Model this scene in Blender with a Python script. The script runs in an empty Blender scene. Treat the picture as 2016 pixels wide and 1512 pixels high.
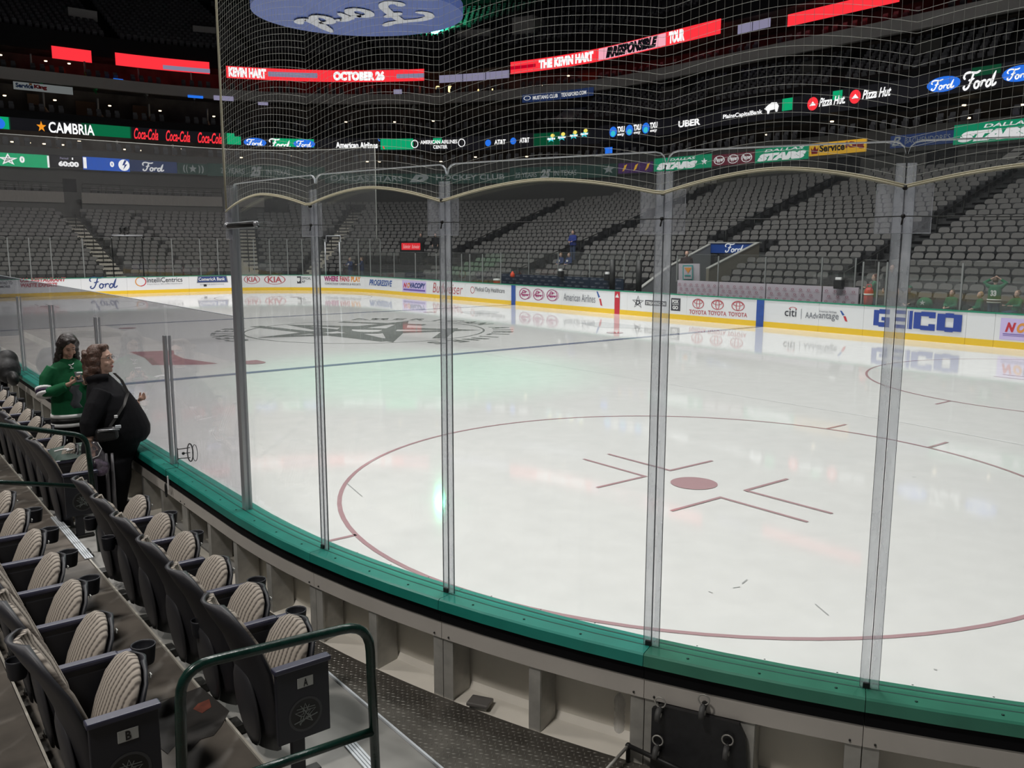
import bpy, bmesh, math, random
from mathutils import Vector, Matrix
S = bpy.context.scene
COL = S.collection
random.seed(7)
PI = math.pi

# ------------------------------------------------------------------ camera
CAM = (28.2406, -15.4289, 3.0811)
YAW, PITCH, ROLL, FPX = 0.90380, -0.15800, 0.0022, 1708.96
_fw = Vector((-math.sin(YAW)*math.cos(PITCH), math.cos(YAW)*math.cos(PITCH), math.sin(PITCH)))
_rt = Vector((math.cos(YAW), math.sin(YAW), 0)); _up = _rt.cross(_fw)
_r2 = _rt*math.cos(ROLL)+_up*math.sin(ROLL); _u2 = -_rt*math.sin(ROLL)+_up*math.cos(ROLL)
cd = bpy.data.cameras.new('camera'); cam = bpy.data.objects.new('camera', cd); COL.objects.link(cam)
cd.sensor_fit = 'HORIZONTAL'; cd.sensor_width = 36; cd.lens = FPX/2016*36; cd.clip_end = 400; cd.clip_start = .05
cam.matrix_world = Matrix(((_r2.x, _u2.x, -_fw.x, CAM[0]), (_r2.y, _u2.y, -_fw.y, CAM[1]), (_r2.z, _u2.z, -_fw.z, CAM[2]), (0, 0, 0, 1)))
S.camera = cam
# ------------------------------------------------------------------ world, lamps, exposure
S.view_settings.view_transform = 'Standard'; S.view_settings.look = 'None'
S.view_settings.exposure = 0.0; S.view_settings.gamma = 1.0
S.cycles.transparent_max_bounces = 20; S.cycles.max_bounces = 6; S.cycles.diffuse_bounces = 3; S.cycles.glossy_bounces = 3
S.cycles.sample_clamp_indirect = 4.0
w = bpy.data.worlds.new('arena_air'); S.world = w; w.use_nodes = True
w.node_tree.nodes['Background'].inputs[0].default_value = (.62, .66, .75, 1)
w.node_tree.nodes['Background'].inputs[1].default_value = .055
RIG = [(x, y) for x in (-21, -7, 7, 21) for y in (-7.5, 7.5)]
for (x, y) in RIG:
    ld = bpy.data.lights.new('arena_floodlight', 'AREA'); ld.shape = 'SQUARE'; ld.size = 1.6
    ld.energy = 1980; ld.color = (1.0, .985, .96); ld.spread = math.radians(146)
    lo = bpy.data.objects.new('arena_floodlight_beam', ld); COL.objects.link(lo); lo.location = (x, y, 27.4)
# rig lamps above the near seating bowl
for (x, y, e) in ((14, -21, 640), (27, -21, 640)):
    ld = bpy.data.lights.new('bowl_light', 'AREA'); ld.size = 1.5; ld.energy = e; ld.color = (1.0, .95, .9); ld.spread = math.radians(120)
    lo = bpy.data.objects.new('bowl_light_beam', ld); COL.objects.link(lo); lo.location = (x, y, 14)
def spot(loc, to, energy, color, size, blend=.6):
    ld = bpy.data.lights.new('show_light', 'SPOT'); ld.energy = energy; ld.color = color; ld.spot_size = math.radians(size); ld.spot_blend = blend; ld.shadow_soft_size = .15
    lo = bpy.data.objects.new('show_light_beam', ld); COL.objects.link(lo); lo.location = loc
    lo.rotation_euler = (Vector(to)-Vector(loc)).to_track_quat('-Z', 'Y').to_euler()
spot((-4, -6, 26), (-18.4, 18.2, 1.6), 26000, (.04, 1, .25), 7)
spot((10, 2, 26), (10.0, -4.2, 0), 11000, (.08, 1, .5), 24, 1)

# ------------------------------------------------------------------ picture measuring helpers (pixel of the 2016x1512 frame -> point in the hall)
def ray(u, v):
    return _fw + _r2*((u-1008)/FPX) - _u2*((v-756)/FPX)
def proj(p):
    d = Vector(p)-Vector(CAM); z = d.dot(_fw)
    if z < .01: return (1e6, 1e6)
    return (1008+FPX*d.dot(_r2)/z, 756-FPX*d.dot(_u2)/z)
def on_z(u, v, z): d = ray(u, v); return Vector(CAM)+d*((z-CAM[2])/d.z)
def on_y(u, v, y): d = ray(u, v); return Vector(CAM)+d*((y-CAM[1])/d.y)
def on_x(u, v, x): d = ray(u, v); return Vector(CAM)+d*((x-CAM[0])/d.x)

# ------------------------------------------------------------------ materials
MATS = {}
def mat(name, col, rough=.6, metal=0., emit=0., spec=.5, noise=0., nscale=8., bump=0., alpha=None):
    if name in MATS: return MATS[name]
    m = bpy.data.materials.new(name); m.use_nodes = True; nt = m.node_tree; b = nt.nodes['Principled BSDF']
    b.inputs['Base Color'].default_value = (*col, 1); b.inputs['Roughness'].default_value = rough
    b.inputs['Metallic'].default_value = metal; b.inputs['Specular IOR Level'].default_value = spec
    if emit:
        b.inputs['Emission Color'].default_value = (*col, 1); b.inputs['Emission Strength'].default_value = emit
        b.inputs['Base Color'].default_value = (0, 0, 0, 1)
    if alpha is not None: b.inputs['Alpha'].default_value = alpha
    if noise or bump:
        tc = nt.nodes.new('ShaderNodeTexCoord'); nz = nt.nodes.new('ShaderNodeTexNoise'); nz.inputs['Scale'].default_value = nscale; nz.inputs['Detail'].default_value = 6
        nt.links.new(tc.outputs['Object'], nz.inputs['Vector'])
        if noise:
            r = nt.nodes.new('ShaderNodeMapRange'); r.inputs[1].default_value = .3; r.inputs[2].default_value = .7; r.inputs[3].default_value = 1-noise; r.inputs[4].default_value = 1+noise
            nt.links.new(nz.outputs['Fac'], r.inputs[0])
            vm = nt.nodes.new('ShaderNodeVectorMath'); vm.operation = 'SCALE'; vm.inputs[0].default_value = col
            nt.links.new(r.outputs[0], vm.inputs['Scale']); nt.links.new(vm.outputs[0], b.inputs['Base Color'])
        if bump:
            bp = nt.nodes.new('ShaderNodeBump'); bp.inputs['Strength'].default_value = bump; bp.inputs['Distance'].default_value = .01
            nt.links.new(nz.outputs['Fac'], bp.inputs['Height']); nt.links.new(bp.outputs[0], b.inputs['Normal'])
    MATS[name] = m
    return m
def led(name, col, s=1.0): return mat('led_'+name, col, emit=s)
def clear_mat(name, tint, dif, difc, rough=.02, fres=1.45):
    """thin clear sheet: straight-through light, fresnel sheen and a little scatter from scuffs"""
    if name in MATS: return MATS[name]
    m = bpy.data.materials.new(name); m.use_nodes = True; nt = m.node_tree; nt.nodes.clear()
    o = nt.nodes.new('ShaderNodeOutputMaterial'); t = nt.nodes.new('ShaderNodeBsdfTransparent'); t.inputs[0].default_value = (*tint, 1)
    g = nt.nodes.new('ShaderNodeBsdfGlossy'); g.inputs['Roughness'].default_value = rough
    f0 = ((fres-1)/(fres+1))**2; ge = nt.nodes.new('ShaderNodeNewGeometry'); dt = nt.nodes.new('ShaderNodeVectorMath'); dt.operation = 'DOT_PRODUCT'
    nt.links.new(ge.outputs['Normal'], dt.inputs[0]); nt.links.new(ge.outputs['Incoming'], dt.inputs[1])
    ab = nt.nodes.new('ShaderNodeMath'); ab.operation = 'ABSOLUTE'; nt.links.new(dt.outputs['Value'], ab.inputs[0])
    iv = nt.nodes.new('ShaderNodeMath'); iv.operation = 'SUBTRACT'; iv.inputs[0].default_value = 1.0; nt.links.new(ab.outputs[0], iv.inputs[1])
    pw = nt.nodes.new('ShaderNodeMath'); pw.operation = 'POWER'; pw.inputs[1].default_value = 5; nt.links.new(iv.outputs[0], pw.inputs[0])
    f = nt.nodes.new('ShaderNodeMath'); f.operation = 'MULTIPLY_ADD'; f.inputs[1].default_value = 1-f0; f.inputs[2].default_value = f0; nt.links.new(pw.outputs[0], f.inputs[0])
    d = nt.nodes.new('ShaderNodeBsdfDiffuse'); d.inputs[0].default_value = (*difc, 1)
    tr = nt.nodes.new('ShaderNodeBsdfTranslucent'); tr.inputs[0].default_value = (*difc, 1)
    dm = nt.nodes.new('ShaderNodeMixShader'); dm.inputs[0].default_value = .5; nt.links.new(d.outputs[0], dm.inputs[1]); nt.links.new(tr.outputs[0], dm.inputs[2])
    m1 = nt.nodes.new('ShaderNodeMixShader'); m1.inputs[0].default_value = dif
    if dif > .02:
        tc = nt.nodes.new('ShaderNodeTexCoord'); mp = nt.nodes.new('ShaderNodeMapping'); mp.inputs['Scale'].default_value = (9, 9, 2.2)
        nz = nt.nodes.new('ShaderNodeTexNoise'); nz.inputs['Scale'].default_value = 2.0; nz.inputs['Detail'].default_value = 5
        r = nt.nodes.new('ShaderNodeMapRange'); r.inputs[1].default_value = .3; r.inputs[2].default_value = .72; r.inputs[3].default_value = dif*.6; r.inputs[4].default_value = dif*1.5
        nt.links.new(tc.outputs['Object'], mp.inputs[0]); nt.links.new(mp.outputs[0], nz.inputs['Vector']); nt.links.new(nz.outputs['Fac'], r.inputs[0]); nt.links.new(r.outputs[0], m1.inputs[0])
    m2 = nt.nodes.new('ShaderNodeMixShader')
    nt.links.new(t.outputs[0], m1.inputs[1]); nt.links.new(dm.outputs[0], m1.inputs[2])
    nt.links.new(f.outputs[0], m2.inputs[0]); nt.links.new(m1.outputs[0], m2.inputs[1]); nt.links.new(g.outputs[0], m2.inputs[2])
    nt.links.new(m2.outputs[0], o.inputs[0]); MATS[name] = m
    return m
def ice_mat(name, col, scr=False):
    """white painted slab under wet ice: diffuse paint + clear fresnel mirror layer"""
    m = bpy.data.materials.new(name); m.use_nodes = True; nt = m.node_tree; nt.nodes.clear()
    o = nt.nodes.new('ShaderNodeOutputMaterial'); d = nt.nodes.new('ShaderNodeBsdfDiffuse'); d.inputs[0].default_value = (*col, 1)
    g = nt.nodes.new('ShaderNodeBsdfGlossy'); g.inputs['Roughness'].default_value = .05; g.inputs[0].default_value = (1, 1, 1, 1)
    f = nt.nodes.new('ShaderNodeFresnel'); f.inputs[0].default_value = 1.31
    fm = nt.nodes.new('ShaderNodeMath'); fm.operation = 'MULTIPLY'; fm.inputs[1].default_value = 1.0; nt.links.new(f.outputs[0], fm.inputs[0])
    tc = nt.nodes.new('ShaderNodeTexCoord')
    nz = nt.nodes.new('ShaderNodeTexNoise'); nz.inputs['Scale'].default_value = 3; nz.inputs['Detail'].default_value = 8
    nt.links.new(tc.outputs['Object'], nz.inputs['Vector'])
    bp = nt.nodes.new('ShaderNodeBump'); bp.inputs['Strength'].default_value = .012; bp.inputs['Distance'].default_value = .01
    nt.links.new(nz.outputs['Fac'], bp.inputs['Height']); nt.links.new(bp.outputs[0], g.inputs['Normal'])
    r = nt.nodes.new('ShaderNodeMapRange'); r.inputs[1].default_value = .3; r.inputs[2].default_value = .7; r.inputs[3].default_value = .97; r.inputs[4].default_value = 1.03
    nt.links.new(nz.outputs['Fac'], r.inputs[0]); vm = nt.nodes.new('ShaderNodeVectorMath'); vm.operation = 'SCALE'; vm.inputs[0].default_value = col
    nt.links.new(r.outputs[0], vm.inputs['Scale']); nt.links.new(vm.outputs[0], d.inputs[0])
    mx = nt.nodes.new('ShaderNodeMixShader'); nt.links.new(fm.outputs[0], mx.inputs[0]); nt.links.new(d.outputs[0], mx.inputs[1]); nt.links.new(g.outputs[0], mx.inputs[2])
    nt.links.new(mx.outputs[0], o.inputs[0])
    return m
def rib_mat(name, c1, c2, scale):
    """woven cord cloth: ribs along the panel with small weft ticks"""
    m = bpy.data.materials.new(name); m.use_nodes = True; nt = m.node_tree; b = nt.nodes['Principled BSDF']; b.inputs['Roughness'].default_value = .9; b.inputs['Specular IOR Level'].default_value = .1
    tc = nt.nodes.new('ShaderNodeTexCoord'); wv = nt.nodes.new('ShaderNodeTexWave'); wv.wave_type = 'BANDS'; wv.bands_direction = 'X'; wv.inputs['Scale'].default_value = scale; wv.inputs['Distortion'].default_value = .25
    w2 = nt.nodes.new('ShaderNodeTexWave'); w2.bands_direction = 'Z'; w2.inputs['Scale'].default_value = scale*1.9
    nt.links.new(tc.outputs['Object'], wv.inputs[0]); nt.links.new(tc.outputs['Object'], w2.inputs[0])
    mm = nt.nodes.new('ShaderNodeMath'); mm.operation = 'MULTIPLY_ADD'; mm.inputs[1].default_value = .12; nt.links.new(w2.outputs['Fac'], mm.inputs[0]); 
    m3 = nt.nodes.new('ShaderNodeMath'); m3.operation = 'MULTIPLY'; m3.inputs[1].default_value = .95; nt.links.new(wv.outputs['Fac'], m3.inputs[0]); nt.links.new(m3.outputs[0], mm.inputs[2])
    cr = nt.nodes.new('ShaderNodeValToRGB'); cr.color_ramp.elements[0].color = (*c2, 1); cr.color_ramp.elements[1].color = (*c1, 1); cr.color_ramp.elements[0].position = .05; cr.color_ramp.elements[1].position = .55
    nt.links.new(mm.outputs[0], cr.inputs[0]); nt.links.new(cr.outputs[0], b.inputs['Base Color'])
    bp = nt.nodes.new('ShaderNodeBump'); bp.inputs['Strength'].default_value = .5; bp.inputs['Distance'].default_value = .004; nt.links.new(wv.outputs['Fac'], bp.inputs['Height']); nt.links.new(bp.outputs[0], b.inputs['Normal'])
    MATS[name] = m
    return m

M_ice = ice_mat('ice', (.84, .835, .825)); M_red = ice_mat('ice_red_paint', (.50, .32, .34)); M_blue = ice_mat('ice_blue_paint', (.26, .29, .39)); M_logo = ice_mat('ice_logo_paint', (.27, .29, .275)); M_redlogo = ice_mat('ice_red_logo_paint', (.50, .27, .30)); M_grayline = ice_mat('ice_grey_mark', (.62, .63, .63))
M_scr = ice_mat('ice_scratch', (.45, .46, .46))
M_white = mat('board_white', (.80, .81, .83), .35); M_yellow = mat('kick_yellow', (.85, .55, .02), .4); M_green = mat('cap_green', (.02, .26, .15), .35); M_teal = mat('cap_teal', (.012, .235, .185), .38, noise=.12, nscale=5)
M_tealdk = mat('cap_groove', (.004, .05, .04), .6); M_black = mat('black_rubber', (.005, .005, .006), .7, spec=.12); M_fascia = mat('fascia_plate', (.50, .47, .43), .5, noise=.05, nscale=3)
M_inner = mat('inner_panel', (.74, .70, .62), .6, noise=.08, nscale=2.5); M_steel = mat('steel_stud', (.40, .39, .36), .45, .3, noise=.2, nscale=9)
M_alu = mat('aluminium', (.48, .49, .52), .35, .6); M_pane = clear_mat('rink_glass', (.93, .945, .94), .012, (.6, .62, .65)); M_pane2 = clear_mat('scuffed_glass', (.86, .86, .87), .06, (.45, .45, .48))
M_post = clear_mat('acrylic_post', (.90, .905, .915), .24, (.78, .80, .85), .15); M_plate = clear_mat('acrylic_plate', (.96, .96, .97), .10, (.75, .76, .82), .1); M_edge = mat('glass_edge', (.62, .66, .70), .25)
M_faredge = mat('far_glass_edge', (.17, .175, .175), .4); M_farpane = clear_mat('far_glass', (.93, .94, .93), .05, (.5, .5, .48)); M_farpost = mat('far_post', (.20, .21, .205), .5)
M_net = mat('net_twine', (.50, .51, .47), .8); M_rope = mat('net_rope', (.66, .62, .46), .85, bump=.4, nscale=200); M_haze = clear_mat('far_net_weave', (.92, .92, .92), .15, (.38, .38, .38), .9, 1.01)
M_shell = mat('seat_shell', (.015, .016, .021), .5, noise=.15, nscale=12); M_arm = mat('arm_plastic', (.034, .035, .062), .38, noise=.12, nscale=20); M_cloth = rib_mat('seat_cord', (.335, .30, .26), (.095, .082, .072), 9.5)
M_shell2 = mat('seat_back_shell', (.026, .026, .031), .5); M_end = mat('end_panel_paint', (.016, .017, .024), .5)
M_plate_l = mat('row_plate', (.42, .43, .41), .4); M_ink = mat('ink_black', (.01, .01, .01), .5); M_emb = mat('emblem_paint', (.20, .22, .21), .5); M_embr = mat('emblem_ring', (.05, .052, .056), .5)
M_rail = mat('rail_green_paint', (.004, .022, .016), .25, noise=.25, nscale=30, bump=.15)
M_conc = mat('concrete_floor', (.24, .235, .22), .6, noise=.22, nscale=2.2); M_ply = mat('plywood_platform', (.105, .092, .077), .6, noise=.5, nscale=2.6); M_ply2 = mat('plywood_dark', (.10, .085, .07), .7, noise=.45, nscale=3)
M_diam = mat('diamond_plate', (.13, .12, .105), .38, .6, noise=.3, nscale=4); M_lug = mat('diamond_lug', (.30, .29, .26), .3, .7)
M_kick = mat('riser_kick', (.42, .40, .35), .6, noise=.25, nscale=4); M_dark = mat('dark_metal', (.02, .02, .018), .5, .3)
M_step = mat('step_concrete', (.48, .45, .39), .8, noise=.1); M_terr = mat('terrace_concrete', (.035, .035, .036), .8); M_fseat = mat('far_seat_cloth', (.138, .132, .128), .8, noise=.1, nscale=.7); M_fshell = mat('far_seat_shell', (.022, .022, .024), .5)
M_cwall = mat('concourse_wall', (.085, .083, .078), .8); M_clight = mat('band_concrete', (.24, .22, .20), .8); M_band = mat('fascia_concrete', (.50, .48, .46), .8); M_suite = mat('suite_wall', (.13, .105, .088), .8, noise=.5, nscale=.5); M_void = mat('void_black', (.006, .006, .008), .9)

# ------------------------------------------------------------------ mesh builder
def cr_spline(pts, n=6, closed=False):
    P = [Vector(p) for p in pts]; out = []
    m = len(P)
    for i in range(m if closed else m-1):
        p0 = P[(i-1) % m] if closed or i > 0 else P[0]; p1 = P[i]; p2 = P[(i+1) % m]; p3 = P[(i+2) % m] if closed or i+2 < m else P[-1]
        for k in range(n):
            t = k/n
            out.append(.5*((2*p1)+(-p0+p2)*t+(2*p0-5*p1+4*p2-p3)*t*t+(-p0+3*p1-3*p2+p3)*t**3))
    if not closed: out.append(P[-1])
    return out
class MB:
    def __init__(s): s.v = []; s.f = []; s.m = []; s.mats = []; s.smooth = []
    def mi(s, m):
        if m not in s.mats: s.mats.append(m)
        return s.mats.index(m)
    def add(s, vs, fs, m, sm=False):
        o = len(s.v); s.v += [tuple(x) for x in vs]; k = s.mi(m)
        for f in fs: s.f.append(tuple(i+o for i in f)); s.m.append(k); s.smooth.append(sm)
    def box(s, c, d, m, rz=0, rx=0, ry=0):
        R = Matrix.Rotation(rz, 3, 'Z') @ Matrix.Rotation(ry, 3, 'Y') @ Matrix.Rotation(rx, 3, 'X')
        vs = [Vector(c)+R @ Vector((sx*d[0]/2, sy*d[1]/2, sz*d[2]/2)) for sx in (-1, 1) for sy in (-1, 1) for sz in (-1, 1)]
        s.add(vs, [(0, 1, 3, 2), (4, 6, 7, 5), (0, 4, 5, 1), (2, 3, 7, 6), (0, 2, 6, 4), (1, 5, 7, 3)], m)
    def rbox(s, c, d, m, r=.01, rz=0, rx=0, ry=0, seg=2):
        bm = bmesh.new(); bmesh.ops.create_cube(bm, size=1)
        for v in bm.verts: v.co = Vector((v.co.x*d[0], v.co.y*d[1], v.co.z*d[2]))
        bmesh.ops.bevel(bm, geom=bm.edges[:], offset=min(r, min(d)*.49), segments=seg, affect='EDGES', profile=.5)
        R = Matrix.Rotation(rz, 3, 'Z') @ Matrix.Rotation(ry, 3, 'Y') @ Matrix.Rotation(rx, 3, 'X')
        bm.verts.index_update(); s.add([Vector(c)+R @ v.co for v in bm.verts], [[v.index for v in f.verts] for f in bm.faces], m, False); bm.free()
    def tube(s, pts, r, m, n=8, closed=False, cap=True, flat=None):
        P = [Vector(p) for p in pts]; N = len(P); rings = []
        rr = r if isinstance(r, (list, tuple)) else [r]*N
        prev = None
        for i in range(N):
            if closed: t = P[(i+1) % N]-P[(i-1) % N]
            else: t = P[min(i+1, N-1)]-P[max(i-1, 0)]
            if t.length < 1e-9: t = Vector((0, 0, 1))
            t.normalize()
            if prev is None: a = t.cross(Vector((0, 0, 1)));  a = t.cross(Vector((0, 1, 0))) if a.length < .1 else a
            else: a = prev-t*prev.dot(t)
            a.normalize(); prev = a; b = t.cross(a)
            rings.append([P[i]+(a*math.cos(2*PI*k/n)+b*math.sin(2*PI*k/n)*(flat or 1))*rr[i] for k in range(n)])
        vs = [p for q in rings for p in q]; fs = []
        for i in range(N if closed else N-1):
            j = (i+1) % N
            for k in range(n): fs.append((i*n+k, i*n+(k+1) % n, j*n+(k+1) % n, j*n+k))
        if cap and not closed: fs.append(tuple(range(n))[::-1]); fs.append(tuple((N-1)*n+k for k in range(n)))
        s.add(vs, fs, m, True)
    def loft(s, rings, m, cap=True, sm=True, closed=False):
        n = len(rings[0]); vs = [p for q in rings for p in q]; fs = []
        for i in range(len(rings)-(0 if closed else 1)):
            j = (i+1) % len(rings)
            for k in range(n): fs.append((i*n+k, i*n+(k+1) % n, j*n+(k+1) % n, j*n+k))
        if n == 2: fs = [(i*2, i*2+1, i*2+3, i*2+2) for i in range(len(rings)-1)]
        if cap and not closed and n > 2: fs.append(tuple(range(n))[::-1]); fs.append(tuple((len(rings)-1)*n+k for k in range(n)))
        s.add(vs, fs, m, sm)
    def lathe(s, c, prof, m, n=16, cap=True, axis='Z'):
        rings = []
        for (r, z) in prof:
            q = []
            for k in range(n):
                a = 2*PI*k/n
                p = {'Z': (r*math.cos(a), r*math.sin(a), z), 'X': (z, r*math.cos(a), r*math.sin(a)), 'Y': (r*math.cos(a), z, r*math.sin(a))}[axis]
                q.append(Vector(c)+Vector(p))
            rings.append(q)
        s.loft(rings, m, cap)
    def sweep(s, prof, frames, m, closed=False, cap=True, sm=False):
        """prof: list of (off, z); frames(off, z) list -> per-station function"""
        rings = [[fr(o, z) for (o, z) in prof] for fr in frames]; s.loft(rings, m, cap, sm, closed)
    def ball(s, c, r, m, n=12, h=8, sc=(1, 1, 1)):
        rings = []
        for i in range(1, h):
            a = PI*i/h; rings.append([Vector(c)+Vector((r*sc[0]*math.sin(a)*math.cos(2*PI*k/n), r*sc[1]*math.sin(a)*math.sin(2*PI*k/n), -r*sc[2]*math.cos(a))) for k in range(n)])
        s.loft(rings, m)
    def poly(s, pts, m, fn=None):
        s.add([fn(*p) if fn else p for p in pts], [tuple(range(len(pts)))], m)
    def build(s, name, parent=None, origin=None):
        me = bpy.data.meshes.new(name)
        if origin is None:
            if parent is None and s.v:
                xs = [v[0] for v in s.v]; ys = [v[1] for v in s.v]; origin = Vector(((min(xs)+max(xs))/2, (min(ys)+max(ys))/2, min(v[2] for v in s.v)))
            else: origin = Vector((0, 0, 0)) if parent is None or parent.get('_local') else Vector(parent.get('_o', (0, 0, 0)))
        origin = Vector(origin)
        me.from_pydata([(v[0]-origin.x, v[1]-origin.y, v[2]-origin.z) for v in s.v], [], s.f)
        for m in s.mats: me.materials.append(m)
        me.polygons.foreach_set('material_index', s.m); me.polygons.foreach_set('use_smooth', s.smooth); me.update()
        o = bpy.data.objects.new(name, me); COL.objects.link(o)
        if parent is None: o.location = origin
        else:
            o.parent = parent
            po = Vector((0, 0, 0)) if parent.get('_local') else Vector(parent.get('_o', (0, 0, 0)))
            o.location = origin-po
        o['_o'] = tuple(origin)
        return o
def tag(o, label=None, cat=None, group=None, kind=None):
    if label: o['label'] = label
    if cat: o['category'] = cat
    if group: o['group'] = group
    if kind: o['kind'] = kind
    return o
def empty(name, loc, rz=0, local=False):
    o = bpy.data.objects.new(name, None); COL.objects.link(o); o.location = loc; o.rotation_euler = (0, 0, rz); o.empty_display_size = .1
    o['_o'] = tuple(loc)
    if local: o['_local'] = 1
    return o
def struct(o): o['kind'] = 'structure'; return o
def copy_tree(o, parent=None):
    c = o.copy(); COL.objects.link(c); c.parent = parent
    for ch in list(o.children): copy_tree(ch, c)
    return c
ORD = ['first', 'second', 'third', 'fourth', 'fifth', 'sixth', 'seventh', 'eighth', 'ninth', 'tenth', 'eleventh', 'twelfth', 'thirteenth', 'fourteenth', 'fifteenth', 'sixteenth', 'seventeenth', 'eighteenth', 'nineteenth', 'twentieth', 'twenty-first', 'twenty-second', 'twenty-third', 'twenty-fourth']

# ------------------------------------------------------------------ flat lettering
_tc = {}
def text2d(txt, bold=0., shear=0.):
    key = (txt, bold, shear)
    if key in _tc: return _tc[key]
    c = bpy.data.curves.new('t', 'FONT'); c.body = txt; c.size = 1; c.offset = bold; c.shear = shear; c.resolution_u = 3
    o = bpy.data.objects.new('t', c); COL.objects.link(o)
    dg = bpy.context.evaluated_depsgraph_get(); me = bpy.data.meshes.new_from_object(o.evaluated_get(dg))
    vs = [(v.co.x, v.co.y) for v in me.vertices]; fs = [tuple(p.vertices) for p in me.polygons]
    bpy.data.objects.remove(o); bpy.data.curves.remove(c); bpy.data.meshes.remove(me)
    x0 = min(v[0] for v in vs); x1 = max(v[0] for v in vs); y0 = min(v[1] for v in vs); y1 = max(v[1] for v in vs)
    r = ([((x-x0)/(x1-x0), (y-y0)/(y1-y0)) for x, y in vs], fs, (x1-x0)/(y1-y0)); _tc[key] = r
    return r
def strokes2d(lines, wd):
    vs = []; fs = []
    for L in lines:
        P = cr_spline([(p[0], p[1], 0) for p in L], 6); o = len(vs); N = len(P)
        for i, p in enumerate(P):
            t = P[min(i+1, N-1)]-P[max(i-1, 0)]; t.normalize(); n = Vector((-t.y, t.x, 0)); e = wd*(.35+.65*min(1, min(i, N-1-i)/3))
            vs += [(p.x+n.x*e, p.y+n.y*e), (p.x-n.x*e, p.y-n.y*e)]
        for i in range(N-1): fs.append((o+2*i, o+2*i+1, o+2*i+3, o+2*i+2))
    return vs, fs
def ring2d(cx, cy, rx, ry, w, n=28, a0=0, a1=2*PI):
    vs = []; fs = []
    for i in range(n+1):
        a = a0+(a1-a0)*i/n; vs += [(cx+rx*math.cos(a), cy+ry*math.sin(a)), (cx+(rx-w)*math.cos(a), cy+(ry-w)*math.sin(a))]
    for i in range(n): fs.append((2*i, 2*i+1, 2*i+3, 2*i+2))
    return vs, fs
def disc2d(cx, cy, rx, ry, n=28):
    return [(cx+rx*math.cos(2*PI*i/n), cy+ry*math.sin(2*PI*i/n)) for i in range(n)], [tuple(range(n))]
def rect2d(x0, y0, x1, y1, n=1):
    vs = []; fs = []
    for i in range(n+1): x = x0+(x1-x0)*i/n; vs += [(x, y0), (x, y1)]
    for i in range(n): fs.append((2*i, 2*i+2, 2*i+3, 2*i+1))
    return vs, fs
def trap2d(n=14, k=.04):
    vs = []
    for i in range(n+1): f = i/n; vs += [(f, 0), (k+(1-2*k)*f, 1)]
    return vs, [(2*i, 2*i+2, 2*i+3, 2*i+1) for i in range(n)]
SCRIPT = [[(.03, .25), (-.02, .31), (.02, .39), (.12, .42), (.24, .40), (.36, .39), (.47, .43)],
          [(.27, .40), (.23, .28), (.18, .14), (.12, .03), (.04, -.01), (-.01, .04), (.03, .09)],
          [(.12, .21), (.2, .225), (.30, .25)],
          [(.44, .12), (.41, .16), (.35, .15), (.31, .08), (.33, .01), (.39, .0), (.44, .06), (.44, .12), (.50, .14)],
          [(.50, .16), (.53, .13), (.50, .01)], [(.51, .08), (.56, .15), (.62, .16), (.63, .12)],
          [(.80, .12), (.76, .16), (.70, .14), (.66, .06), (.69, .0), (.75, .02), (.80, .10), (.85, .22), (.92, .36)], [(.92, .37), (.84, .12), (.83, .02), (.90, .03), (.95, .09)]]
def star2d(cx, cy, R, r, rot=PI/2, n=5):
    return [(cx+(R if i % 2 == 0 else r)*math.cos(rot+i*PI/n), cy+(R if i % 2 == 0 else r)*math.sin(rot+i*PI/n)) for i in range(2*n)]
def outline2d(pts, w):
    """closed outline stroke"""
    vs = []; fs = []; n = len(pts); cx = sum(p[0] for p in pts)/n; cy = sum(p[1] for p in pts)/n
    for p in pts:
        d = math.hypot(p[0]-cx, p[1]-cy) or 1; k = 1-w/d; vs += [p, (cx+(p[0]-cx)*k, cy+(p[1]-cy)*k)]
    for i in range(n): j = (i+1) % n; fs.append((2*i, 2*i+1, 2*j+1, 2*j))
    return vs, fs

# ------------------------------------------------------------------ rounded-corner paths of the hall (far end -> far corner -> far side)
class Path:
    def __init__(s, X, Y, R): s.X = X; s.Y = Y; s.R = R; s.q = PI*R/2
    def pos(s, t, off, z):
        if t < 0: return Vector((-s.X-off, s.Y-s.R+t, z))
        if t > s.q: return Vector((-s.X+s.R+t-s.q, s.Y+off, z))
        a = t/s.R; return Vector((-s.X+s.R-(s.R+off)*math.cos(a), s.Y-s.R+(s.R+off)*math.sin(a), z))
    def heading(s, t):
        """rotation about z of something that stands with its back to the wall (faces the ice along local +y)"""
        a = 0 if t < 0 else (PI/2 if t > s.q else t/s.R)
        return -PI/2-a      # local +y -> inward
    def t_at(s, u, z, off=0):
        lo, hi = -45., 110.
        for _ in range(50):
            m = (lo+hi)/2; p = s.pos(m, off, z); pu = proj(p)[0]
            if pu > 1e5: pu = 9e9
            if pu < u: lo = m
            else: hi = m
        return (lo+hi)/2
    def tz(s, u, v, off=0):
        z = 5.
        for _ in range(12):
            t = s.t_at(u, z, off); p = s.pos(t, off, z); d = (Vector(p)-Vector(CAM)); dep = d.dot(_fw); z += (proj(p)[1]-v)*dep/FPX*.98
        return s.t_at(u, z, off), z
    def stations(s, t0, t1, step=1.0):
        n = max(1, int(abs(t1-t0)/step)); ts = [t0+(t1-t0)*i/n for i in range(n+1)]
        # straights need no subdivision
        keep = [t for t in ts if 0 <= t <= s.q]
        out = sorted(set([t0, t1]+keep+[x for x in (0, s.q) if t0 < x < t1])); return out
RINK = Path(30.48, 12.954, 8.534)
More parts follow.
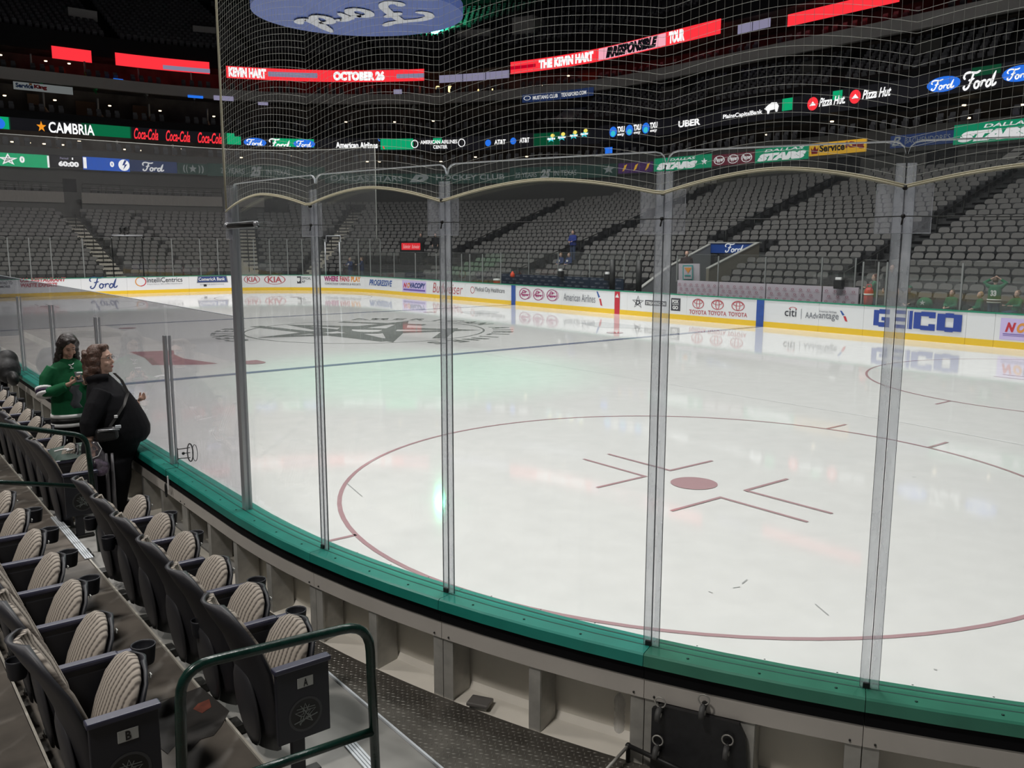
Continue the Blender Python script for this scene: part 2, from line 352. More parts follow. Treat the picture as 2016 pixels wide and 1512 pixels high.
def band(mb, path, t0, t1, prof, m, sm=False, step=.6):
    mb.sweep(prof, [(lambda o, z, t=t: path.pos(t, o, z)) for t in path.stations(t0, t1, step)], m, cap=True, sm=sm)
def layers(geo):
    """index of the separate piece each vertex belongs to, so overlapping strokes lie on one another like paint"""
    par = list(range(len(geo[0])))
    def find(a):
        while par[a] != a: par[a] = par[par[a]]; a = par[a]
        return a
    for f in geo[1]:
        r = find(f[0])
        for k in f[1:]: par[find(k)] = r
    ids = {}; return [ids.setdefault(find(i), len(ids)) for i in range(len(par))]
def wrap(mb, geo, path, t0, z0, w, h, off, m):
    """put flat 2-D art (unit box) on a wall surface of a path; long faces follow the curve"""
    vs, fs = geo[0], geo[1]
    lay = layers((vs, fs)); mb.add([path.pos(t0+x*w, off-.0012*lay[i], z0+y*h) for i, (x, y) in enumerate(vs)], fs, m)
def px_text(mb, path, off, txt, u0, u1, vt, vb, m, bold=.0, shear=0., geo=None):
    """lettering whose ends are read from the photo, placed on the wall surface"""
    um = (u0+u1)/2
    _, z1 = path.tz(um, vt, off); _, z0 = path.tz(um, vb, off)
    t0 = path.t_at(u0, (z0+z1)/2, off); t1 = path.t_at(u1, (z0+z1)/2, off)
    wrap(mb, geo or text2d(txt, bold, shear), path, t0, z0, t1-t0, z1-z0, off, m)
    return t0, t1, z0, z1

# =================================================================== the ice sheet
XE, YE, RC = 30.48, 12.954, 8.534
def rink_outline(off=0, n=20):
    pts = []
    for (cx, cy, a0) in ((XE-RC, YE-RC, 0), (-XE+RC, YE-RC, PI/2), (-XE+RC, -YE+RC, PI), (XE-RC, -YE+RC, 1.5*PI)):
        for i in range(n+1): a = a0+PI/2*i/n; pts.append((cx+(RC+off)*math.cos(a), cy+(RC+off)*math.sin(a)))
    return pts
mb = MB(); o_ = rink_outline(.05); mb.add([(x, y, 0) for x, y in o_]+[(x, y, -.1) for x, y in o_], [tuple(range(len(o_)))]+[(i, i+len(o_), (i+1) % len(o_)+len(o_), (i+1) % len(o_)) for i in range(len(o_))], M_ice)
ice = struct(mb.build('floor_ice', origin=(0, 0, 0)))
from collections import defaultdict
def mark(name, geo, m, z=.004, label=None):
    def area(f): return sum(geo[0][f[i-1]][0]*geo[0][f[i]][1]-geo[0][f[i]][0]*geo[0][f[i-1]][1] for i in range(len(f)))
    lay = layers(geo); mb = MB(); mb.add([(x, y, z+.0006*lay[i]) for i, (x, y) in enumerate(geo[0])], [f if area(f) > 0 else tuple(f)[::-1] for f in geo[1]], m); o = mb.build(name, ice)
    if label: o['label'] = label
    return o
def line_strip(x0, y0, x1, y1, w):
    d = Vector((x1-x0, y1-y0)); d.normalize(); n = Vector((-d.y, d.x))*w/2
    return [(x0+n.x, y0+n.y), (x0-n.x, y0-n.y), (x1-n.x, y1-n.y), (x1+n.x, y1+n.y)], [(0, 1, 2, 3)]
def merge2d(gs):
    vs = []; fs = []
    for v, f in gs: o = len(vs); vs += v; fs += [tuple(i+o for i in q) for q in f]
    return vs, fs
mark('near_blue_line', rect2d(7.62, -YE, 7.925, YE), M_blue, label='near thin blue line across the ice'); mark('far_blue_line', rect2d(-7.925, -YE, -7.62, YE), M_blue, label='far thin blue line across the ice')
for (cx, cy, nm) in ((21.031, -6.706, 'near'), (21.031, 6.706, 'right-hand'), (-21.031, 6.706, 'far'), (-21.031, -6.706, 'far left')):
    mark('faceoff_circle', ring2d(cx, cy, 4.6, 4.6, .055, 96), M_red, label=nm+' faded red faceoff circle')
    hs = []
    for sx in (-1, 1):
        for sy in (-1, 1): y0 = math.sqrt(4.572**2-.88**2); hs.append(line_strip(cx+sx*.88, cy+sy*y0, cx+sx*.88, cy+sy*(y0+.61), .055))
    mark('hash_marks', merge2d(hs), M_red)
    ls = []
    for sx in (-1, 1):
        for sy in (-1, 1): ls += [line_strip(cx+sx*.632, cy+sy*.25, cx+sx*1.857, cy+sy*.25, .05), line_strip(cx+sx*.632, cy+sy*.225, cx+sx*.632, cy+sy*1.155, .05)]
    mark('faceoff_marks', merge2d(ls), M_red, .005)
    mark('faceoff_spot', disc2d(cx, cy, .305, .305), M_red, .006)
for (x, y) in ((6.1, 6.7), (-6.1, 6.7), (6.1, -6.7), (-6.1, -6.7)): mark('faceoff_spot', disc2d(x, y, .305, .305), M_red, .006)
for x in (27.13, -27.13): mark('goal_line', rect2d(x-.025, -11.2, x+.025, 11.2), M_red)
# centre emblem: ring, letter D in a star, words around
def rot2(vs, a, cx=0, cy=0, s=1): return [(cx+s*(x*math.cos(a)-y*math.sin(a)), cy+s*(x*math.sin(a)+y*math.cos(a))) for x, y in vs]
mark('centre_circle', ring2d(0, 0, 4.35, 4.35, .08, 80), M_logo)
EMA = math.radians(-35)
star = star2d(0, 0, 4.2, 1.75)
g = outline2d(star, 1.0); mark('centre_star', (rot2(g[0], EMA), g[1]), M_logo, .006)
g = outline2d(star2d(0, 0, 3.3, 1.35), .28); mark('centre_star', (rot2(g[0], EMA), g[1]), M_logo, .007)
T = text2d('D', .05, .25); mark('centre_letter', (rot2([(x*2.4-1.2, y*2.2-1.1) for x, y in T[0]], EMA), T[1]), M_logo, .008)
g = merge2d([line_strip(-4, -2.6, 3.6, -1.2, .5), line_strip(-3.8, .9, -.6, 2.9, .45), line_strip(1.2, 3.0, 3.9, .6, .45)]); mark('centre_strokes', g, M_logo, .005)
def arc_words(words, r, h, amid, m, z=.006, step=.155):
    vs = []; fs = []; n = len(words)
    for i, chx in enumerate(words):
        if chx == ' ': continue
        a = amid-(i-(n-1)/2)*step; T = text2d(chx, .03); wd = h*T[2] if T[2] < 1.2 else h
        q = [((x-.5)*wd, y*h) for x, y in T[0]]; o = len(vs)
        vs += [(math.cos(a)*(r+y)+math.sin(a)*x, math.sin(a)*(r+y)-math.cos(a)*x) for x, y in q]; fs += [tuple(k+o for k in f) for f in T[1]]
    return vs, fs
for amid, wd in ((2.1, 'AMERICAN'), (.55, 'AIRLINES'), (-1.9, 'CENTER')): mark('centre_words', arc_words(wd, 4.65, .75, amid, M_logo, step=.17), M_logo)
# neutral-zone sponsor shapes under the ice
def on_ice(us): return [tuple(on_z(u, v, 0))[:2] for u, v in us]
for nm, px, m in (('red_emblem', [(255, 693), (342, 690), (343, 698), (362, 706), (430, 716), (400, 718), (300, 719), (285, 705)], M_redlogo), ('red_emblem', [(480, 711), (505, 709), (520, 712), (500, 716), (482, 715)], M_redlogo),
                  ('grey_emblem', [(120, 655), (160, 651), (235, 655), (240, 662), (190, 666), (130, 664)], M_grayline), ('grey_emblem', [(1140, 636), (1190, 634), (1255, 641), (1270, 647), (1180, 645)], M_grayline), ('grey_emblem', [(905, 614), (950, 611), (985, 614), (975, 618), (920, 618)], M_grayline)):
    q = on_ice(px); mark(nm, (q, [tuple(range(len(q)))]), m, .003)
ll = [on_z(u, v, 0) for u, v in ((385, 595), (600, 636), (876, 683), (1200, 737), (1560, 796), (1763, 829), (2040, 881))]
mark('bright_ice_line', merge2d([line_strip(ll[i].x, ll[i].y, ll[i+1].x, ll[i+1].y, .045) for i in range(len(ll)-1)]), ice_mat('ice_bright', (.95, .95, .95)), .002, 'thin brighter line across the ice')  # thin strip in a whiter ice colour
mbk = []
for (u, v, du, dv) in ((1395, 1165, 8, 3), (1443, 1158, 14, -2), (1605, 1190, 26, 22), (1838, 1318, 7, 2), (683, 952, 30, 26), (1795, 940, 8, 0), (1461, 1150, 10, -8), (925, 720, 3, 1)):
    a = on_z(u, v, 0); b = on_z(u+du, v+dv, 0); mbk.append(line_strip(a.x, a.y, b.x, b.y, .012))
mark('skate_scratches', merge2d(mbk), M_scr, .004)

# =================================================================== far dasher boards, one thing per panel
C_navy = mat('ink_navy', (.03, .06, .22), .5); C_red = mat('ink_red', (.55, .03, .05), .5); C_brick = mat('ink_brick', (.50, .10, .12), .5); C_grey = mat('ink_grey', (.05, .05, .065), .5); C_lg = mat('ink_lightgrey', (.20, .21, .24), .5)
C_blue = mat('ink_blue', (.03, .10, .36), .5); C_geico = mat('ink_block_blue', (.02, .06, .34), .5); C_or = mat('ink_orange', (.75, .30, .05), .5); C_mag = mat('ink_magenta', (.38, .03, .16), .5); C_lav = mat('ink_lavender', (.62, .52, .85), .5); C_pur = mat('ink_purple', (.16, .10, .42), .5)
C_stripeb = mat('stripe_blue', (.02, .08, .36), .5, noise=.15, nscale=6); C_striper = mat('stripe_red', (.55, .02, .04), .5); C_w = mat('ink_white', (.8, .8, .8), .5); C_teal = mat('ink_teal', (.05, .35, .33), .5); C_pink = mat('ink_pink', (.36, .12, .17), .5)
OFF = -.006
def panel(u0, u1, label, art):
    t0 = RINK.t_at(u0, .6) if u0 is not None else -14; t1 = RINK.t_at(u1, .6) if u1 is not None else 58
    th = empty('dasher_board', RINK.pos((t0+t1)/2, .06, 0)); tag(th, label, 'rink board', 'dasher boards across the ice')
    g = .004
    m_ = MB(); band(m_, RINK, t0+g, t1-g, [(0, .2), (0, 1.03), (.06, 1.03), (.06, .2)], M_white); m_.build('panel', th)
    m_ = MB(); band(m_, RINK, t0+g, t1-g, [(-.012, .0), (-.012, .21), (.06, .21), (.06, 0)], M_yellow); m_.build('kick_plate', th)['label'] = 'yellow kick plate'
    m_ = MB(); band(m_, RINK, t0+g, t1-g, [(-.02, 1.03), (-.02, 1.07), (.2, 1.07), (.2, 1.03)], M_green); m_.build('cap_rail', th)['label'] = 'green cap rail'
    for (nm, fn) in art:
        for f_ in (fn if isinstance(fn, list) else [fn]): m_ = MB(); f_(m_); m_.build(nm, th)
    return th
def T_(txt, u0, u1, vt, vb, m, bold=.0, shear=0.): return lambda mb: px_text(mb, RINK, OFF, txt, u0, u1, vt, vb, m, bold, shear)
def G_(geo, u0, u1, vt, vb, m, off=OFF): return lambda mb: px_text(mb, RINK, off, '', u0, u1, vt, vb, m, geo=geo)
def SCR(wd=.022): s = strokes2d(SCRIPT, wd); return ([(x/.97, y/.43) for x, y in s[0]], s[1])
def many(*fs): return list(fs)
def circ(w=.1): return ring2d(.5, .5, .5, .5, w)
toy = merge2d([ring2d(.5, .5, .5, .5, .07), ring2d(.5, .5, .17, .46, .06), ring2d(.5, .68, .38, .22, .06)])
drp = merge2d([ring2d(.45, .5, .45, .5, .06), ring2d(.55, .5, .45, .46, .03, a0=-1.2, a1=1.2)])
tail = ([(.2, 1), (.0, 1), (.35, .55), (.6, .62)], [(0, 1, 2, 3)]); tail2 = ([(.45, .5), (.75, .5), (1., 0), (.7, .05)], [(0, 1, 2, 3)])
def airl(u0, u1, vt, vb, ut0, ut1): return [('lettering', T_('American Airlines', u0, u1, vt, vb, C_lg, 0)), ('tail_mark', G_(tail, ut0, ut1, vt-5, vb+8, C_blue)), ('tail_mark', G_(tail2, ut0, ut1, vt-5, vb+8, C_red))]
panel(None, 28, 'white rink board with black small print at the far left edge of the ice', [('lettering', many(T_('ON THE', 0, 24, 546, 552, C_grey, .03), T_('ROAD TO', 0, 24, 554, 560, C_grey, .03), T_('MORE', 0, 20, 562, 567, C_grey, .03)))])
panel(28, 160, 'white rink board with two rows of brick-red capitals', [('lettering', many(T_('U.S. RESTAURANT', 39, 130, 547, 555, C_brick, .05, .2), T_('WASTE EXPERTS', 40, 113, 557, 565, C_brick, .05, .1)))])
panel(160, 250, 'white rink board with navy script word at the far end', [('lettering', G_(SCR(), 178, 232, 545, 567, C_navy))])
panel(250, 372, 'white rink board with thin rainbow ring and grey word', [('ring_mark', many(G_(ring2d(.5, .5, .5, .5, .09, a0=-1.6, a1=1.6), 266, 288, 545, 564, C_red), G_(ring2d(.5, .5, .5, .5, .09, a0=1.6, a1=4.7), 266, 288, 545, 564, C_or))), ('lettering', T_('IntelliCentrics', 289, 359, 546, 555.5, C_grey, .01)), ('small_print', T_('Experience SECURE Healthcare', 290, 359, 557.5, 560.5, C_lg))])
panel(372, 462, 'white rink board with a navy bank plaque', [('plaque', G_(trap2d(), 387, 449, 543, 556.5, C_lg)), ('plaque_field', G_(trap2d(), 389, 447, 544.4, 555, C_navy, OFF-.004)), ('lettering', lambda mb: px_text(mb, RINK, OFF-.008, 'ComericA Bank', 391, 443, 546, 552.5, C_w, .02)), ('small_print', T_('RAISE YOUR EXPECTATIONS', 394, 441, 558.5, 561, C_lg)), ('camera_port', G_(rect2d(0, 0, 1, 1), 401, 407, 559.5, 564, M_ink))])
kia = ring2d(.5, .5, .5, .5, .05)
panel(462, 572, 'white rink board with two red oval car badges', [('oval_mark', many(G_(kia, 480, 512, 541.5, 559, C_brick), G_(kia, 520, 562, 541, 560, C_brick))), ('lettering', many(T_('KIA', 486, 507, 545, 555, C_brick, .03), T_('KIA', 527, 555, 544.5, 556, C_brick, .03)))])
panel(572, 628, 'white rink board with small black shield badge', [('shield_mark', many(G_(rect2d(0, 0, 1, 1, 4), 582, 593, 544, 558, C_grey), lambda mb: px_text(mb, RINK, OFF-.004, '', 584.5, 590.5, 547, 555, C_w, geo=([(0, 1), (0, .3), (.5, 0), (1, .3), (1, 1)], [(0, 1, 2, 3, 4)])))), ('lettering', many(T_('OFFICIAL', 594, 612, 545.5, 550.5, C_grey, .02), T_('APP', 594, 604, 552, 557, C_grey, .02)))])
panel(628, 718, 'white rink board with red to orange slogan in capitals', [('lettering', many(T_('WHERE', 638, 666, 543.5, 554, C_mag, .05), T_('FANS', 669, 688, 544, 554.5, C_brick, .05), T_('PLAY', 691, 710, 544.5, 555, C_or, .05))), ('small_print', T_('CHOCTAW CASINOS & RESORTS', 640, 710, 557, 561, C_lg, .02))])
panel(718, 782, 'white rink board with slanted navy insurer name', [('lettering', T_('PROGRESSIVE', 727, 772, 551, 563, C_blue, .03, .3))])
nova = [('field', G_(rect2d(0, 0, 1, 1, 6), 792, 839, 553, 576, C_lav, OFF)), ('lettering', many(lambda mb: px_text(mb, RINK, OFF-.005, 'N', 794, 801, 556.5, 566.5, C_red, .05, .3), lambda mb: px_text(mb, RINK, OFF-.005, 'O', 801.5, 807, 556.5, 567, C_or, .05, .3), lambda mb: px_text(mb, RINK, OFF-.005, 'VACOPY', 807, 838, 557, 568, C_navy, .05, .3))), ('underline', lambda mb: px_text(mb, RINK, OFF-.005, '', 794, 837, 569.5, 573, C_pur, geo=rect2d(0, 0, 1, 1, 5)))]
panel(782, 846, 'white rink board with lilac rectangle holding a copier name', nova)
panel(846, 916, 'white rink board with red beer script behind the third glass post', [('lettering', T_('Budweiser', 852, 911, 558, 578, C_brick, -.005, .25))])
sb = lambda u0, u1, m: (lambda mb: (band(mb, RINK, RINK.t_at(u0, .1), RINK.t_at(u1, .1), [(-.016, .0), (-.016, 1.03)], m)))
panel(916, 1015.5, 'white rink board with grey hospital name ending at the far blue stripe', [('cross_mark', G_(circ(), 926, 934, 564, 578, C_brick)), ('lettering', T_('Medical City Healthcare', 936, 993.5, 566, 578, C_grey, .0)), ('stripe', sb(1007, 1015, C_stripeb))])
dp = []
for (a, b, c) in ((1022, 1046, 568), (1049, 1072, 569.5), (1076, 1100, 571)):
    dp += [('badge', G_(drp, a, b, c-1, c+22, C_mag)), ('lettering', many(T_('Dr', a+5, b-8, c+3, c+9, C_mag, .06, .4), T_('Pepper', a+2, b-4, c+9, c+16, C_mag, .05, .4)))]
panel(1015.5, 1106, 'white rink board with three round maroon drink badges', dp)
panel(1106, 1209.5, 'white rink board with grey airline name and tail mark', airl(1110, 1172, 579, 594, 1174, 1186))
panel(1209.5, 1235, 'white rink board with red centre stripe and small white peak mark', [('stripe', sb(1210, 1220, C_striper)), ('peak_mark', lambda mb: px_text(mb, RINK, -.022, '', 1211.5, 1218.5, 578, 586, C_w, geo=([(0, 0), (.28, 0), (.5, .6), (.2, .55)], [(0, 1, 2, 3)])) and px_text(mb, RINK, -.022, '', 1211.5, 1218.5, 578, 586, C_w, geo=([(.35, 0), (1, 0), (.6, 1), (.42, .8)], [(0, 1, 2, 3)])))])
st = outline2d(star2d(.5, .5, .55, .22), .07)
panel(1235, 1352, 'white rink board with outlined star, streaming box and black square badge', [('star_mark', G_(st, 1245, 1267, 583, 607, C_grey)), ('letter_mark', T_('D', 1251, 1260, 591, 600, C_grey, .04, .2)), ('banner', G_(rect2d(0, 0, 1, 1), 1270, 1312, 592, 602, C_grey)), ('lettering', lambda mb: px_text(mb, RINK, OFF-.005, 'STREAMING ON', 1272, 1310, 594, 600.5, C_w, .03)), ('badge', G_(rect2d(0, 0, 1, 1), 1321, 1339.5, 587, 612, C_grey)), ('badge_lettering', many(lambda mb: px_text(mb, RINK, OFF-.005, 'FOX', 1323.5, 1336, 590, 597, C_w, .05), lambda mb: px_text(mb, RINK, OFF-.005, 'SPORTS', 1324, 1336, 598, 600.5, C_w, .02), lambda mb: px_text(mb, RINK, OFF-.005, 'GO', 1324, 1335, 602, 609, C_w, .05)))])
ty = []
for (a, b, c) in ((1363, 1386, 588), (1400, 1425, 590), (1440, 1466, 592.5)):
    ty += [('oval_badge', G_(toy, a, b, c, c+20, C_brick)), ('lettering', T_('TOYOTA', a-6, b+5, c+22.5, c+31, C_brick, .02))]
panel(1352, 1504, 'white rink board with three red ringed oval badges beside the near blue stripe', ty+[('stripe', sb(1488.5, 1503, C_stripeb))])
panel(1504, 1612, 'white rink board with grey bank name under a red arc', [('lettering', T_('citi', 1545, 1568, 608, 623, C_grey, .01)), ('arc_mark', G_(ring2d(.5, .2, .5, .8, .12, a0=.4, a1=2.74), 1552, 1570, 604.5, 612, C_red)), ('divider', G_(rect2d(0, 0, 1, 1), 1577, 1578, 608, 628, C_lg)), ('lettering', T_('AAdv', 1585.5, 1611, 615, 627, C_lg, .01))])
panel(1612, 1700, 'white rink board with grey airline loyalty name and tail mark', [('lettering', many(T_('antage', 1612, 1651, 617, 632, C_lg, .01), T_('American Airlines', 1613, 1647, 611.5, 616, C_lg, .01))), ('tail_mark', G_(tail, 1653, 1669, 612, 633, C_blue)), ('tail_mark', G_(tail2, 1653, 1669, 612, 633, C_red))])
def geico(mb):
    W = 1; ch = []
    def blk(rs, ox, w): return [( [(ox+a*w, b) for a, b in rect2d(*r)[0]], rect2d(*r)[1]) for r in rs]
    G = merge2d(blk([(0, .06, .32, .94), (.32, 0, .66, .26), (.32, .74, .95, 1), (.66, 0, .97, .56), (.48, .36, .66, .56)], 0, .20)); E = merge2d(blk([(.0, 0, 1, .2), (0, .39, .95, .6), (0, .8, 1, 1)], .255, .13))
    I = merge2d(blk([(0, 0, .12, 1), (.3, 0, 1, 1)], .405, .055)); C = merge2d(blk([(0, .05, .33, .95), (.33, 0, 1, .24), (.33, .76, 1, 1), (.7, .24, 1, .35), (.7, .68, 1, .76)], .475, .24)); O = merge2d(blk([(0, .05, .33, .95), (.33, 0, .67, .24), (.33, .76, .67, 1), (.67, .05, 1, .95)], .735, .265))
    px_text(mb, RINK, OFF, '', 1720, 1894, 613, 649, C_geico, geo=merge2d([G, E, I, C, O]))
panel(1700, 1902, 'white rink board with large blue block capitals', [('lettering', geico)])
panel(1902, 1958, 'blank white rink board right of the large blue word', [])
panel(1958, None, 'white rink board with lilac rectangle cut by the right edge of view', [('field', G_(rect2d(0, 0, 1, 1), 1969, 2080, 629, 672, C_lav)), ('lettering', many(lambda mb: px_text(mb, RINK, OFF-.005, 'N', 1979, 2000, 635, 654, C_red, .06, .3), lambda mb: px_text(mb, RINK, OFF-.005, 'O', 2002, 2020, 636, 656, C_or, .06, .3), lambda mb: px_text(mb, RINK, OFF-.005, 'VACOPY', 2022, 2076, 638, 658, C_navy, .06, .3))), ('underline', lambda mb: px_text(mb, RINK, OFF-.005, '', 1974, 2070, 659.5, 661, C_pur, geo=rect2d(0, 0, 1, 1)) and px_text(mb, RINK, OFF-.005, '', 1974, 2070, 663, 664, C_pur, geo=rect2d(0, 0, 1, 1)))])

# far glass, one pane and one post at a time
def far_glass(us, z0, z1, off, lab, grp, arched=False, path=RINK):
    ts = [path.t_at(u, (z0+z1)/2, off) for u in us]
    for i, t in enumerate(ts):
        m_ = MB()
        R = .035; p0 = path.pos(t, off, z0); rz = path.heading(t)
        m_.box(p0+Vector((0, 0, (z1-z0)/2-.03)), (R*1.6, R, z1-z0-.06), M_farpost, rz)
        th = empty('rink_glass', p0); tag(th, lab, 'rink glass', grp)
        m_.build('post', th)
        if i+1 < len(ts):
            t1 = ts[i+1]; a, b = t+.045, t1-.045
            if b-a < .1: continue
            st_ = path.stations(a, b, .4); m_ = MB()
            def top(tt): return z1-(.09*((tt-(a+b)/2)/((b-a)/2))**4 if arched else 0)
            n_ = 8; tt = [a+(b-a)*k/n_ for k in range(n_+1)]
            for o_ in (off-.006, off+.006):
                m_.add([path.pos(q, o_, z0) for q in tt]+[path.pos(q, o_, top(q)) for q in tt], [(k, k+1, n_+2+k, n_+1+k) for k in range(n_)], M_farpane)
            m_.tube([path.pos(q, off, top(q)) for q in tt], .008 if arched else .005, M_faredge, 4)
            m_.build('pane', th)
far_glass([-60, -28, 17, 59, 101, 164, 222], 1.07, 3.55, .1, 'tall clear glass at the far end of the rink', 'far end glass panes', True)
far_glass([222, 281], 1.07, 3.62, .1, 'tall clear glass with camera bar at the far end', 'far end camera glass', False)
far_glass([281, 339, 394, 429, 466, 500, 531, 566, 595, 640], 1.07, 3.55, .1, 'tall clear glass along the far end and corner', 'far corner glass panes', True)
far_glass([670, 706, 729, 749], 1.07, 3.55, .1, 'tall clear glass beside the corner gate', 'corner gate glass panes', True)
far_glass([749, 776, 818, 859, 909, 925, 950, 986], 1.07, 2.68, .1, 'low clear glass along the far side', 'far side low glass panes')
BY = 14.75-12.954
far_glass([986, 1041, 1099, 1161, 1229, 1262], 1.5, 2.75, BY, 'low clear glass behind the navy bench', 'bench glass panes')
far_glass([1333, 1414, 1507, 1618, 1684], 1.5, 2.72, BY, 'low clear glass behind the white penalty bench', 'penalty bench glass panes')
far_glass([1698, 1728, 1745, 1893, 2060], 1.07, 2.62, .1, 'low clear glass in front of the seated fans', 'fan side glass panes')
# corner gate with open frame
th = empty('corner_gate', RINK.pos(RINK.t_at(655, 2), .12, 1.07)); tag(th, 'open white-framed gate in the corner glass', 'gate')
for u in (641, 669):
    m_ = MB(); t = RINK.t_at(u, 2, .1); m_.tube([RINK.pos(t, .1, 1.07), RINK.pos(t, .1, 3.3)], .05, M_alu, 8); m_.build('gate_post', th)
m_ = MB(); m_.tube([RINK.pos(RINK.t_at(640, 3.6), .1, 3.3), RINK.pos(RINK.t_at(641, 3.6), .1, 3.72), RINK.pos(RINK.t_at(668, 3.6), .1, 3.72), RINK.pos(RINK.t_at(669, 3.6), .1, 3.3)], .04, M_alu, 6); m_.build('gate_header', th)
# far end net: fine weave above the end glass
m_ = MB(); tN = RINK.t_at(742, 3.5, .15); ts = RINK.stations(-14, tN, .7)
m_.add([RINK.pos(t, .15, 3.62) for t in ts]+[RINK.pos(t, .15, 9.4) for t in ts], [(i, i+1, len(ts)+i+1, len(ts)+i) for i in range(len(ts)-1)], M_haze); fn = m_.build('end_netting')
tag(fn, 'fine pale netting hanging above the far end glass', 'netting')
m_ = MB(); m_.tube([RINK.pos(tN, .15, 3.5), RINK.pos(tN, .15, 9.4)], .02, M_net, 5); m_.build('edge_cord', fn)
m_ = MB(); m_.tube([RINK.pos(t, .15, 9.4) for t in ts], .02, M_net, 5); m_.build('edge_cord', fn)
# camera bar on the far end glass
th = empty('glass_camera', RINK.pos(RINK.t_at(250, 3.6), .1, 3.6)); tag(th, 'small black camera on a silver bar on top of the far end glass', 'camera')
m_ = MB(); m_.tube([RINK.pos(RINK.t_at(221, 3.65), .1, 3.67), RINK.pos(RINK.t_at(281, 3.65), .1, 3.67)], .05, M_alu, 6); m_.build('bar', th)
m_ = MB(); p = RINK.pos(RINK.t_at(246, 3.8), .1, 4.05); m_.rbox(p, (.4, .5, .3), M_ink, .05, rx=.2); m_.tube([p+Vector((.2, 0, 0)), p+Vector((.5, .1, .1))], .1, M_ink, 10); m_.tube([p, p-Vector((0, 0, .4))], .05, M_ink, 6); m_.build('camera_body', th)

R1 = Path(49.4, 39.6, 33); R2 = Path(54.8, 39.6, 33); R3 = Path(58.4, 41.6, 34); R4 = Path(61.8, 41.6, 34)
# =================================================================== lower bowl terraces
ROWD, ROWH, O0, Z0 = .84, .277, 3.0, .55
TC = RINK.t_at(560, 5, 15)
def side_t(x): return x+30.48-8.534+RINK.q
TR = side_t(22.)
def stairs_prof(n): 
    pr = [(O0-.8, -.2), (O0-.8, .35)]
    pr += [(O0-.8, Z0)]
    for k in range(n): pr += [(O0+ROWD*(k+1)-.02 if 0 else O0+ROWD*(k+1), Z0+ROWH*k), (O0+ROWD*(k+1), Z0+ROWH*(k+1))]
    return pr
m_ = MB(); band(m_, RINK, -16, TR, [(.205, .0), (.205, .5), (2.25, .5), (2.25, -.1)], M_terr, step=.7); struct(m_.build('floor_apron'))
TUN = (side_t(-1.42), side_t(1.46))
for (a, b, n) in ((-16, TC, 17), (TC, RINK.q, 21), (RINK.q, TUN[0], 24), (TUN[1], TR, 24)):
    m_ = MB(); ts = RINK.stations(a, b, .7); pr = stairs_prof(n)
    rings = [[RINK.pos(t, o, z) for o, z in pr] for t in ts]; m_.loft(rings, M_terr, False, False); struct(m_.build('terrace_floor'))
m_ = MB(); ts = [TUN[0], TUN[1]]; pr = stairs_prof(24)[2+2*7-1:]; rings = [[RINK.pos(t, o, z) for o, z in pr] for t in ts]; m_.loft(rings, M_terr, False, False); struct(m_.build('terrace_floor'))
ZT17, OT17 = Z0+ROWH*17, O0+ROWD*17
ZT21, OT21 = Z0+ROWH*24, O0+ROWD*24
# far end: pale parapet band above the rows, gaps at the stair tunnels
for (ua, ub) in ((None, 125), (160, 437), (470, 520)):
    t0 = -16 if ua is None else RINK.t_at(ua, 7, OT17); t1 = RINK.t_at(ub, 7, OT17)
    _, zt = RINK.tz(300, 384, OT17); _, zb = RINK.tz(300, 404, OT17)
    m_ = MB(); band(m_, RINK, t0, t1, [(OT17-.1, zb), (OT17-.1, zt), (OT17+.15, zt), (OT17+.15, zb)], M_clight); struct(m_.build('trim_parapet'))
    m_ = MB(); band(m_, RINK, t0, t1, [(OT17+.02, ZT17-.3), (OT17+.02, zb), (OT17+.15, zb), (OT17+.15, ZT17-.3)], M_cwall); struct(m_.build('wall_parapet'))
    m_ = MB(); band(m_, RINK, t0, t1, [(OT17, zt-.5), (OT17+2.6, zt-.5)], M_terr); struct(m_.build('concourse_floor'))
ZPAR = zt
m_ = MB(); band(m_, R1, -22, R1.q+80, [(.3, 4.5), (.3, 9.3)], M_cwall, step=1.2); struct(m_.build('wall_concourse'))
m_ = MB(); band(m_, RINK, TC, RINK.q, [(O0+ROWD*21, Z0+ROWH*21), (O0+ROWD*21+1.3, Z0+ROWH*21+.02)], M_cwall); struct(m_.build('floor_concourse'))
m_ = MB(); band(m_, RINK, RINK.q, TR, [(OT21, ZT21), (OT21+3.4, ZT21+.02)], M_cwall); struct(m_.build('floor_concourse'))
for (u0, u1, v0, v1) in ((125, 152, 352, 378), (1625, 1690, 308, 360), (1405, 1470, 322, 352), (1820, 1880, 290, 330)):   # dark concourse doorways
    pth = R1; off = .25
    m_ = MB(); t0, t1 = pth.t_at(u0, 7, off), pth.t_at(u1, 7, off); _, za = pth.tz((u0+u1)/2, v1, off); _, zb = pth.tz((u0+u1)/2, v0, off)
    m_.add([pth.pos(t0, off, za), pth.pos(t1, off, za), pth.pos(t1, off, zb), pth.pos(t0, off, zb)], [(0, 1, 2, 3)], M_void); struct(m_.build('door_concourse'))
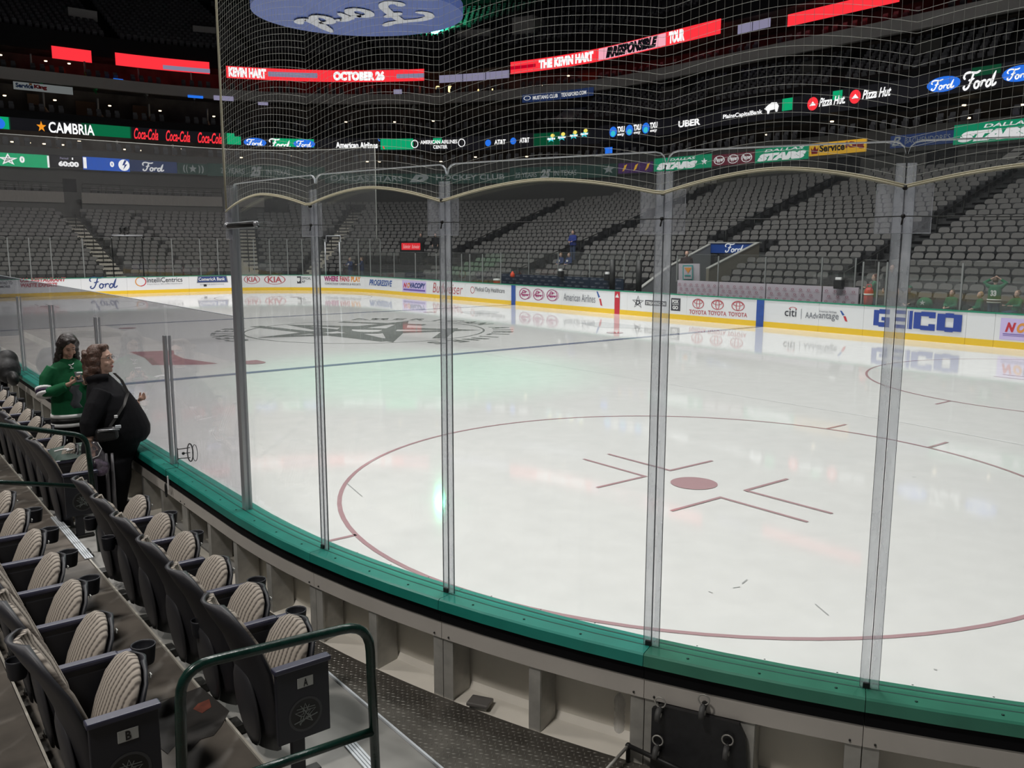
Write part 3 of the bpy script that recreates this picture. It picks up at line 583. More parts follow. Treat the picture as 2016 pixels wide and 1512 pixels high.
# aisles: (t, lit?, k0, k1); lit flag puts the light into the step colour
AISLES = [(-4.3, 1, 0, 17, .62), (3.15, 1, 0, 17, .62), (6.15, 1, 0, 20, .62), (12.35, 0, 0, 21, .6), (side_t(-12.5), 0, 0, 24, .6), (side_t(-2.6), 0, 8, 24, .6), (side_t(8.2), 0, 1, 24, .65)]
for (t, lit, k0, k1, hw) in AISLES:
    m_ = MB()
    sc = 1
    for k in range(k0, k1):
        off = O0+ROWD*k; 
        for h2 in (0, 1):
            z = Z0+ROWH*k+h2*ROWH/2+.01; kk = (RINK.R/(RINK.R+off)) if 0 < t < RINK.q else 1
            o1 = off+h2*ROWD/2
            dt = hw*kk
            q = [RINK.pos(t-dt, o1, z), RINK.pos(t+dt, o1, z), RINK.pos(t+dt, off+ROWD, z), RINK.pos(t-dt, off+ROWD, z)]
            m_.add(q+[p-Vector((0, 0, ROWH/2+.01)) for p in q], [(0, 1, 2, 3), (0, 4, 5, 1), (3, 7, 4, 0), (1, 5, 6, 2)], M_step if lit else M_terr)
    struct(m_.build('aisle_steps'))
    # handrail down the aisle edge
    m_ = MB(); pts = []
    kk0 = 2 if lit else 1
    for k in range(k0+kk0, k1-2, 3):
        off = O0+ROWD*k; z = Z0+ROWH*k; kx = (RINK.R/(RINK.R+off)) if 0 < t < RINK.q else 1
        a = RINK.pos(t+.0*kx, off+.3, z+.9); b = RINK.pos(t, off+1.7, z+.9+ROWH*1.7/ROWD)
        m_.tube([RINK.pos(t, off+.3, z), a], .03, M_dark, 5); pts.append(a)
    m_.tube(pts, .03, M_dark, 5); tag(m_.build('aisle_handrail'), 'dark handrails up the %s seating aisle' % {-4.3: 'far end', 3.15: 'far end right-hand', 6.15: 'corner', 12.35: 'blue-line corner'}.get(t, {5: 'centre side', 4: 'bench side', 6: 'right side'}.get(AISLES.index((t, lit, k0, k1, hw)), 'side')), 'handrail')
# far seats
def far_seat_geo(mb, M=None, cl=M_fseat, shl=M_fshell):
    f = (lambda p: M @ Vector(p)) if M else Vector
    # backrest (rounded shoulders, leaning back), faces +y
    o = [(-.225, .672), (-.248, .70), (-.250, .79), (-.215, .865), (-.12, .893), (.12, .893), (.215, .865), (.250, .79), (.248, .70), (.225, .672)]
    fr = [f((x, -.10-(z-.4)*.28, z)) for x, z in o]; bk = [f((x*1.02, -.16-(z-.4)*.28, z+.01)) for x, z in o]; n = len(o)
    mb.add(fr, [tuple(range(n))[::-1]], cl); mb.add(fr+bk, [(i, (i+1) % n, n+(i+1) % n, n+i) for i in range(n)], shl); mb.add(bk, [tuple(range(n))], shl); mb.add([f(p) for p in ((-.17, -.12, .2), (.17, -.12, .2), (.17, -.175, .66), (-.17, -.175, .66))], [(0, 1, 2, 3)], shl)
    # tipped-up seat pan in front of it
    o = [(-.20, .22), (-.215, .36), (-.17, .46), (0, .485), (.17, .46), (.215, .36), (.20, .22)]; n = len(o)
    fr = [f((x, .06-(.6-z)*.1, z)) for x, z in o]; bk = [f((x, -.04, z)) for x, z in o]
    mb.add(fr, [tuple(range(n))[::-1]], shl); mb.add(fr+bk, [(i, (i+1) % n, n+(i+1) % n, n+i) for i in range(n)], shl)
    for sx in (-.256, .256):
        q = [f(p) for p in ((sx-.02, -.2, .05), (sx+.02, -.2, .05), (sx+.02, .14, .05), (sx-.02, .14, .05), (sx-.02, -.2, .6), (sx+.02, -.2, .6), (sx+.02, .16, .6), (sx-.02, .16, .6))]
        mb.add(q, [(0, 3, 2, 1), (4, 5, 6, 7), (0, 1, 5, 4), (2, 3, 7, 6), (1, 2, 6, 5), (0, 4, 7, 3)], shl)
seats = []
def blocked(t, k, off):
    pu, pv = proj(RINK.pos(t, off, Z0+ROWH*k+.6))
    if 1098 < pu < 1133 and 505 < pv < 528: return True
    if abs(pu-1132) < 9 and 482 < pv < 502: return True
    if (abs(pu-829) < 9 or abs(pu-858) < 9) and 470 < pv < 495: return True
    kx = (RINK.R/(RINK.R+off)) if 0 < t < RINK.q else 1
    for (ta, lit, k0, k1, hw) in AISLES:
        if k0 <= k < k1 and abs(t-ta) < (hw+.27)*kx: return True
    if k < 8 and TUN[0]-.45 < t < TUN[1]+.45: return True
    if k < 4 and RINK.t_at(628, 2) < t < RINK.t_at(722, 2): return True
    if k < 5 and RINK.t_at(728, 2) < t < RINK.t_at(776, 2) and k > 1: return True
    return False
rnd = random.Random(3)
for k in range(24):
    off = O0+ROWD*k+.5; z = Z0+ROWH*k; t = -14+.28*(k % 2)
    while t < TR-.6:
        kx = (RINK.R+off)/RINK.R if 0 < t < RINK.q else 1
        if not (t < TC and k >= 17) and not (t < RINK.q and k >= 21) and not blocked(t, k, off): seats.append((t, off, z, k))
        t += .565/kx
PZ = ZPAR-.5
t = -14
while t < TC-.3:
    kx = (RINK.R+OT17)/RINK.R if 0 < t < RINK.q else 1
    if abs(RINK.t_at(142, 7, OT17)-t) > 1.4/kx and abs(RINK.t_at(453, 7, OT17)-t) > 1.2/kx: seats.append((t, OT17+1.2, PZ+.15, 30))
    t += .6/kx
def fs_ok(s):
    p = RINK.pos(s[0], s[1], s[2]+.6); u, v = proj(p); return -25 < u < 2045
seats = [s for s in seats if fs_ok(s)]
seats.sort(key=lambda s: (RINK.pos(s[0], s[1], s[2])-Vector(CAM)).length)
# seats fully hidden behind the two white/navy bench walls stay in the crowd mesh
near_s = [s for s in seats if s[3] > 0 or s[0] > side_t(12)][:300]; nset = set(near_s)
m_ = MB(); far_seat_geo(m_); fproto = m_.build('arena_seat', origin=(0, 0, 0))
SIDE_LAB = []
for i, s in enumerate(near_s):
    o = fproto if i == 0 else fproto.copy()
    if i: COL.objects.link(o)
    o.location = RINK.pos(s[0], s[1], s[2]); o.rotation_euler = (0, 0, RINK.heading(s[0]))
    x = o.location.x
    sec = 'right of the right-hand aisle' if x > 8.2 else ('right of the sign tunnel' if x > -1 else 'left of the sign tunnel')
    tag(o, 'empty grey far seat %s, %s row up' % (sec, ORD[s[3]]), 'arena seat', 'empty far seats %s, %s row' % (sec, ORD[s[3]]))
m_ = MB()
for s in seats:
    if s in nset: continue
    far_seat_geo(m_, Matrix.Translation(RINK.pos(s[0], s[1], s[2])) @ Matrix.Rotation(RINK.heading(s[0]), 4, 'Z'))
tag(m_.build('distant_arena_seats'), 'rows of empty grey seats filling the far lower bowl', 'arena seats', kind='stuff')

# =================================================================== benches, tunnel
def wallpiece(name, path, u0, u1, off, z0, z1, m, label, cat, group=None, art=None, th_=.06):
    t0, t1 = path.t_at(u0, (z0+z1)/2, off), path.t_at(u1, (z0+z1)/2, off)
    root = empty(name, path.pos((t0+t1)/2, off, z0)); tag(root, label, cat, group)
    m_ = MB(); band(m_, path, t0+.01, t1-.01, [(off, z0), (off, z1), (off+th_, z1), (off+th_, z0)], m); m_.build('panel', root)
    if art: m_ = MB(); art(m_, t0, t1); m_.build('pattern', root)
    return root
M_navyp = mat('bench_navy', (.012, .025, .05), .5); M_whitep = mat('bench_white', (.55, .50, .56), .5); M_grw = mat('ramp_grey', (.23, .24, .25), .7); M_grw2 = mat('ramp_top', (.36, .36, .34), .7); M_tan = mat('ramp_tan', (.22, .20, .16), .7)
def pat_navy(mb, t0, t1):
    n = max(1, round((t1-t0)/.55))
    for r in range(3):
        for i in range(n):
            x = t0+(i+.5+(.5 if r == 1 else 0))*(t1-t0)/n-.17
            if x+.34 < t1: wrap(mb, text2d('GEICO', .02), RINK, x, 1.4-.19*r, .34, .075, BY-.05, C_lg)
def pat_white(mb, t0, t1):
    n = max(1, round((t1-t0)/.34))
    for r in range(3):
        for i in range(n):
            x = t0+(i+.5+(.3 if r == 1 else 0))*(t1-t0)/n-.12
            if x+.24 < t1: wrap(mb, ring2d(.5, .5, .5, .5, .16, 12), RINK, x+.05, 1.36-.2*r, .13, .085, BY-.05, C_pink); wrap(mb, text2d('TOYOTA'), RINK, x, 1.31-.2*r, .23, .035, BY-.05, C_pink)
for i, (a, b) in enumerate(((987, 1041), (1041, 1099), (1099, 1161), (1161, 1227))):
    wallpiece('bench_wall', RINK, a, b, BY-.02, .9, 1.52, M_navyp, ['left end', 'second from left', 'third from left', 'right end'][i]+' navy panel of the bench wall with rows of small white words', 'bench panel', 'navy bench panels', pat_navy)
for i, (a, b) in enumerate(((1333, 1413.5), (1415, 1506.5), (1508, 1617), (1619, 1690))):
    wallpiece('penalty_bench_wall', RINK, a, b, BY-.02, .95, 1.57, M_whitep, ['leftmost', 'second from left', 'third from left', 'rightmost'][i]+' pale penalty bench panel with rows of tiny pink badges', 'bench panel', 'pale bench panels', pat_white)
m_ = MB(); band(m_, RINK, RINK.t_at(975, 1, .3), RINK.t_at(1700, 1, .3), [(.2, .3), (BY+.3, .3), (BY+.3, .9), (BY+1.3, .9)], M_terr); struct(m_.build('bench_floor'))
# ramp walls of the tunnel
XL, XR = -1.42, 1.46
for (x, sx, pts, m, nm) in ((XL, -.16, [(15.2, .3), (15.2, .62), (17.98, 2.03), (21.15, 3.16), (21.15, .3)], M_grw, 'left'), (XR, .16, [(17.3, .3), (17.3, 2.02), (21.1, 3.24), (21.1, .3)], M_tan, 'right')):
    m_ = MB(); a = [(x, y, z) for y, z in pts]; b = [(x+sx, y, z) for y, z in pts]; n = len(pts); m_.add(a+b, [tuple(range(n)), tuple(range(n, 2*n))[::-1]]+[(i, n+i, n+(i+1) % n, (i+1) % n) for i in range(n)], m); struct(m_.build('wall_tunnel_'+nm))
    m_ = MB(); P = [p for p in pts if p[1] > .5][-2:] if nm == 'right' else pts[1:4]
    for q in range(len(P)-1): 
        (y0, z0), (y1, z1) = P[q], P[q+1]; m_.add([(x-.02*(1 if sx > 0 else -1), y0, z0), (x-.02*(1 if sx > 0 else -1), y1, z1), (x+sx*1.15, y1, z1), (x+sx*1.15, y0, z0)]+[(x-.02*(1 if sx > 0 else -1), y0, z0+.05), (x-.02*(1 if sx > 0 else -1), y1, z1+.05), (x+sx*1.15, y1, z1+.05), (x+sx*1.15, y0, z0+.05)], [(4, 5, 6, 7), (0, 4, 7, 3), (0, 1, 5, 4), (3, 7, 6, 2)], M_grw2)
    struct(m_.build('trim_tunnel_'+nm))
m_ = MB(); m_.add([(XL, 14.9, .4), (XR, 14.9, .4), (XR, 24, .4), (XL, 24, .4)], [(0, 1, 2, 3)], M_terr); m_.add([(XL, 23.9, .4), (XR, 23.9, .4), (XR, 23.9, 2.8), (XL, 23.9, 2.8)], [(0, 1, 2, 3)], M_void); struct(m_.build('tunnel_floor'))
sg = empty('tunnel_sign', (0, 21.1, 2.7)); tag(sg, 'blue sign with white script word above the player tunnel', 'sign')
m_ = MB(); m_.box((.02, 21.2, 2.98), (2.86, .2, .5), mat('sign_blue', (.01, .06, .30), .4)); m_.box((.02, 21.2, 3.26), (3.1, .3, .06), M_grw2); m_.build('sign_panel', sg)
m_ = MB(); q = SCR(.026); lay = layers(q); m_.add([(-.42+x*1.15, 21.08-.004*lay[i], 2.79+y*.42) for i, (x, y) in enumerate(q[0])], q[1], led('signwhite', (.85, .87, .92), .75)); m_.build('lettering', sg)
# stair box with orange and teal poster in the tunnel
th = empty('poster_board', on_y(1370, 560, 15.6)); tag(th, 'white board with teal-framed orange poster beside the tunnel', 'poster')
def quad_y(u0, v0, u1, v1, y): return [on_y(u0, v1, y), on_y(u1, v1, y), on_y(u1, v0, y), on_y(u0, v0, y)]
def slab(mb, q, m, d=.05): mb.add(q+[p+Vector((0, d, 0)) for p in q], [(0, 1, 2, 3), (4, 7, 6, 5), (0, 4, 5, 1), (1, 5, 6, 2), (2, 6, 7, 3), (3, 7, 4, 0)], m)
m_ = MB(); slab(m_, quad_y(1336, 519, 1377, 555, 15.6), M_whitep); m_.build('board', th)
m_ = MB(); slab(m_, quad_y(1344, 522, 1364, 551, 15.55), C_teal, .02); m_.build('frame', th)
m_ = MB(); slab(m_, quad_y(1346, 524.5, 1362, 549, 15.53), M_whitep, .01); m_.add([on_y(1347, 527, 15.515), on_y(1361, 527, 15.515), on_y(1355, 538, 15.515)], [(0, 1, 2)], C_or); m_.add(quad_y(1348, 541, 1360, 544, 15.515), [(0, 1, 2, 3)], C_teal); m_.build('poster', th)
# dark padded posts at the bench ends
for u in (1205, 1257):
    p = on_y(u, 575, 13.9); m_ = MB(); m_.tube([(p.x, 13.9, .9), (p.x, 13.9, 2.45)], .14, M_ink, 12); tag(m_.build('padded_post'), 'black padded post at the %s of the bench opening' % ('left' if u < 1230 else 'right'), 'padded post')
# coolers and bottles
def cooler(u, v, y, s, lab):
    p = on_y(u, v, y); th = empty('drink_cooler', p); tag(th, lab, 'cooler')
    m_ = MB(); m_.lathe(p, [(.14*s, 0), (.16*s, .02*s), (.17*s, .36*s), (.17*s, .4*s)], mat('cooler_red', (.6, .04, .03), .4), 16); m_.build('tank', th)
    m_ = MB(); m_.lathe(p, [(.175*s, .40*s), (.18*s, .43*s), (.165*s, .5*s), (.02, .51*s)], C_w, 16); m_.build('lid', th)
cooler(978, 569, 14.2, 1.15, 'red drink cooler with white lid at the left end of the navy bench')
m_ = MB(); p = on_y(1009, 546, 14.5); m_.lathe(p, [(.1, 0), (.13, .05), (.12, .2), (.05, .28), (.04, .33)], mat('bag_red', (.75, .08, .03), .5), 10); tag(m_.build('towel_bundle'), 'orange-red bundle on top of the navy bench wall', 'bundle')
for (u, v, nm) in ((1104, 543, 'middle'), (1196, 550, 'right')):
    p = on_y(u, v, 14.6); m_ = MB(); m_.rbox(p+Vector((0, 0, .1)), (.32, .2, .3), M_ink, .02); m_.rbox(p+Vector((0, -.02, .27)), (.2, .12, .18), C_w, .02); tag(m_.build('bench_monitor'), 'small black box with white paper on the %s of the bench wall' % nm, 'box')
p = on_y(1651, 566, 14.6); m_ = MB(); m_.rbox(p+Vector((0, 0, .12)), (.34, .2, .34), M_ink, .02); m_.rbox(p+Vector((0, -.03, .3)), (.24, .1, .16), C_w, .02); tag(m_.build('bench_monitor'), 'small black box with white paper above the pale penalty bench', 'box')
# Red lit advertising screen in the corner seats
PS = RINK; _t, _z = PS.tz(809, 492, 6.5); _t1, _z1 = PS.tz(809, 478.5, 6.5)
th = empty('red_screen', PS.pos(_t, 6.5, _z)); tag(th, 'small glowing red screen with white squiggles in the corner seats', 'screen')
t0, t1 = PS.t_at(791, _z, 6.5), PS.t_at(828, _z, 6.5)
m_ = MB(); band(m_, PS, t0-.1, t1+.1, [(6.5, _z-.1), (6.5, _z1+.1), (6.7, _z1+.1), (6.7, _z-.1)], M_ink); m_.build('housing', th)
m_ = MB(); band(m_, PS, t0, t1, [(6.48, _z), (6.48, _z1)], led('red', (.85, .02, .03), .9)); m_.build('display', th)
m_ = MB(); px_text(m_, PS, 6.45, 'Budweiser', 794, 808, 481, 489, led('pinkish', (1, .6, .6), .8), .0, .4); px_text(m_, PS, 6.45, 'Budweiser', 811, 826, 482, 489, led('pinkish', (1, .6, .6), .8), .0, .4); m_.build('lettering', th)
m_ = MB(); band(m_, PS, t0-.1, t1+.1, [(6.5, Z0+ROWH*3), (6.5, _z-.1), (8, _z-.1)], M_void); struct(m_.build('wall_corner_tunnel'))

# =================================================================== upper levels
TL, TRR = -22, 110
def zmid(path, u, v): return path.tz(u, v, 0)[1]
def span(mb, path, prof, m, t0=None, t1=None): band(mb, path, TL if t0 is None else t0, (path.q+80) if t1 is None else t1, prof, m, step=1.2)
# structural fascias
m_ = MB(); span(m_, R1, [(.05, 9.05), (.05, 10.6), (.4, 10.6), (.4, 9.05), (.05, 9.05)], M_cwall); span(m_, R1, [(.4, 10.5), (3.5, 10.5), (3.5, 10.5)], M_suite); struct(m_.build('trim_first_level'))
m_ = MB(); span(m_, R1, [(4.7, 9), (4.7, 12.3)], M_suite); struct(m_.build('wall_suites_first'))
m_ = MB(); span(m_, R2, [(.06, 12.35), (.06, 14.0), (.4, 14.0), (.4, 12.35), (.06, 12.35)], M_void); span(m_, R2, [(.4, 12.36), (6, 12.36)], M_cwall); struct(m_.build('trim_second_level'))
m_ = MB(); span(m_, R2, [(.4, 13.9), (6.5, 13.9)], M_suite); span(m_, R2, [(6.5, 13.8), (6.5, 18)], M_suite); struct(m_.build('wall_suites_second'))
m_ = MB(); span(m_, R3, [(0, 16.95), (0, 17.9), (.4, 17.9), (.4, 16.95), (0, 16.95)], M_band); span(m_, R3, [(.4, 17.8), (7.5, 17.8)], M_suite); span(m_, R3, [(7.5, 17.8), (7.5, 24)], M_suite); struct(m_.build('trim_third_level'))
m_ = MB(); span(m_, R3, [(0.4, 17.0), (4.5, 17.0)], M_suite, None, R3.t_at(1130, 17)); struct(m_.build('ceiling_suites'))
m_ = MB(); span(m_, R4, [(.08, 20.4), (.08, 22.2), (.5, 22.2), (.5, 20.4), (.08, 20.4)], M_void); span(m_, R4, [(.5, 20.5), (6.5, 20.5)], M_suite); struct(m_.build('trim_fourth_level'))
# upper deck, risers
m_ = MB(); pr = [(.5, 22.1)]
for k in range(18): pr += [(.5+.85*(k+1), 22.1+.46*k), (.5+.85*(k+1), 22.1+.46*(k+1))]
span(m_, R4, pr, mat('deck_dark', (.012, .012, .015), .9)); struct(m_.build('upper_deck_floor'))
m_ = MB(); span(m_, R4, [(16, 30), (16, 37)], M_void); struct(m_.build('wall_outer'))
m_ = MB(); m_.add([(-90, -70, 37), (90, -70, 37), (90, 75, 37), (-90, 75, 37)], [(0, 1, 2, 3)], M_void); struct(m_.build('ceiling'))
# mid-level seats on the long side (between the black ribbon and the concrete band)
m_ = MB(); ts0 = R2.t_at(1130, 14.5); pr = [(.5, 14.0)]
for k in range(5): pr += [(.5+.8*(k+1), 14.0+.55*k), (.5+.8*(k+1), 14.0+.55*(k+1))]
span(m_, R2, pr, M_terr, ts0); struct(m_.build('club_level_floor'))
# dark seats of club level, suites and upper deck as one crowd of chairs
M_useat = mat('upper_seat', (.13, .13, .14), .7)
def box_seat(mb, M):
    f = lambda p: M @ Vector(p)
    q = [f(p) for p in ((-.21, -.08, .35), (.21, -.08, .35), (.21, -.02, .35), (-.21, -.02, .35), (-.17, -.2, .86), (.17, -.2, .86), (.17, -.14, .86), (-.17, -.14, .86))]
    mb.add(q, [(3, 2, 6, 7), (4, 5, 6, 7), (0, 4, 5, 1), (0, 3, 7, 4), (1, 2, 6, 5)], M_useat)
    q = [f(p) for p in ((-.2, -.04, .25), (.2, -.04, .25), (.18, .12, .6), (-.18, .12, .6), (-.18, .02, .6), (.18, .02, .6))]
    mb.add(q, [(0, 1, 2, 3), (3, 2, 5, 4), (0, 3, 4), (1, 5, 2)], M_useat)
m_ = MB()
def seatrow(path, off, z, t0, t1, step=.58, gaps=11.0):
    t = t0
    while t < t1:
        kx = (path.R+off)/path.R if 0 < t < path.q else 1
        g = (t*kx) % gaps
        if g > 1.1:
            p = path.pos(t, off, z); u, v = proj(p)
            if -20 < u < 2040 and v > -25: box_seat(m_, Matrix.Translation(p) @ Matrix.Rotation(path.heading(t), 4, 'Z'))
        t += step/kx
for k in range(5): seatrow(R2, 1.0+.8*k, 14.0+.55*k, ts0, R2.q+75)
seatrow(R2, 1.2, 13.95, TL, ts0, .75, 4.2); seatrow(R3, 1.2, 17.85, TL, R3.q+75, .75, 4.2); seatrow(R1, 1.0, 10.5, TL, R1.q+70, .75, 4.2)
for k in range(17): seatrow(R4, .5+.85*k+.5, 22.1+.46*k, TL, R4.q+50, .6, 13)
tag(m_.build('upper_level_seats'), 'dark rows of seats in the upper decks and suites', 'arena seats', kind='stuff')
# grey stair-tunnel walls in the upper decks
M_vom = mat('vomitory_grey', (.42, .41, .40), .8)
def vom(path, off, u0, u1, v0, v1, lab, m=M_vom, dpt=2.4, sl=.0):
    t0, z0 = path.tz(u0, v1, off); t1, _ = path.tz(u1, v1, off); _, z1 = path.tz((u0+u1)/2, v0, off); z0 = min(z0, z1-.3)
    m_ = MB(); m_.loft([[path.pos(t, off, z0), path.pos(t, off, z1), path.pos(t, off+dpt, z1+sl), path.pos(t, off+dpt, z0)] for t in (t0, (t0+t1)/2, t1)], m, True, False)
    return tag(m_.build('stairwell_wall'), lab, 'stairwell wall')
vom(R4, 5, 1058, 1195, 49, 76, 'long grey stairwell wall in the upper deck above the red tour ribbon')
vom(R4, 7, 1240, 1372, 20, 44, 'grey stairwell wall high in the upper deck right of centre')
vom(R4, 3, 1008, 1050, 32, 80, 'narrow grey stairwell wall beside the centre of the upper deck')
vom(R4, 4, 900, 965, 58, 76, 'grey stairwell wall behind the hanging oval')
vom(R4, 5, 765, 840, 72, 108, 'grey stairwell wall below the hanging oval')
vom(R4, 4.5, 135, 192, 18, 35, 'grey stairwell lintel at the upper left')
vom(R4, 4.5, 380, 425, 52, 62, 'grey stairwell lintel left of the netting')
vom(R4, 6, 1060, 1080, 60, 76, 'small grey pier in the upper deck')
for (u0, u1, v0, v1, lab) in ((1300, 1345, 170, 210, 'left'), (1395, 1440, 152, 185, 'middle'), (1575, 1610, 120, 150, 'right'), (1800, 1850, 78, 118, 'far right')):
    vom(R2, 2.2, u0, u1, v0, v1, 'dim grey stair wall in the club seats, %s one' % lab, M_cwall, 1.4, .4)
m_ = MB(); t0, z0 = R2.tz(1090, 258, .5); t1, z1 = R2.tz(1140, 225, 3)
vom(R2, 1.5, 1090, 1130, 232, 262, 'pale sloping stair wall left of the club seats', M_band, 2.5, 1.2)

# suite dividers: post plus sloping rail
def divider(path, u, vtop, vmid, ud, vd, m, lab, grp):
    t, z1 = path.tz(u, vtop, 3.2); _, z0 = path.tz(u+4, vmid, 3.2); t2, z2 = path.tz(ud, vd, .35)
    th = empty('suite_divider', path.pos(t, 3.2, z0)); tag(th, lab, 'suite divider', grp)
    m_ = MB(); m_.tube([path.pos(t, 3.2, z0), path.pos(t, 3.2, z1)], .09, M_band, 5); m_.build('post', th)
    m_ = MB(); a = path.pos(t, 3.2, z0); b = path.pos(t2, .35, z2); m_.tube([a, b], .12, m, 5); m_.add([a, b, b-Vector((0, 0, .45)), a-Vector((0, 0, .9))], [(0, 1, 2, 3)], m); m_.build('sloping_rail', th)
M_gr = mat('rail_green', (.04, .42, .13), .6); M_br = mat('rail_brown', (.42, .28, .20), .6); M_gy = mat('rail_grey', (.42, .41, .39), .6)  # rail colours: green, brown and grey
nm = ['leftmost', 'second', 'third', 'fourth']
for i, a in enumerate(((60, 106, 133, 82, 164, M_gr), (166, 121, 144, 190, 176, M_gr), (272, 135, 157, 290, 187, M_gy), (376, 143, 165, 383, 195, M_gy))): divider(R3, a[0], a[1], a[2], a[3], a[4], a[5], '%s slanted partition of the suites under the red ribbon' % nm[i], 'upper suite partitions')
for i, a in enumerate(((85, 182, 212, 106, 239, M_br), (192, 194, 222, 216, 247, M_br), (293, 205, 231, 319, 256, M_br), (408, 214, 240, 416, 262, M_br))): divider(R2, a[0], a[1], a[2], a[3], a[4], a[5], '%s slanted partition of the suites above the black ribbon' % nm[i], 'middle suite partitions')
for i, a in enumerate(((111, 268, 292, 126, 306, M_br), (230, 276, 300, 247, 313, M_br), (340, 284, 307, 358, 320, M_br), (444, 292, 313, 458, 325, M_br))): divider(R1, a[0], a[1], a[2], a[3], a[4], a[5], '%s slanted partition of the suites below the black ribbon' % nm[i], 'lower suite partitions')
for i, (p_, a) in enumerate(((R3, (565, 160, 180, 562, 205)), (R3, (650, 165, 185, 650, 210)), (R3, (733, 168, 185, 733, 212)), (R3, (827, 170, 185, 812, 213)), (R3, (907, 170, 186, 896, 212)), (R2, (605, 228, 250, 603, 270)), (R2, (692, 228, 250, 690, 272)), (R2, (795, 232, 252, 778, 272)), (R2, (875, 230, 250, 868, 272)), (R2, (965, 225, 245, 935, 270)))):
    divider(p_, *a, M_gy, '%s dim grey suite partition seen through the netting' % (ORD[i]), 'partitions behind the netting')
# downlights
M_warm = led('warm', (1.0, .78, .50), 3.0)
def downlight(path, off, u, v, r, lab, grp='small ceiling downlights', m=None):
    t, z = path.tz(u, v, off); m_ = MB(); p = path.pos(t, off, z); m_.lathe(p, [(r*.9, -.05), (r, -.02), (r, .03)], m or M_warm, 8); tag(m_.build('downlight'), lab, 'downlight', grp)
for (p_, lst, lab) in ((R3, [(90, 120), (136, 125), (1, 108)], 'tiny warm downlight in the suites under the red ribbon at upper left'),
                       (R2, [(9, 188), (108, 197), (216, 208), (315, 218), (421, 229), (681, 240), (777, 240), (853, 238)], 'tiny warm downlight in the suites above the black ribbon'),
                       (R1, [(24, 279), (57, 281), (87, 283), (123, 285), (156, 278), (246, 294), (275, 296), (359, 293), (450, 309), (475, 310), (571, 307), (723, 318), (747, 318), (868, 318), (936, 309), (964, 318), (1037, 308), (1139, 303)], 'tiny warm downlight in the suites below the black ribbon'),
                       (R3, [(1046, 168), (1070, 168), (1119, 149), (1770, 44)], 'tiny warm downlight under the tour ribbon'), (R1, [(1510, 265), (1638, 239), (1898, 207), (1907, 232), (2012, 206)], 'tiny warm downlight under the long-side ribbon')):
    for (u, v) in lst: downlight(p_, 2.6, u, v, .13, lab)
for i, (u, v) in enumerate(((862, 176), (886, 176), (944, 182), (972, 181))):
    t, z = R3.tz(u, v, 3.0); th = empty('wall_lantern', R3.pos(t, 3, z)); tag(th, '%s of four glowing yellow lanterns in the far corner suite' % ORD[i], 'lantern', 'glowing lanterns')
    m_ = MB(); m_.lathe(R3.pos(t, 3, z-.25), [(.16, 0), (.2, .06), (.2, .5), (.16, .56)], led('lantern', (1, .72, .30), 2.2), 10); m_.build('lamp_shade', th); m_ = MB(); m_.tube([R3.pos(t, 3, z+.3), R3.pos(t, 3, z+.8)], .03, M_ink, 5); m_.build('hanger', th)
# suite back-wall warm panels
for (p_, u0, u1, v0, v1) in ((R2, 150, 190, 198, 228), (R2, 262, 290, 207, 240), (R3, 90, 136, 130, 152), (R3, 1, 40, 118, 140), (R2, 55, 78, 184, 205), (R1, 680, 695, 300, 325), (R3, 1140, 1175, 145, 165), (R2, 1420, 1450, 265, 290), (R3, 318, 337, 165, 185)):
    t0 = p_.t_at(u0, 15, 5); t1 = p_.t_at(u1, 15, 5); _, za = p_.tz(u0, v1, 5); _, zb = p_.tz(u0, v0, 5)
    m_ = MB(); band(m_, p_, t0, t1, [(5, za), (5, zb), (5.1, zb), (5.1, za)], mat('suite_wood', (.16, .085, .045), .7)); struct(m_.build('wall_suite_panel'))

# concourse railings and a pale mural
def rail_run(path, off, z, u0, u1, h, lab):
    t0, t1 = path.t_at(u0, z+h, off), path.t_at(u1, z+h, off); n = max(2, int((t1-t0)/1.3)); m_ = MB()
    for hh in (h, h*.55): m_.tube([path.pos(t0+(t1-t0)*i/n, off, z+hh) for i in range(n+1)], .03, M_dark, 5)
    for i in range(n+1): m_.tube([path.pos(t0+(t1-t0)*i/n, off, z), path.pos(t0+(t1-t0)*i/n, off, z+h)], .025, M_dark, 5)
    tag(m_.build('concourse_railing'), lab, 'railing')
rail_run(RINK, OT17+.25, ZPAR-.05, -10, 124, .75, 'dark railing above the pale parapet left of the far stair tunnel')
rail_run(RINK, OT17+.25, ZPAR-.05, 161, 436, .75, 'dark railing above the long pale parapet at the far end')
rail_run(RINK, OT21+.1, ZT21, 1850, 2040, 1.0, 'dark railing at the top of the stands under the large green banner')
m_ = MB(); t0, z0 = R1.tz(1945, 330, .2); t1, z1 = R1.tz(2030, 290, .2); n = 6
m_.add([R1.pos(t0, .2, z0), R1.pos(t0+.8, .2, z0), R1.pos(t1, .2, z1), R1.pos(t1-.9, .2, z1)], [(0, 1, 2, 3)], M_band); m_.add([R1.pos(t0+1.4, .2, z0), R1.pos(t0+2.2, .2, z0), R1.pos(t1, .2, z0+(z1-z0)*.6), R1.pos(t1, .2, z0+(z1-z0)*.85)], [(0, 1, 2, 3)], M_band); tag(m_.build('wall_mural'), 'pale grey diagonal wall graphic under the large green banner', 'mural', kind=None)
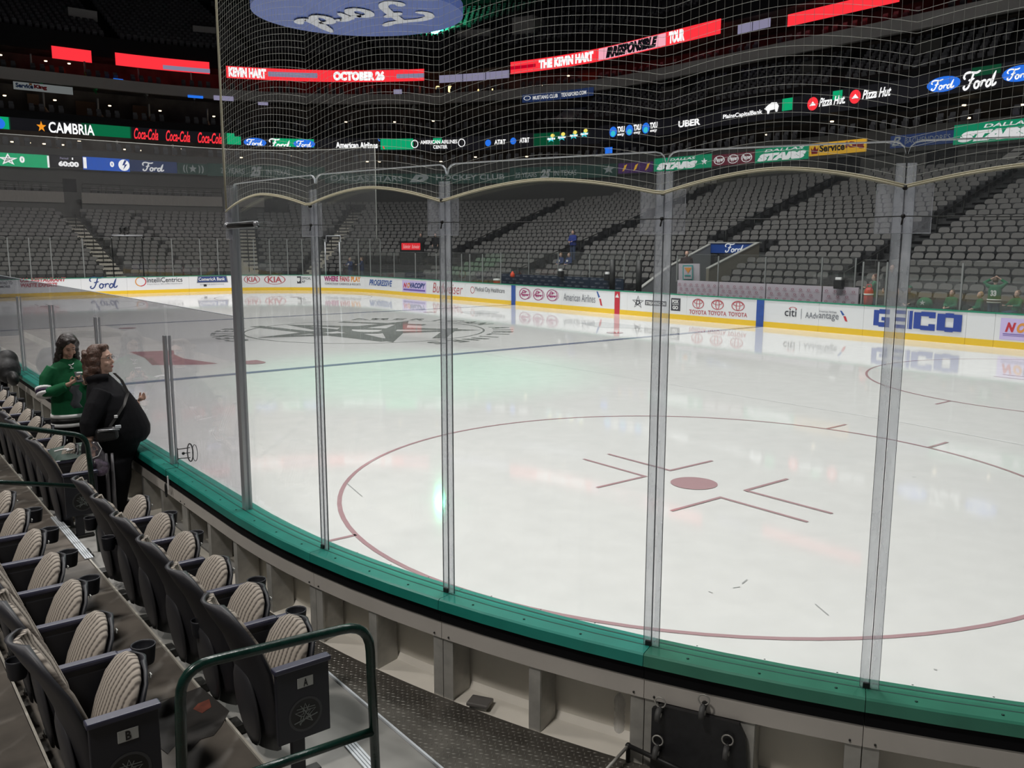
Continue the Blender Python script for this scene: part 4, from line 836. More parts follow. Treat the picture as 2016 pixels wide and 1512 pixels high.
# ------------------------------------------------------------------ signs along the ribbons
L_w = led('white', (1, 1, 1), 1.0); L_red = led('strongred', (1, .035, .05), 1.0); L_pk = led('pinkred', (1, .45, .55), .9); L_gr = led('green', (.0, .42, .17), .85); L_dg = led('darkgreen', (.0, .055, .022), .9); L_bl = led('blue', (.02, .18, .85), .9); L_lil = led('lilac', (.30, .28, .42), .75); L_bk = led('panelblack', (.004, .004, .006), 1); L_or = led('orange', (1, .35, .02), .9); L_cy = led('cyan', (.05, .65, .75), .8); L_nv = led('navy', (.015, .04, .22), .9); L_yl = led('yellow', (1, .85, .15), .9)
F_gr = led('banner_glow_green', (.0, .21, .10), .9); F_dg = led('banner_glow_darkgreen', (.006, .022, .017), 1); F_mr = led('banner_glow_maroon', (.085, .012, .022), 1); F_nv = led('banner_glow_navy', (.013, .025, .075), 1); F_yl = led('banner_glow_yellow', (.55, .30, .02), .9); F_pu = led('banner_glow_purple', (.035, .012, .06), 1)  # banner cloth glows by itself in place of light from the hall lamps
F_gw = led('banner_glow_greywhite', (.12, .13, .13), 1); F_w = led('banner_glow_white', (.62, .62, .62), 1)
def sign(path, u0, u1, vt, vb, m, name, label, cat, arts, group=None, off=0., thick=.04):
    um = (u0+u1)/2; _, z1 = path.tz(um, vt, off); _, z0 = path.tz(um, vb, off); t0 = path.t_at(u0, z0, off); t1 = path.t_at(u1, z0, off)
    th = empty(name, path.pos((t0+t1)/2, off, z0)); tag(th, label, cat, group)
    m_ = MB(); band(m_, path, t0, t1, [(off, z0), (off, z1), (off+thick, z1), (off+thick, z0)], m); m_.build('panel', th)
    k = [0]
    for (nm_, a) in arts:
        k[0] += 1; o_ = off-.03-.012*k[0]
        for (x0, x1, y0, y1, g, mm) in a: m_ = MB(); ta, tb = path.t_at(u0+(u1-u0)*x0, (z0+z1)/2, o_), path.t_at(u0+(u1-u0)*x1, (z0+z1)/2, o_); wrap(m_, g, path, ta, z0+(z1-z0)*y0, tb-ta, (z1-z0)*(y1-y0), o_, mm); m_.build(nm_, th)
    return th
RC_ = rect2d(0, 0, 1, 1, 28)
def D2(n=24): return disc2d(.5, .5, .5, .5, n)
def B(t, s=0., b=.05): return text2d(t, b, s)
def STAR(): p = star2d(.5, .5, .5, .2); return p, [tuple(range(10))]
# red tour ribbon pieces
sign(R4, 103, 181, 95, 119, L_red, 'red_led_ribbon', 'short blank glowing red ribbon at the upper left', 'LED ribbon', [])
sign(R4, 228, 413, 114, 138, L_red, 'red_led_ribbon', 'long blank glowing red ribbon left of the netting', 'LED ribbon', [('grey_strip', [(.50, 1, .08, .42, RC_, L_lil)])])
sign(R4, 446, 835, 138, 161, L_red, 'red_led_ribbon', 'glowing red ribbon reading KEVIN HART and OCTOBER 26', 'LED ribbon', [('lettering', [(.01, .2, .1, .92, B('KEVIN HART', 0, .07), L_w), (.54, .80, .1, .92, B('OCTOBER 26', 0, .08), L_w)]), ('grey_strip', [(.21, .46, .3, .72, RC_, L_lil), (.86, 1, .25, .62, RC_, L_lil)])])
sign(R4, 865, 1002, 144, 159, L_lil, 'dim_led_ribbon', 'dim lilac-grey ribbon in three sections in the far corner', 'LED ribbon', [('joint', [(.33, .34, 0, 1, RC_, L_bk), (.66, .67, 0, 1, RC_, L_bk)])])
sign(R4, 1005, 1418, 88, 114, L_red, 'red_led_ribbon', 'long glowing red ribbon reading THE KEVIN HART IRRESPONSIBLE TOUR', 'LED ribbon', [('pink_patch', [(.42, .74, .06, .94, RC_, L_pk)]), ('lettering', [(.135, .395, .12, .88, B('THE KEVIN HART', 0, .08), L_w), (.455, .70, .1, .92, B('IRRESPONSIBLE', .3, .08), L_bk), (.755, .83, .08, .95, B('TOUR', 0, .08), L_w)]), ('speckle', [(.0, .12, .35, .62, RC_, led('deepred', (.6, .0, .02), .8))])])
sign(R4, 1452, 1516, 42, 60, L_lil, 'dim_led_ribbon', 'short dim lilac ribbon piece right of the tour ribbon', 'LED ribbon', [('joint', [(.45, .47, 0, 1, RC_, L_bk)])])
sign(R4, 1550, 1770, 3, 28, L_red, 'red_led_ribbon', 'blank glowing red ribbon at the top right', 'LED ribbon', [])
# black sponsor ribbon
oval = D2()
def sgn2(u0, u1, vt, vb, m, lab, arts): return sign(R2, u0, u1, vt, vb, m, 'sponsor_led_ribbon', lab, 'LED ribbon', arts)
FS = SCR(.03)
sgn2(-40, 462, 246, 273, L_dg, 'black and green LED ribbon with three red soda scripts at left', [('green_glow', [(.0, .115, .02, .98, RC_, L_gr), (.44, .59, .02, .98, RC_, led('midgreen', (0, .16, .06), .8)), (.97, 1, 0, 1, RC_, L_gr)]), ('black_field', [(.12, .40, .0, 1, RC_, L_bk), (.595, .955, 0, 1, RC_, L_bk)]),
    ('lettering', [(.27, .45, .12, .9, B('CAMBRIA', 0, .02), L_w), (.605, .70, .1, .95, B('Coca-Cola', .35, .02), L_red), (.73, .825, .1, .95, B('Coca-Cola', .35, .02), L_red), (.855, .95, .1, .95, B('Coca-Cola', .35, .02), L_red)]), ('dragon_mark', [(.222, .262, .1, .9, STAR(), L_or)]), ('oval_mark', [(.02, .1, .05, .95, oval, L_bl)])])
sgn2(462, 640, 272, 293, L_bk, 'black LED ribbon with blue ovals and a white script word on green', [('green_glow', [(.42, .88, .02, .98, RC_, L_gr), (0, .07, 0, 1, RC_, L_gr)]), ('oval_mark', [(.1, .35, .08, .94, oval, L_bl), (.65, .89, .08, .94, oval, L_bl)]), ('lettering', [(.14, .31, .25, .8, FS, L_w), (.39, .62, .1, .92, FS, L_w), (.69, .85, .25, .8, FS, L_w)])])
sgn2(640, 920, 272, 297, L_bk, 'black LED ribbon with airline name, green glow and arena name', [('green_glow', [(.39, .62, .1, .95, RC_, L_gr), (.76, .82, .55, .95, RC_, L_gr)]), ('lettering', [(.075, .37, .2, .68, B('American Airlines', 0, .04), L_w), (.67, .93, .5, .8, B('AMERICAN AIRLINES', 0, .03), L_w), (.76, .86, .12, .4, B('CENTER', 0, .03), L_w)]), ('tail_mark', [(.37, .40, .5, .95, tail, L_bl), (.39, .42, .15, .55, tail2, L_red)]), ('ring_mark', [(.605, .655, .2, .85, ring2d(.5, .5, .5, .5, .1), L_w), (.935, .985, .2, .85, ring2d(.5, .5, .5, .5, .1), L_w)])])
sgn2(920, 1180, 262, 291, L_bk, 'black and dark green LED ribbon with telecom name and four lemon drinks marks', [('green_glow', [(.5, .7, .1, .95, RC_, L_dg), (.55, .66, .1, .9, RC_, led('midgreen', (0, .16, .06), .8))]), ('globe_mark', [(.135, .18, .25, .72, D2(), L_bl), (.325, .37, .3, .77, D2(), L_bl)]), ('lettering', [(.205, .29, .35, .68, B('AT&T', 0, .04), L_w), (.395, .47, .38, .72, B('AT&T', 0, .04), L_w)]), ('star_mark', [(x, x+.07, .25+i*.05, .78+i*.05, STAR(), L_cy) for i, x in enumerate((.60, .68, .77, .85))]), ('lemon_mark', [(x+.03, x+.06, .6+i*.05, .85+i*.05, D2(), L_yl) for i, x in enumerate((.60, .68, .77, .85))]), ('lettering', [(x+.005, x+.065, .42+i*.05, .6+i*.05, B('Sprite', .2, .06), L_w) for i, x in enumerate((.60, .68, .77, .85))])])
def sg3(u0, u1, va, vb, lab, arts, m=L_bk): return sgn2(u0, u1, va, vb, m, lab, arts)
sg3(1180, 1320, 240, 272, 'black LED ribbon with three energy company globes', [('globe_mark', [(x, x+.105, .2, .86, D2(), L_bl) for x in (.14, .37, .60)]), ('globe_light', [(x+.02, x+.085, .25, .6, D2(), L_cy) for x in (.14, .37, .60)]), ('lettering', [(x+.11, x+.215, .45, .82, B('TXU', 0, .05), L_w) for x in (.14, .37, .60)]+[(x+.115, x+.21, .2, .38, B('energy', .1, .03), L_w) for x in (.14, .37, .60)])])
sg3(1320, 1412, 226, 256, 'black LED ribbon with white four-letter ride name', [('lettering', [(.17, .64, .28, .72, B('UBER', 0, .04), L_w)])])
sg3(1412, 1580, 201, 238, 'black LED ribbon with bank name, white bison and green patch', [('green_glow', [(.76, .88, .35, .98, RC_, L_gr)]), ('lettering', [(.07, .53, .3, .6, B('PlainsCapitalBank', 0, .03), L_w)]), ('bison_mark', [(.55, .72, .3, .88, ([(0, .5), (.2, .75), (.5, 1), (.85, .95), (1, .6), (.92, .1), (.8, .1), (.75, .35), (.4, .3), (.35, 0), (.22, 0), (.2, .3)], [tuple(range(12))]), L_w)])])
sg3(1580, 1790, 171, 215, 'black LED ribbon with two red discs and pizza restaurant script', [('green_glow', [(.28, .37, .55, .95, RC_, L_gr)]), ('disc_mark', [(.045, .145, .2, .82, D2(), L_red), (.44, .545, .25, .87, D2(), L_red)]), ('lettering', [(.155, .40, .32, .72, B('Pizza Hut.', .3, .03), L_w), (.56, .83, .38, .8, B('Pizza Hut', .3, .03), L_w)]), ('roof_mark', [(.065, .125, .42, .62, ([(0, 0), (.5, 1), (1, 0)], [(0, 1, 2)]), L_w), (.46, .525, .48, .68, ([(0, 0), (.5, 1), (1, 0)], [(0, 1, 2)]), L_w)])])
sg3(1790, 2080, 130, 176, 'black LED ribbon with blue car-maker ovals at the right edge', [('green_glow', [(.42, .62, .6, .98, RC_, L_dg)]), ('oval_mark', [(.12, .35, .12, .80, oval, L_bl), (.63, .88, .12, .80, oval, L_bl)]), ('lettering', [(.155, .31, .25, .68, FS, L_w), (.375, .60, .1, .82, FS, L_w), (.67, .84, .25, .68, FS, L_w)])])
# scoreboard strip and fabric banners on the lowest fascia
def sgn1(u0, u1, vt, vb, m, nm_, lab, cat, arts): return sign(R1, u0, u1, vt, vb, m, nm_, lab, cat, arts)
sgn1(-30, 97, 302, 328, L_gr, 'score_ribbon', 'green score panel with white star emblem and a zero', 'scoreboard', [('emblem', [(.2, .52, .02, .98, STAR(), L_w), (.26, .46, .22, .80, STAR(), L_dg)]), ('lettering', [(.54, .62, .3, .8, B('0', 0, .06), L_w)]), ('edge_bar', [(.97, 1, .05, .95, RC_, L_w)])])
sgn1(99, 164, 306, 330, L_bk, 'score_ribbon', 'black clock panel reading Period 1 and 60:00', 'scoreboard', [('lettering', [(.24, .86, .08, .52, B('60:00', 0, .06), L_w), (.30, .55, .66, .84, B('Period', 0, .02), L_lil), (.66, .70, .66, .84, B('1', 0, .04), L_w)])])
sgn1(164, 256, 311, 336, led('scoreblue', (.01, .10, .55), .8), 'score_ribbon', 'blue score panel with a zero and white lightning disc', 'scoreboard', [('edge_bar', [(0, .07, .1, .95, RC_, L_w)]), ('lettering', [(.57, .66, .3, .75, B('0', 0, .06), L_w)]), ('bolt_mark', [(.75, .99, .05, .95, D2(), L_w)]), ('bolt', [(.82, .95, .12, .9, ([(.5, 1), (.1, .45), (.5, .5), (.2, 0), (.95, .6), (.5, .55), (.9, 1)], [tuple(range(7))]), L_nv)])])
sgn1(257, 349, 317, 339, F_nv, 'fabric_banner', 'navy banner with white script car name beside the score strip', 'banner', [('lettering', [(.27, .72, .1, .85, FS, F_w)])])
sgn1(350, 408, 322, 343, F_dg, 'fabric_banner', 'dark green banner with pale star between brackets', 'banner', [('emblem', [(.36, .66, .08, .92, STAR(), F_gw)]), ('lettering', [(.18, .26, .1, .85, B('('), F_gw), (.28, .34, .1, .85, B('('), F_gw), (.70, .76, .1, .85, B(')'), F_gw), (.80, .88, .1, .85, B(')'), F_gw)])])
sgn1(409, 640, 326, 350, F_dg, 'fabric_banner', 'dark green banner reading 25 YEARS IN TEXAS at left', 'banner', [('lettering', [(.11, .31, .25, .7, B('25 YEARS', 0, .01), F_gw), (.5, .70, .25, .7, B('IN TEXAS', 0, .01), F_gw)]), ('emblem', [(.36, .46, .08, .9, B('25', .3, .06), F_gw)])])
sgn1(640, 1004, 342, 362, F_dg, 'fabric_banner', 'dark green banner reading DALLAS STARS HOCKEY CLUB in the far corner', 'banner', [('lettering', [(.03, .42, .25, .78, B('DALLAS STARS', 0, .02), F_gw), (.60, .97, .35, .88, B('HOCKEY CLUB', 0, .02), F_gw)]), ('emblem', [(.455, .56, .15, .9, B('D', .4, .1), F_gw)])])
sgn1(1004, 1215, 327, 352, F_dg, 'fabric_banner', 'dark green banner reading 25 YEARS IN TEXAS right of centre', 'banner', [('lettering', [(.05, .25, .2, .6, B('25 YEARS', 0, .01), F_gw), (.41, .62, .25, .68, B('IN TEXAS', 0, .01), F_gw)]), ('emblem', [(.28, .38, .08, .8, B('25', .3, .06), F_gw), (.86, .98, .2, .95, STAR(), F_gw)])])
sgn1(1217, 1285, 320, 340, F_pu, 'fabric_banner', 'purple banner with three gold marks', 'banner', [('mark', [(x, x+.14, .15, .9, ([(0, 0), (.6, .3), (1, 1), (.4, .8)], [(0, 1, 2, 3)]), F_yl) for x in (.12, .44, .78)])])
def starsb(u0, u1, vt, vb, lab, star=True): return sgn1(u0, u1, vt, vb, F_gr, 'fabric_banner', lab, 'banner', [('lettering', [(.28 if star else .18, .72 if star else .92, .72, .9, B('DALLAS', .2, .02), F_w), (.05, .76 if star else .97, .08, .62, B('STARS', .3, .10), F_w)])]+([('emblem', [(.82, .94, .2, .75, STAR(), F_w)])] if star else []))
starsb(1287, 1400, 308, 334, 'bright green team banner with a white star at its right end, left of three')
sgn1(1401, 1484, 302, 324, F_mr, 'fabric_banner', 'maroon banner with three pale ringed drink names', 'banner', [('ring_mark', [(x, x+.26, .1, .9, ring2d(.5, .5, .5, .5, .07), F_w) for x in (.05, .38, .70)]), ('lettering', [(x+.03, x+.24, .25, .75, B('Pepper', .4, .03), F_w) for x in (.05, .38, .70)])])
starsb(1486, 1591, 289, 317, 'bright green team banner without a star, middle of three', False)
sgn1(1592, 1705, 278, 303, F_yl, 'fabric_banner', 'yellow banner with red crown and black and red service name', 'banner', [('crown_mark', [(.04, .17, .15, .8, ([(.1, 0), (.9, 0), (1, .8), (.75, .5), (.5, 1), (.25, .5), (0, .8)], [tuple(range(7))]), C_red)]), ('lettering', [(.19, .63, .25, .85, B('Service', 0, .04), M_ink), (.64, .97, .25, .88, B('King', 0, .06), C_red)])])
sgn1(1752, 1876, 262, 287, F_nv, 'fabric_banner', 'dim navy banner with pale jeweller name', 'banner', [('lettering', [(.24, .96, .28, .72, B("BACHENDORF'S", 0, -.005), F_gw), (.03, .17, .15, .9, B('B', .3, .02), F_gw)])])
starsb(1876, 2090, 236, 276, 'large bright green team banner at the right edge')
# signs on the concrete band
sign(R3, 27, 144, 166, 181, F_gw, 'band_sign', 'grey-white sign with blue and red service name on the concrete band', 'sign', [('lettering', [(.03, .33, .25, .85, B('Service', 0, .05), C_blue), (.34, .56, .2, .85, B('King', 0, .07), C_red)]), ('crown', [(.26, .31, .7, .95, RC_, C_or)])], off=-.06)
sign(R3, 1028, 1168, 180, 196, F_nv, 'band_sign', 'navy club sign with pale web address on the concrete band', 'sign', [('lettering', [(.15, .50, .25, .72, B('MUSTANG CLUB', 0, .03), F_w), (.55, .90, .25, .72, B('TEXASFORD.COM', 0, .03), F_w)]), ('oval_mark', [(.02, .12, .25, .8, ring2d(.5, .5, .5, .5, .1), F_w)])], off=-.06)
# bluish-white television screens in the suites
for i, (p_, u0, u1, v0, v1) in enumerate(((R3, 370, 400, 188, 193), (R3, 421, 460, 189, 198), (R2, 340, 424, 257, 263), (R1, 0, 55, 291, 302), (R1, 647, 750, 331, 342), (R2, 647, 716, 268, 273), (R4, 1355, 1403, 50, 62), (R4, 1294, 1318, 70, 76), (R3, 1384, 1410, 122, 131), (R3, 1425, 1453, 113, 128), (R3, 224, 243, 155, 166), (R3, 775, 791, 176, 187), (R2, 1190, 1205, 290, 302), (R2, 0, 38, 225, 232), (R1, 1980, 2030, 227, 238), (R3, 508, 528, 195, 207))):
    sign(p_, u0, u1, v0, v1, L_lil if i not in (10, 12, 0) else L_bl, 'suite_screen', '%s pale lit screen or counter in the suites, counted roughly from the left group' % (ORD[i] if i < 14 else ['fifteenth', 'sixteenth'][i-14]), 'screen', [], off=.7 if i > 1 else -.05)

# =================================================================== hanging scoreboard with script oval
sb_ = empty('hanging_scoreboard', (0, 0, 11.0)); tag(sb_, 'huge blue oval underside of the hanging scoreboard with an upside-down script word', 'scoreboard')
m_ = MB(); A = Vector((.55, .835, 0)); Bv = Vector((-.835, .55, 0)); n = 64
bt = [A*3.62*math.cos(2*PI*i/n)+Bv*3.25*math.sin(2*PI*i/n) for i in range(n)]
m_.add([p+Vector((0, 0, 11)) for p in bt]+[p+Vector((0, 0, 11.35)) for p in bt], [tuple(range(n))]+[(i, n+i, n+(i+1) % n, (i+1) % n) for i in range(n)], mat('oval_blue', (.07, .115, .33), .5, noise=.08, nscale=.5)); m_.build('oval_panel', sb_)
m_ = MB(); m_.lathe((0, 0, 0), [(2.9, 11.35), (3.2, 12), (3.6, 15.5), (3.4, 16)], M_ink, 8); m_.build('housing', sb_)
m_ = MB(); q = strokes2d(SCRIPT, .033); td = Vector((-.93, -.36, 0)); ud = Vector((-.36, .93, 0)); o0 = Vector((2.35, .55, 10.97)); o0 = Vector((2.15, .15, 10.97))
for qi, q1 in enumerate(SCRIPT):
    m_ = MB(); q = strokes2d([q1], .033); m_.add([o0+td*(x*4.9)+ud*(y*5.4)-Vector((0, 0, .004*qi)) for x, y in q[0]], q[1], mat('oval_script', (.50, .52, .56), .5)); m_.build('lettering', sb_)
# rig fixtures
for i, (x, y) in enumerate(RIG):
    m_ = MB(); m_.box((x, y, 27.8), (1.9, 1.9, .5), M_ink); tag(m_.build('floodlight_housing'), 'black floodlight housing in the roof rig', 'floodlight', 'roof floodlights')
m_ = MB(); gp = Vector((-53, 38, 26.2)); m_.ball(gp, .46, led('spot_green', (.05, 1, .45), 420), 12, 8); m_.tube([gp+Vector((0, 0, .6)), gp+Vector((0, 0, 10.8))], .06, M_ink, 5)
gd = (Vector((19.62, -9.77, 0))-gp).normalized(); m_.tube([gp-gd*.6, gp+gd*4.5], .62, M_ink, 12, cap=False); tag(m_.build('green_spotlight'), 'bright green spotlight hanging from the roof in the far corner', 'spotlight')  # long tube hood added to keep the green light off the upper deck
# roof trusses in view right of the oval
for i, (a, b) in enumerate((((-30, 30, 30), (5, 34, 33)), ((-40, 20, 31), (-5, 44, 30)), ((-45, 35, 29), (-25, 46, 33)))):
    m_ = MB(); a = Vector(a); b = Vector(b); d = b-a; dn = Vector((0, 0, 1.1))
    m_.tube([a, b], .09, M_gy, 5); m_.tube([a+dn, b+dn], .09, M_gy, 5)
    for k in range(14): m_.tube([a+d*(k/14)+dn*(k % 2), a+d*((k+1)/14)+dn*((k+1) % 2)], .05, M_gy, 4)
    tag(m_.build('roof_truss'), '%s grey roof truss under the dark ceiling' % ORD[i], 'truss')

# =================================================================== NEAR SIDE: boards, glass, net
CX, CY = XE-RC, -YE+RC                      # centre of the near right corner
def npos(t, off, z):
    """near boards: t<0 along the straight near side (x = CX+t), t>0 round the corner"""
    if t < 0: return Vector((CX+t, -YE-off, z))
    a = t/RC
    if a > PI/2: return Vector((XE+off, CY+(t-RC*PI/2), z))
    return Vector((CX+(RC+off)*math.sin(a), CY-(RC+off)*math.cos(a), z))
class NP:
    q = RC*PI/2; R = RC
    def pos(s, t, off, z): return npos(t, off, z)
    def stations(s, t0, t1, step=.3):
        n = max(1, int(abs(t1-t0)/step)); ts = [t0+(t1-t0)*i/n for i in range(n+1)]
        return sorted(set([t0, t1]+[t for t in ts if 0 <= t <= s.q]+[x for x in (0, s.q) if t0 < x < t1]))
NB = NP()
def nt(ang): return (ang+90)*PI/180*RC      # corner angle (as measured) -> t
POSTS = [(-19.2, 0), (-16.7, 0), (-14.2, 0), (-11.7, 0), (-9.2, 0), (-6.73, 0), (-4.23, 0), (-1.70, 0), (nt(-89.6), 1), (nt(-81.9), 2), (nt(-74.4), 3), (nt(-66.1), 4), (nt(-59.4), 5), (nt(-51.3), 6), (nt(-43.2), 7)]
SEAMS = [-13.0, -9.9, -7.4, -4.9, -1.2, nt(-83.0)*0+1.0*0+nt(-90)+.12, nt(-74.25), nt(-66.1), nt(-59.5), nt(-51.3), nt(-43)]
SEAMS = [-31.0, -25.0, -19.0, -13.0, -9.9, -7.4, -4.9, -1.15, nt(-81.9), nt(-74.25), nt(-66.1), nt(-59.5), nt(-51.3), nt(-43)]
labs = ['near rink board beyond the left edge, third past it', 'near rink board beyond the left edge, second past it', 'near rink board just beyond the left edge of view', 'near rink board farthest left, behind the black covered camera', 'near rink board beside the black tote bag', 'near rink board behind the woman in green', 'near rink board behind the woman in black', 'near teal-capped board with the coiled cable clip', 'near teal-capped board left of the third tall glass post', 'near teal-capped board with the small metal block at its foot', 'near green-capped board with the black wheeled dolly under it', 'near green-capped board at the lower right corner', 'near green-capped board past the right edge of view']
for i in range(len(SEAMS)-1):
    a, b = SEAMS[i]+.0015, SEAMS[i+1]-.0015
    th = empty('dasher_board', npos((a+b)/2, .1, .45)); tag(th, labs[i], 'rink board', 'near dasher boards')
    cap = M_teal if i < 10 else mat('cap_green_sheen', (.035, .19, .125), .3, noise=.1, nscale=6)  # right-hand caps: their sheen put into a greyer green
    m_ = MB(); band(m_, NB, a, b, [(-.02, 1.045), (-.012, 1.075), (.035, 1.098), (.075, 1.10), (.077, 1.092), (.087, 1.092), (.089, 1.102), (.145, 1.106), (.147, 1.098), (.153, 1.098), (.155, 1.106), (.242, 1.108), (.252, 1.10), (.256, 1.045)], cap, step=.3); 
    band(m_, NB, a, b, [(.0755, 1.0995), (.0755, 1.1025), (.0885, 1.1035), (.0885, 1.0995)], M_tealdk, step=.3); band(m_, NB, a, b, [(.1475, 1.1035), (.1475, 1.1068), (.1545, 1.1068), (.1545, 1.1035)], M_tealdk, step=.3)
    m_.build('cap_rail', th)
    m_ = MB(); t = a+.2
    while t < b-.1:
        m_.lathe(npos(t, .20, 1.106), [(.007, .004), (.0001, .0042)], M_tealdk, 8, True); m_.lathe(npos(t, .025, 1.096), [(.005, .003), (.0001, .0032)], M_tealdk, 8, True); t += .33
    m_.build('cap_bolts', th)['kind'] = 'stuff'
    m_ = MB(); band(m_, NB, a, b, [(-.0, .21), (-.0, 1.045), (.02, 1.045), (.02, .21)], M_white, step=.3); m_.build('ice_side_panel', th)
    m_ = MB(); band(m_, NB, a, b, [(-.012, .0), (-.012, .21), (.02, .21), (.02, 0)], M_yellow, step=.3); m_.build('kick_plate', th)
    m_ = MB(); band(m_, NB, a, b, [(.15, .97), (.15, 1.05), (.235, 1.05), (.235, .97)], M_black, step=.3); m_.build('rubber_strip', th)['label'] = 'black rubber strip under the cap'
    m_ = MB(); band(m_, NB, a, b, [(.195, .865), (.195, .985), (.228, .985), (.228, .865)], M_fascia, step=.3)
    for e in (a+.05, b-.05): p = npos(e, .231, .885); m_.ball(p, .006, M_dark, 6, 4)
    m_.build('fascia_plate', th)
    m_ = MB(); band(m_, NB, a, b, [(.022, .47), (.022, 1.04), (.03, 1.04), (.03, .54), (.06, .505), (.235, .495), (.235, .47)], M_inner, step=.3); m_.build('inner_panel', th)['label'] = 'cream inner panel and ledge'
    n_s = max(1, round((b-a)/1.2*2))
    for k in range(n_s+1):
        e = a+.035+(b-a-.07)*k/n_s if n_s else a
        p = npos(e, .13, 0); rz = (e/RC if e > 0 else 0)
        m_ = MB(); m_.box((p.x, p.y, .69), (.05 if k in (0, n_s) else .075, .16, .40), M_steel, rz); q = npos(e, .21, 0); m_.box((q.x, q.y, .69), (.07, .012, .40), M_steel, rz); m_.build('steel_stud', th)
# glass panes and posts of the near side
gl_names = ['pane farthest left of the low near glass', 'second pane of the low near glass', 'third pane of the low near glass', 'fourth pane of the low near glass', 'fifth pane of the low near glass', 'sixth pane of the low near glass, left of the woman in green', 'low near glass pane behind the woman in black', 'low near glass pane with the black camera ring', 'tall glass pane nearest the low glass', 'tall glass pane left of the third tall post', 'tall glass pane between the third and fourth tall posts', 'tall glass pane between the two widest clear posts', 'tall glass pane at the right edge', 'tall glass pane beyond the right edge']
GO = .115
for i in range(len(POSTS)-1):
    a, b = POSTS[i][0]+.004, POSTS[i+1][0]-.004; tall = POSTS[i][1] >= 1; z0, z1 = 1.095, (3.51 if tall else 2.56)
    if i == 7: b -= .02
    th = empty('rink_glass', npos((a+b)/2, GO, z0)); tag(th, 'clear '+gl_names[i], 'rink glass')
    ts = NB.stations(a, b, .1) if tall else [a, b]; r = .05; m_ = MB()
    for o in (GO-.006, GO+.006):
        base = [npos(t, o, z0) for t in ts]; topp = []
        for t in ts:
            d = min(t-a, b-t); zz = z1-(r-math.sqrt(max(0, r*r-(r-d)**2)) if d < r else 0); topp.append(npos(t, o, zz))
        if tall:
            ts2 = [a, a+.008, a+.025, a+.05]+[t for t in ts if a+.05 < t < b-.05]+[b-.05, b-.025, b-.008, b]
        else: ts2 = [a, b]
        def zt(t): d = min(t-a, b-t); return z1-(r-math.sqrt(max(0, r*r-(r-d)**2)) if d < r and tall else 0)
        m_.add([npos(t, o, z0) for t in ts2]+[npos(t, o, zt(t)) for t in ts2], [(k, k+1, len(ts2)+k+1, len(ts2)+k) for k in range(len(ts2)-1)], M_pane if tall else M_pane2)
    m_.build('pane', th)
    m_ = MB(); m_.loft([[npos(t, GO-.0065, zt(t)-.002), npos(t, GO+.0065, zt(t)-.002), npos(t, GO+.0065, zt(t)+.004), npos(t, GO-.0065, zt(t)+.004)] for t in ts2], M_edge, True, False); m_.build('polished_edge', th)
pn = ['', 'first tall post, where the glass steps up', 'second tall clear glass post from the left', 'third tall clear glass post from the left', 'fourth tall clear glass post, left of centre right', 'fifth tall clear glass post, widest and nearest', 'clear glass post beyond the right edge', 'farther clear glass post beyond the right edge']
for i, (t, k) in enumerate(POSTS):
    rz = (t/RC if t > 0 else 0); ztop = 3.5 if k else 2.28
    th = empty('rink_glass_support', npos(t, GO, 1.10)); tag(th, pn[k] if k else ORD[i]+' slim grey post of the low near glass, counting from the far left', 'glass post')
    if k >= 2:
        for s_ in (-1, 1):
            m_ = MB(); c = npos(t+s_*.021, GO+.018, (1.10+3.42)/2); m_.box(c, (.036, .012, 3.42-1.10), M_post, rz); m_.build('clear_flange', th)
        m_ = MB(); m_.box(npos(t, GO+.018, 2.28), (.004, .008, 2.34), mat('seam_grey', (.09, .10, .11), .4), rz); m_.build('seam', th)['label'] = 'dark seam line'
        for s_ in (-1, 1): m_ = MB(); m_.box(npos(t+s_*.0395, GO+.018, 2.26), (.0018, .008, 2.32), mat('edge_dark', (.12, .13, .14), .4), rz); m_.build('edge_line', th)
        m_ = MB(); m_.rbox(npos(t, GO+.034, 3.235), (.215, .008, .20), M_plate, .003, rz); m_.build('cover_plate', th)['label'] = 'clear square cover plate'; tg_ = Vector((math.cos(rz), math.sin(rz), 0)); pc = npos(t, GO+.039, 3.235); m_ = MB(); m_.tube([pc+tg_*a+Vector((0, 0, b)) for a, b in ((-.107, -.1), (.107, -.1), (.107, .1), (-.107, .1))], .0016, mat('plate_edge', (.45, .47, .52), .3), 4, closed=True); m_.build('plate_edge', th)
        m_ = MB(); m_.box(npos(t-.012, GO+.03, 1.115), (.03, .012, .03), M_ink, rz); m_.build('foot_clip', th)
        m_ = MB(); m_.ball(npos(t, GO+.045, 3.32), .012, M_ink, 8, 6); m_.build('tie_knot', th); m_ = MB(); m_.ball(npos(t, GO+.045, 3.205), .010, M_ink, 8, 6); m_.tube([npos(t, GO+.045, 3.205), npos(t-.005, GO+.05, 3.17)], .004, M_ink, 5); m_.build('tie_knot', th)
    else:
        w_ = .052 if k == 0 else .06
        for s_ in (-1, 1): m_ = MB(); m_.box(npos(t+s_*w_*.3, GO+.02, (1.1+ztop)/2), (w_*.55, .022, ztop-1.1), M_alu, rz); m_.build('metal_flange', th)
        m_ = MB(); m_.box(npos(t, GO+.02, (1.1+ztop)/2), (.006, .02, ztop-1.1), M_dark, rz); m_.build('seam', th)
        m_ = MB(); m_.box(npos(t, GO-.02, (1.1+ztop)/2), (w_*.8, .014, ztop-1.1), M_alu, rz); m_.build('ice_side_flange', th)
        if k == 1:
            m_ = MB(); m_.rbox(npos(t, GO+.04, 3.3), (.12, .01, .36), M_plate, .003, rz); m_.build('cover_plate', th)
            m_ = MB(); m_.ball(npos(t, GO+.05, 3.215), .03, M_alu, 8, 6); m_.build('clamp', th)
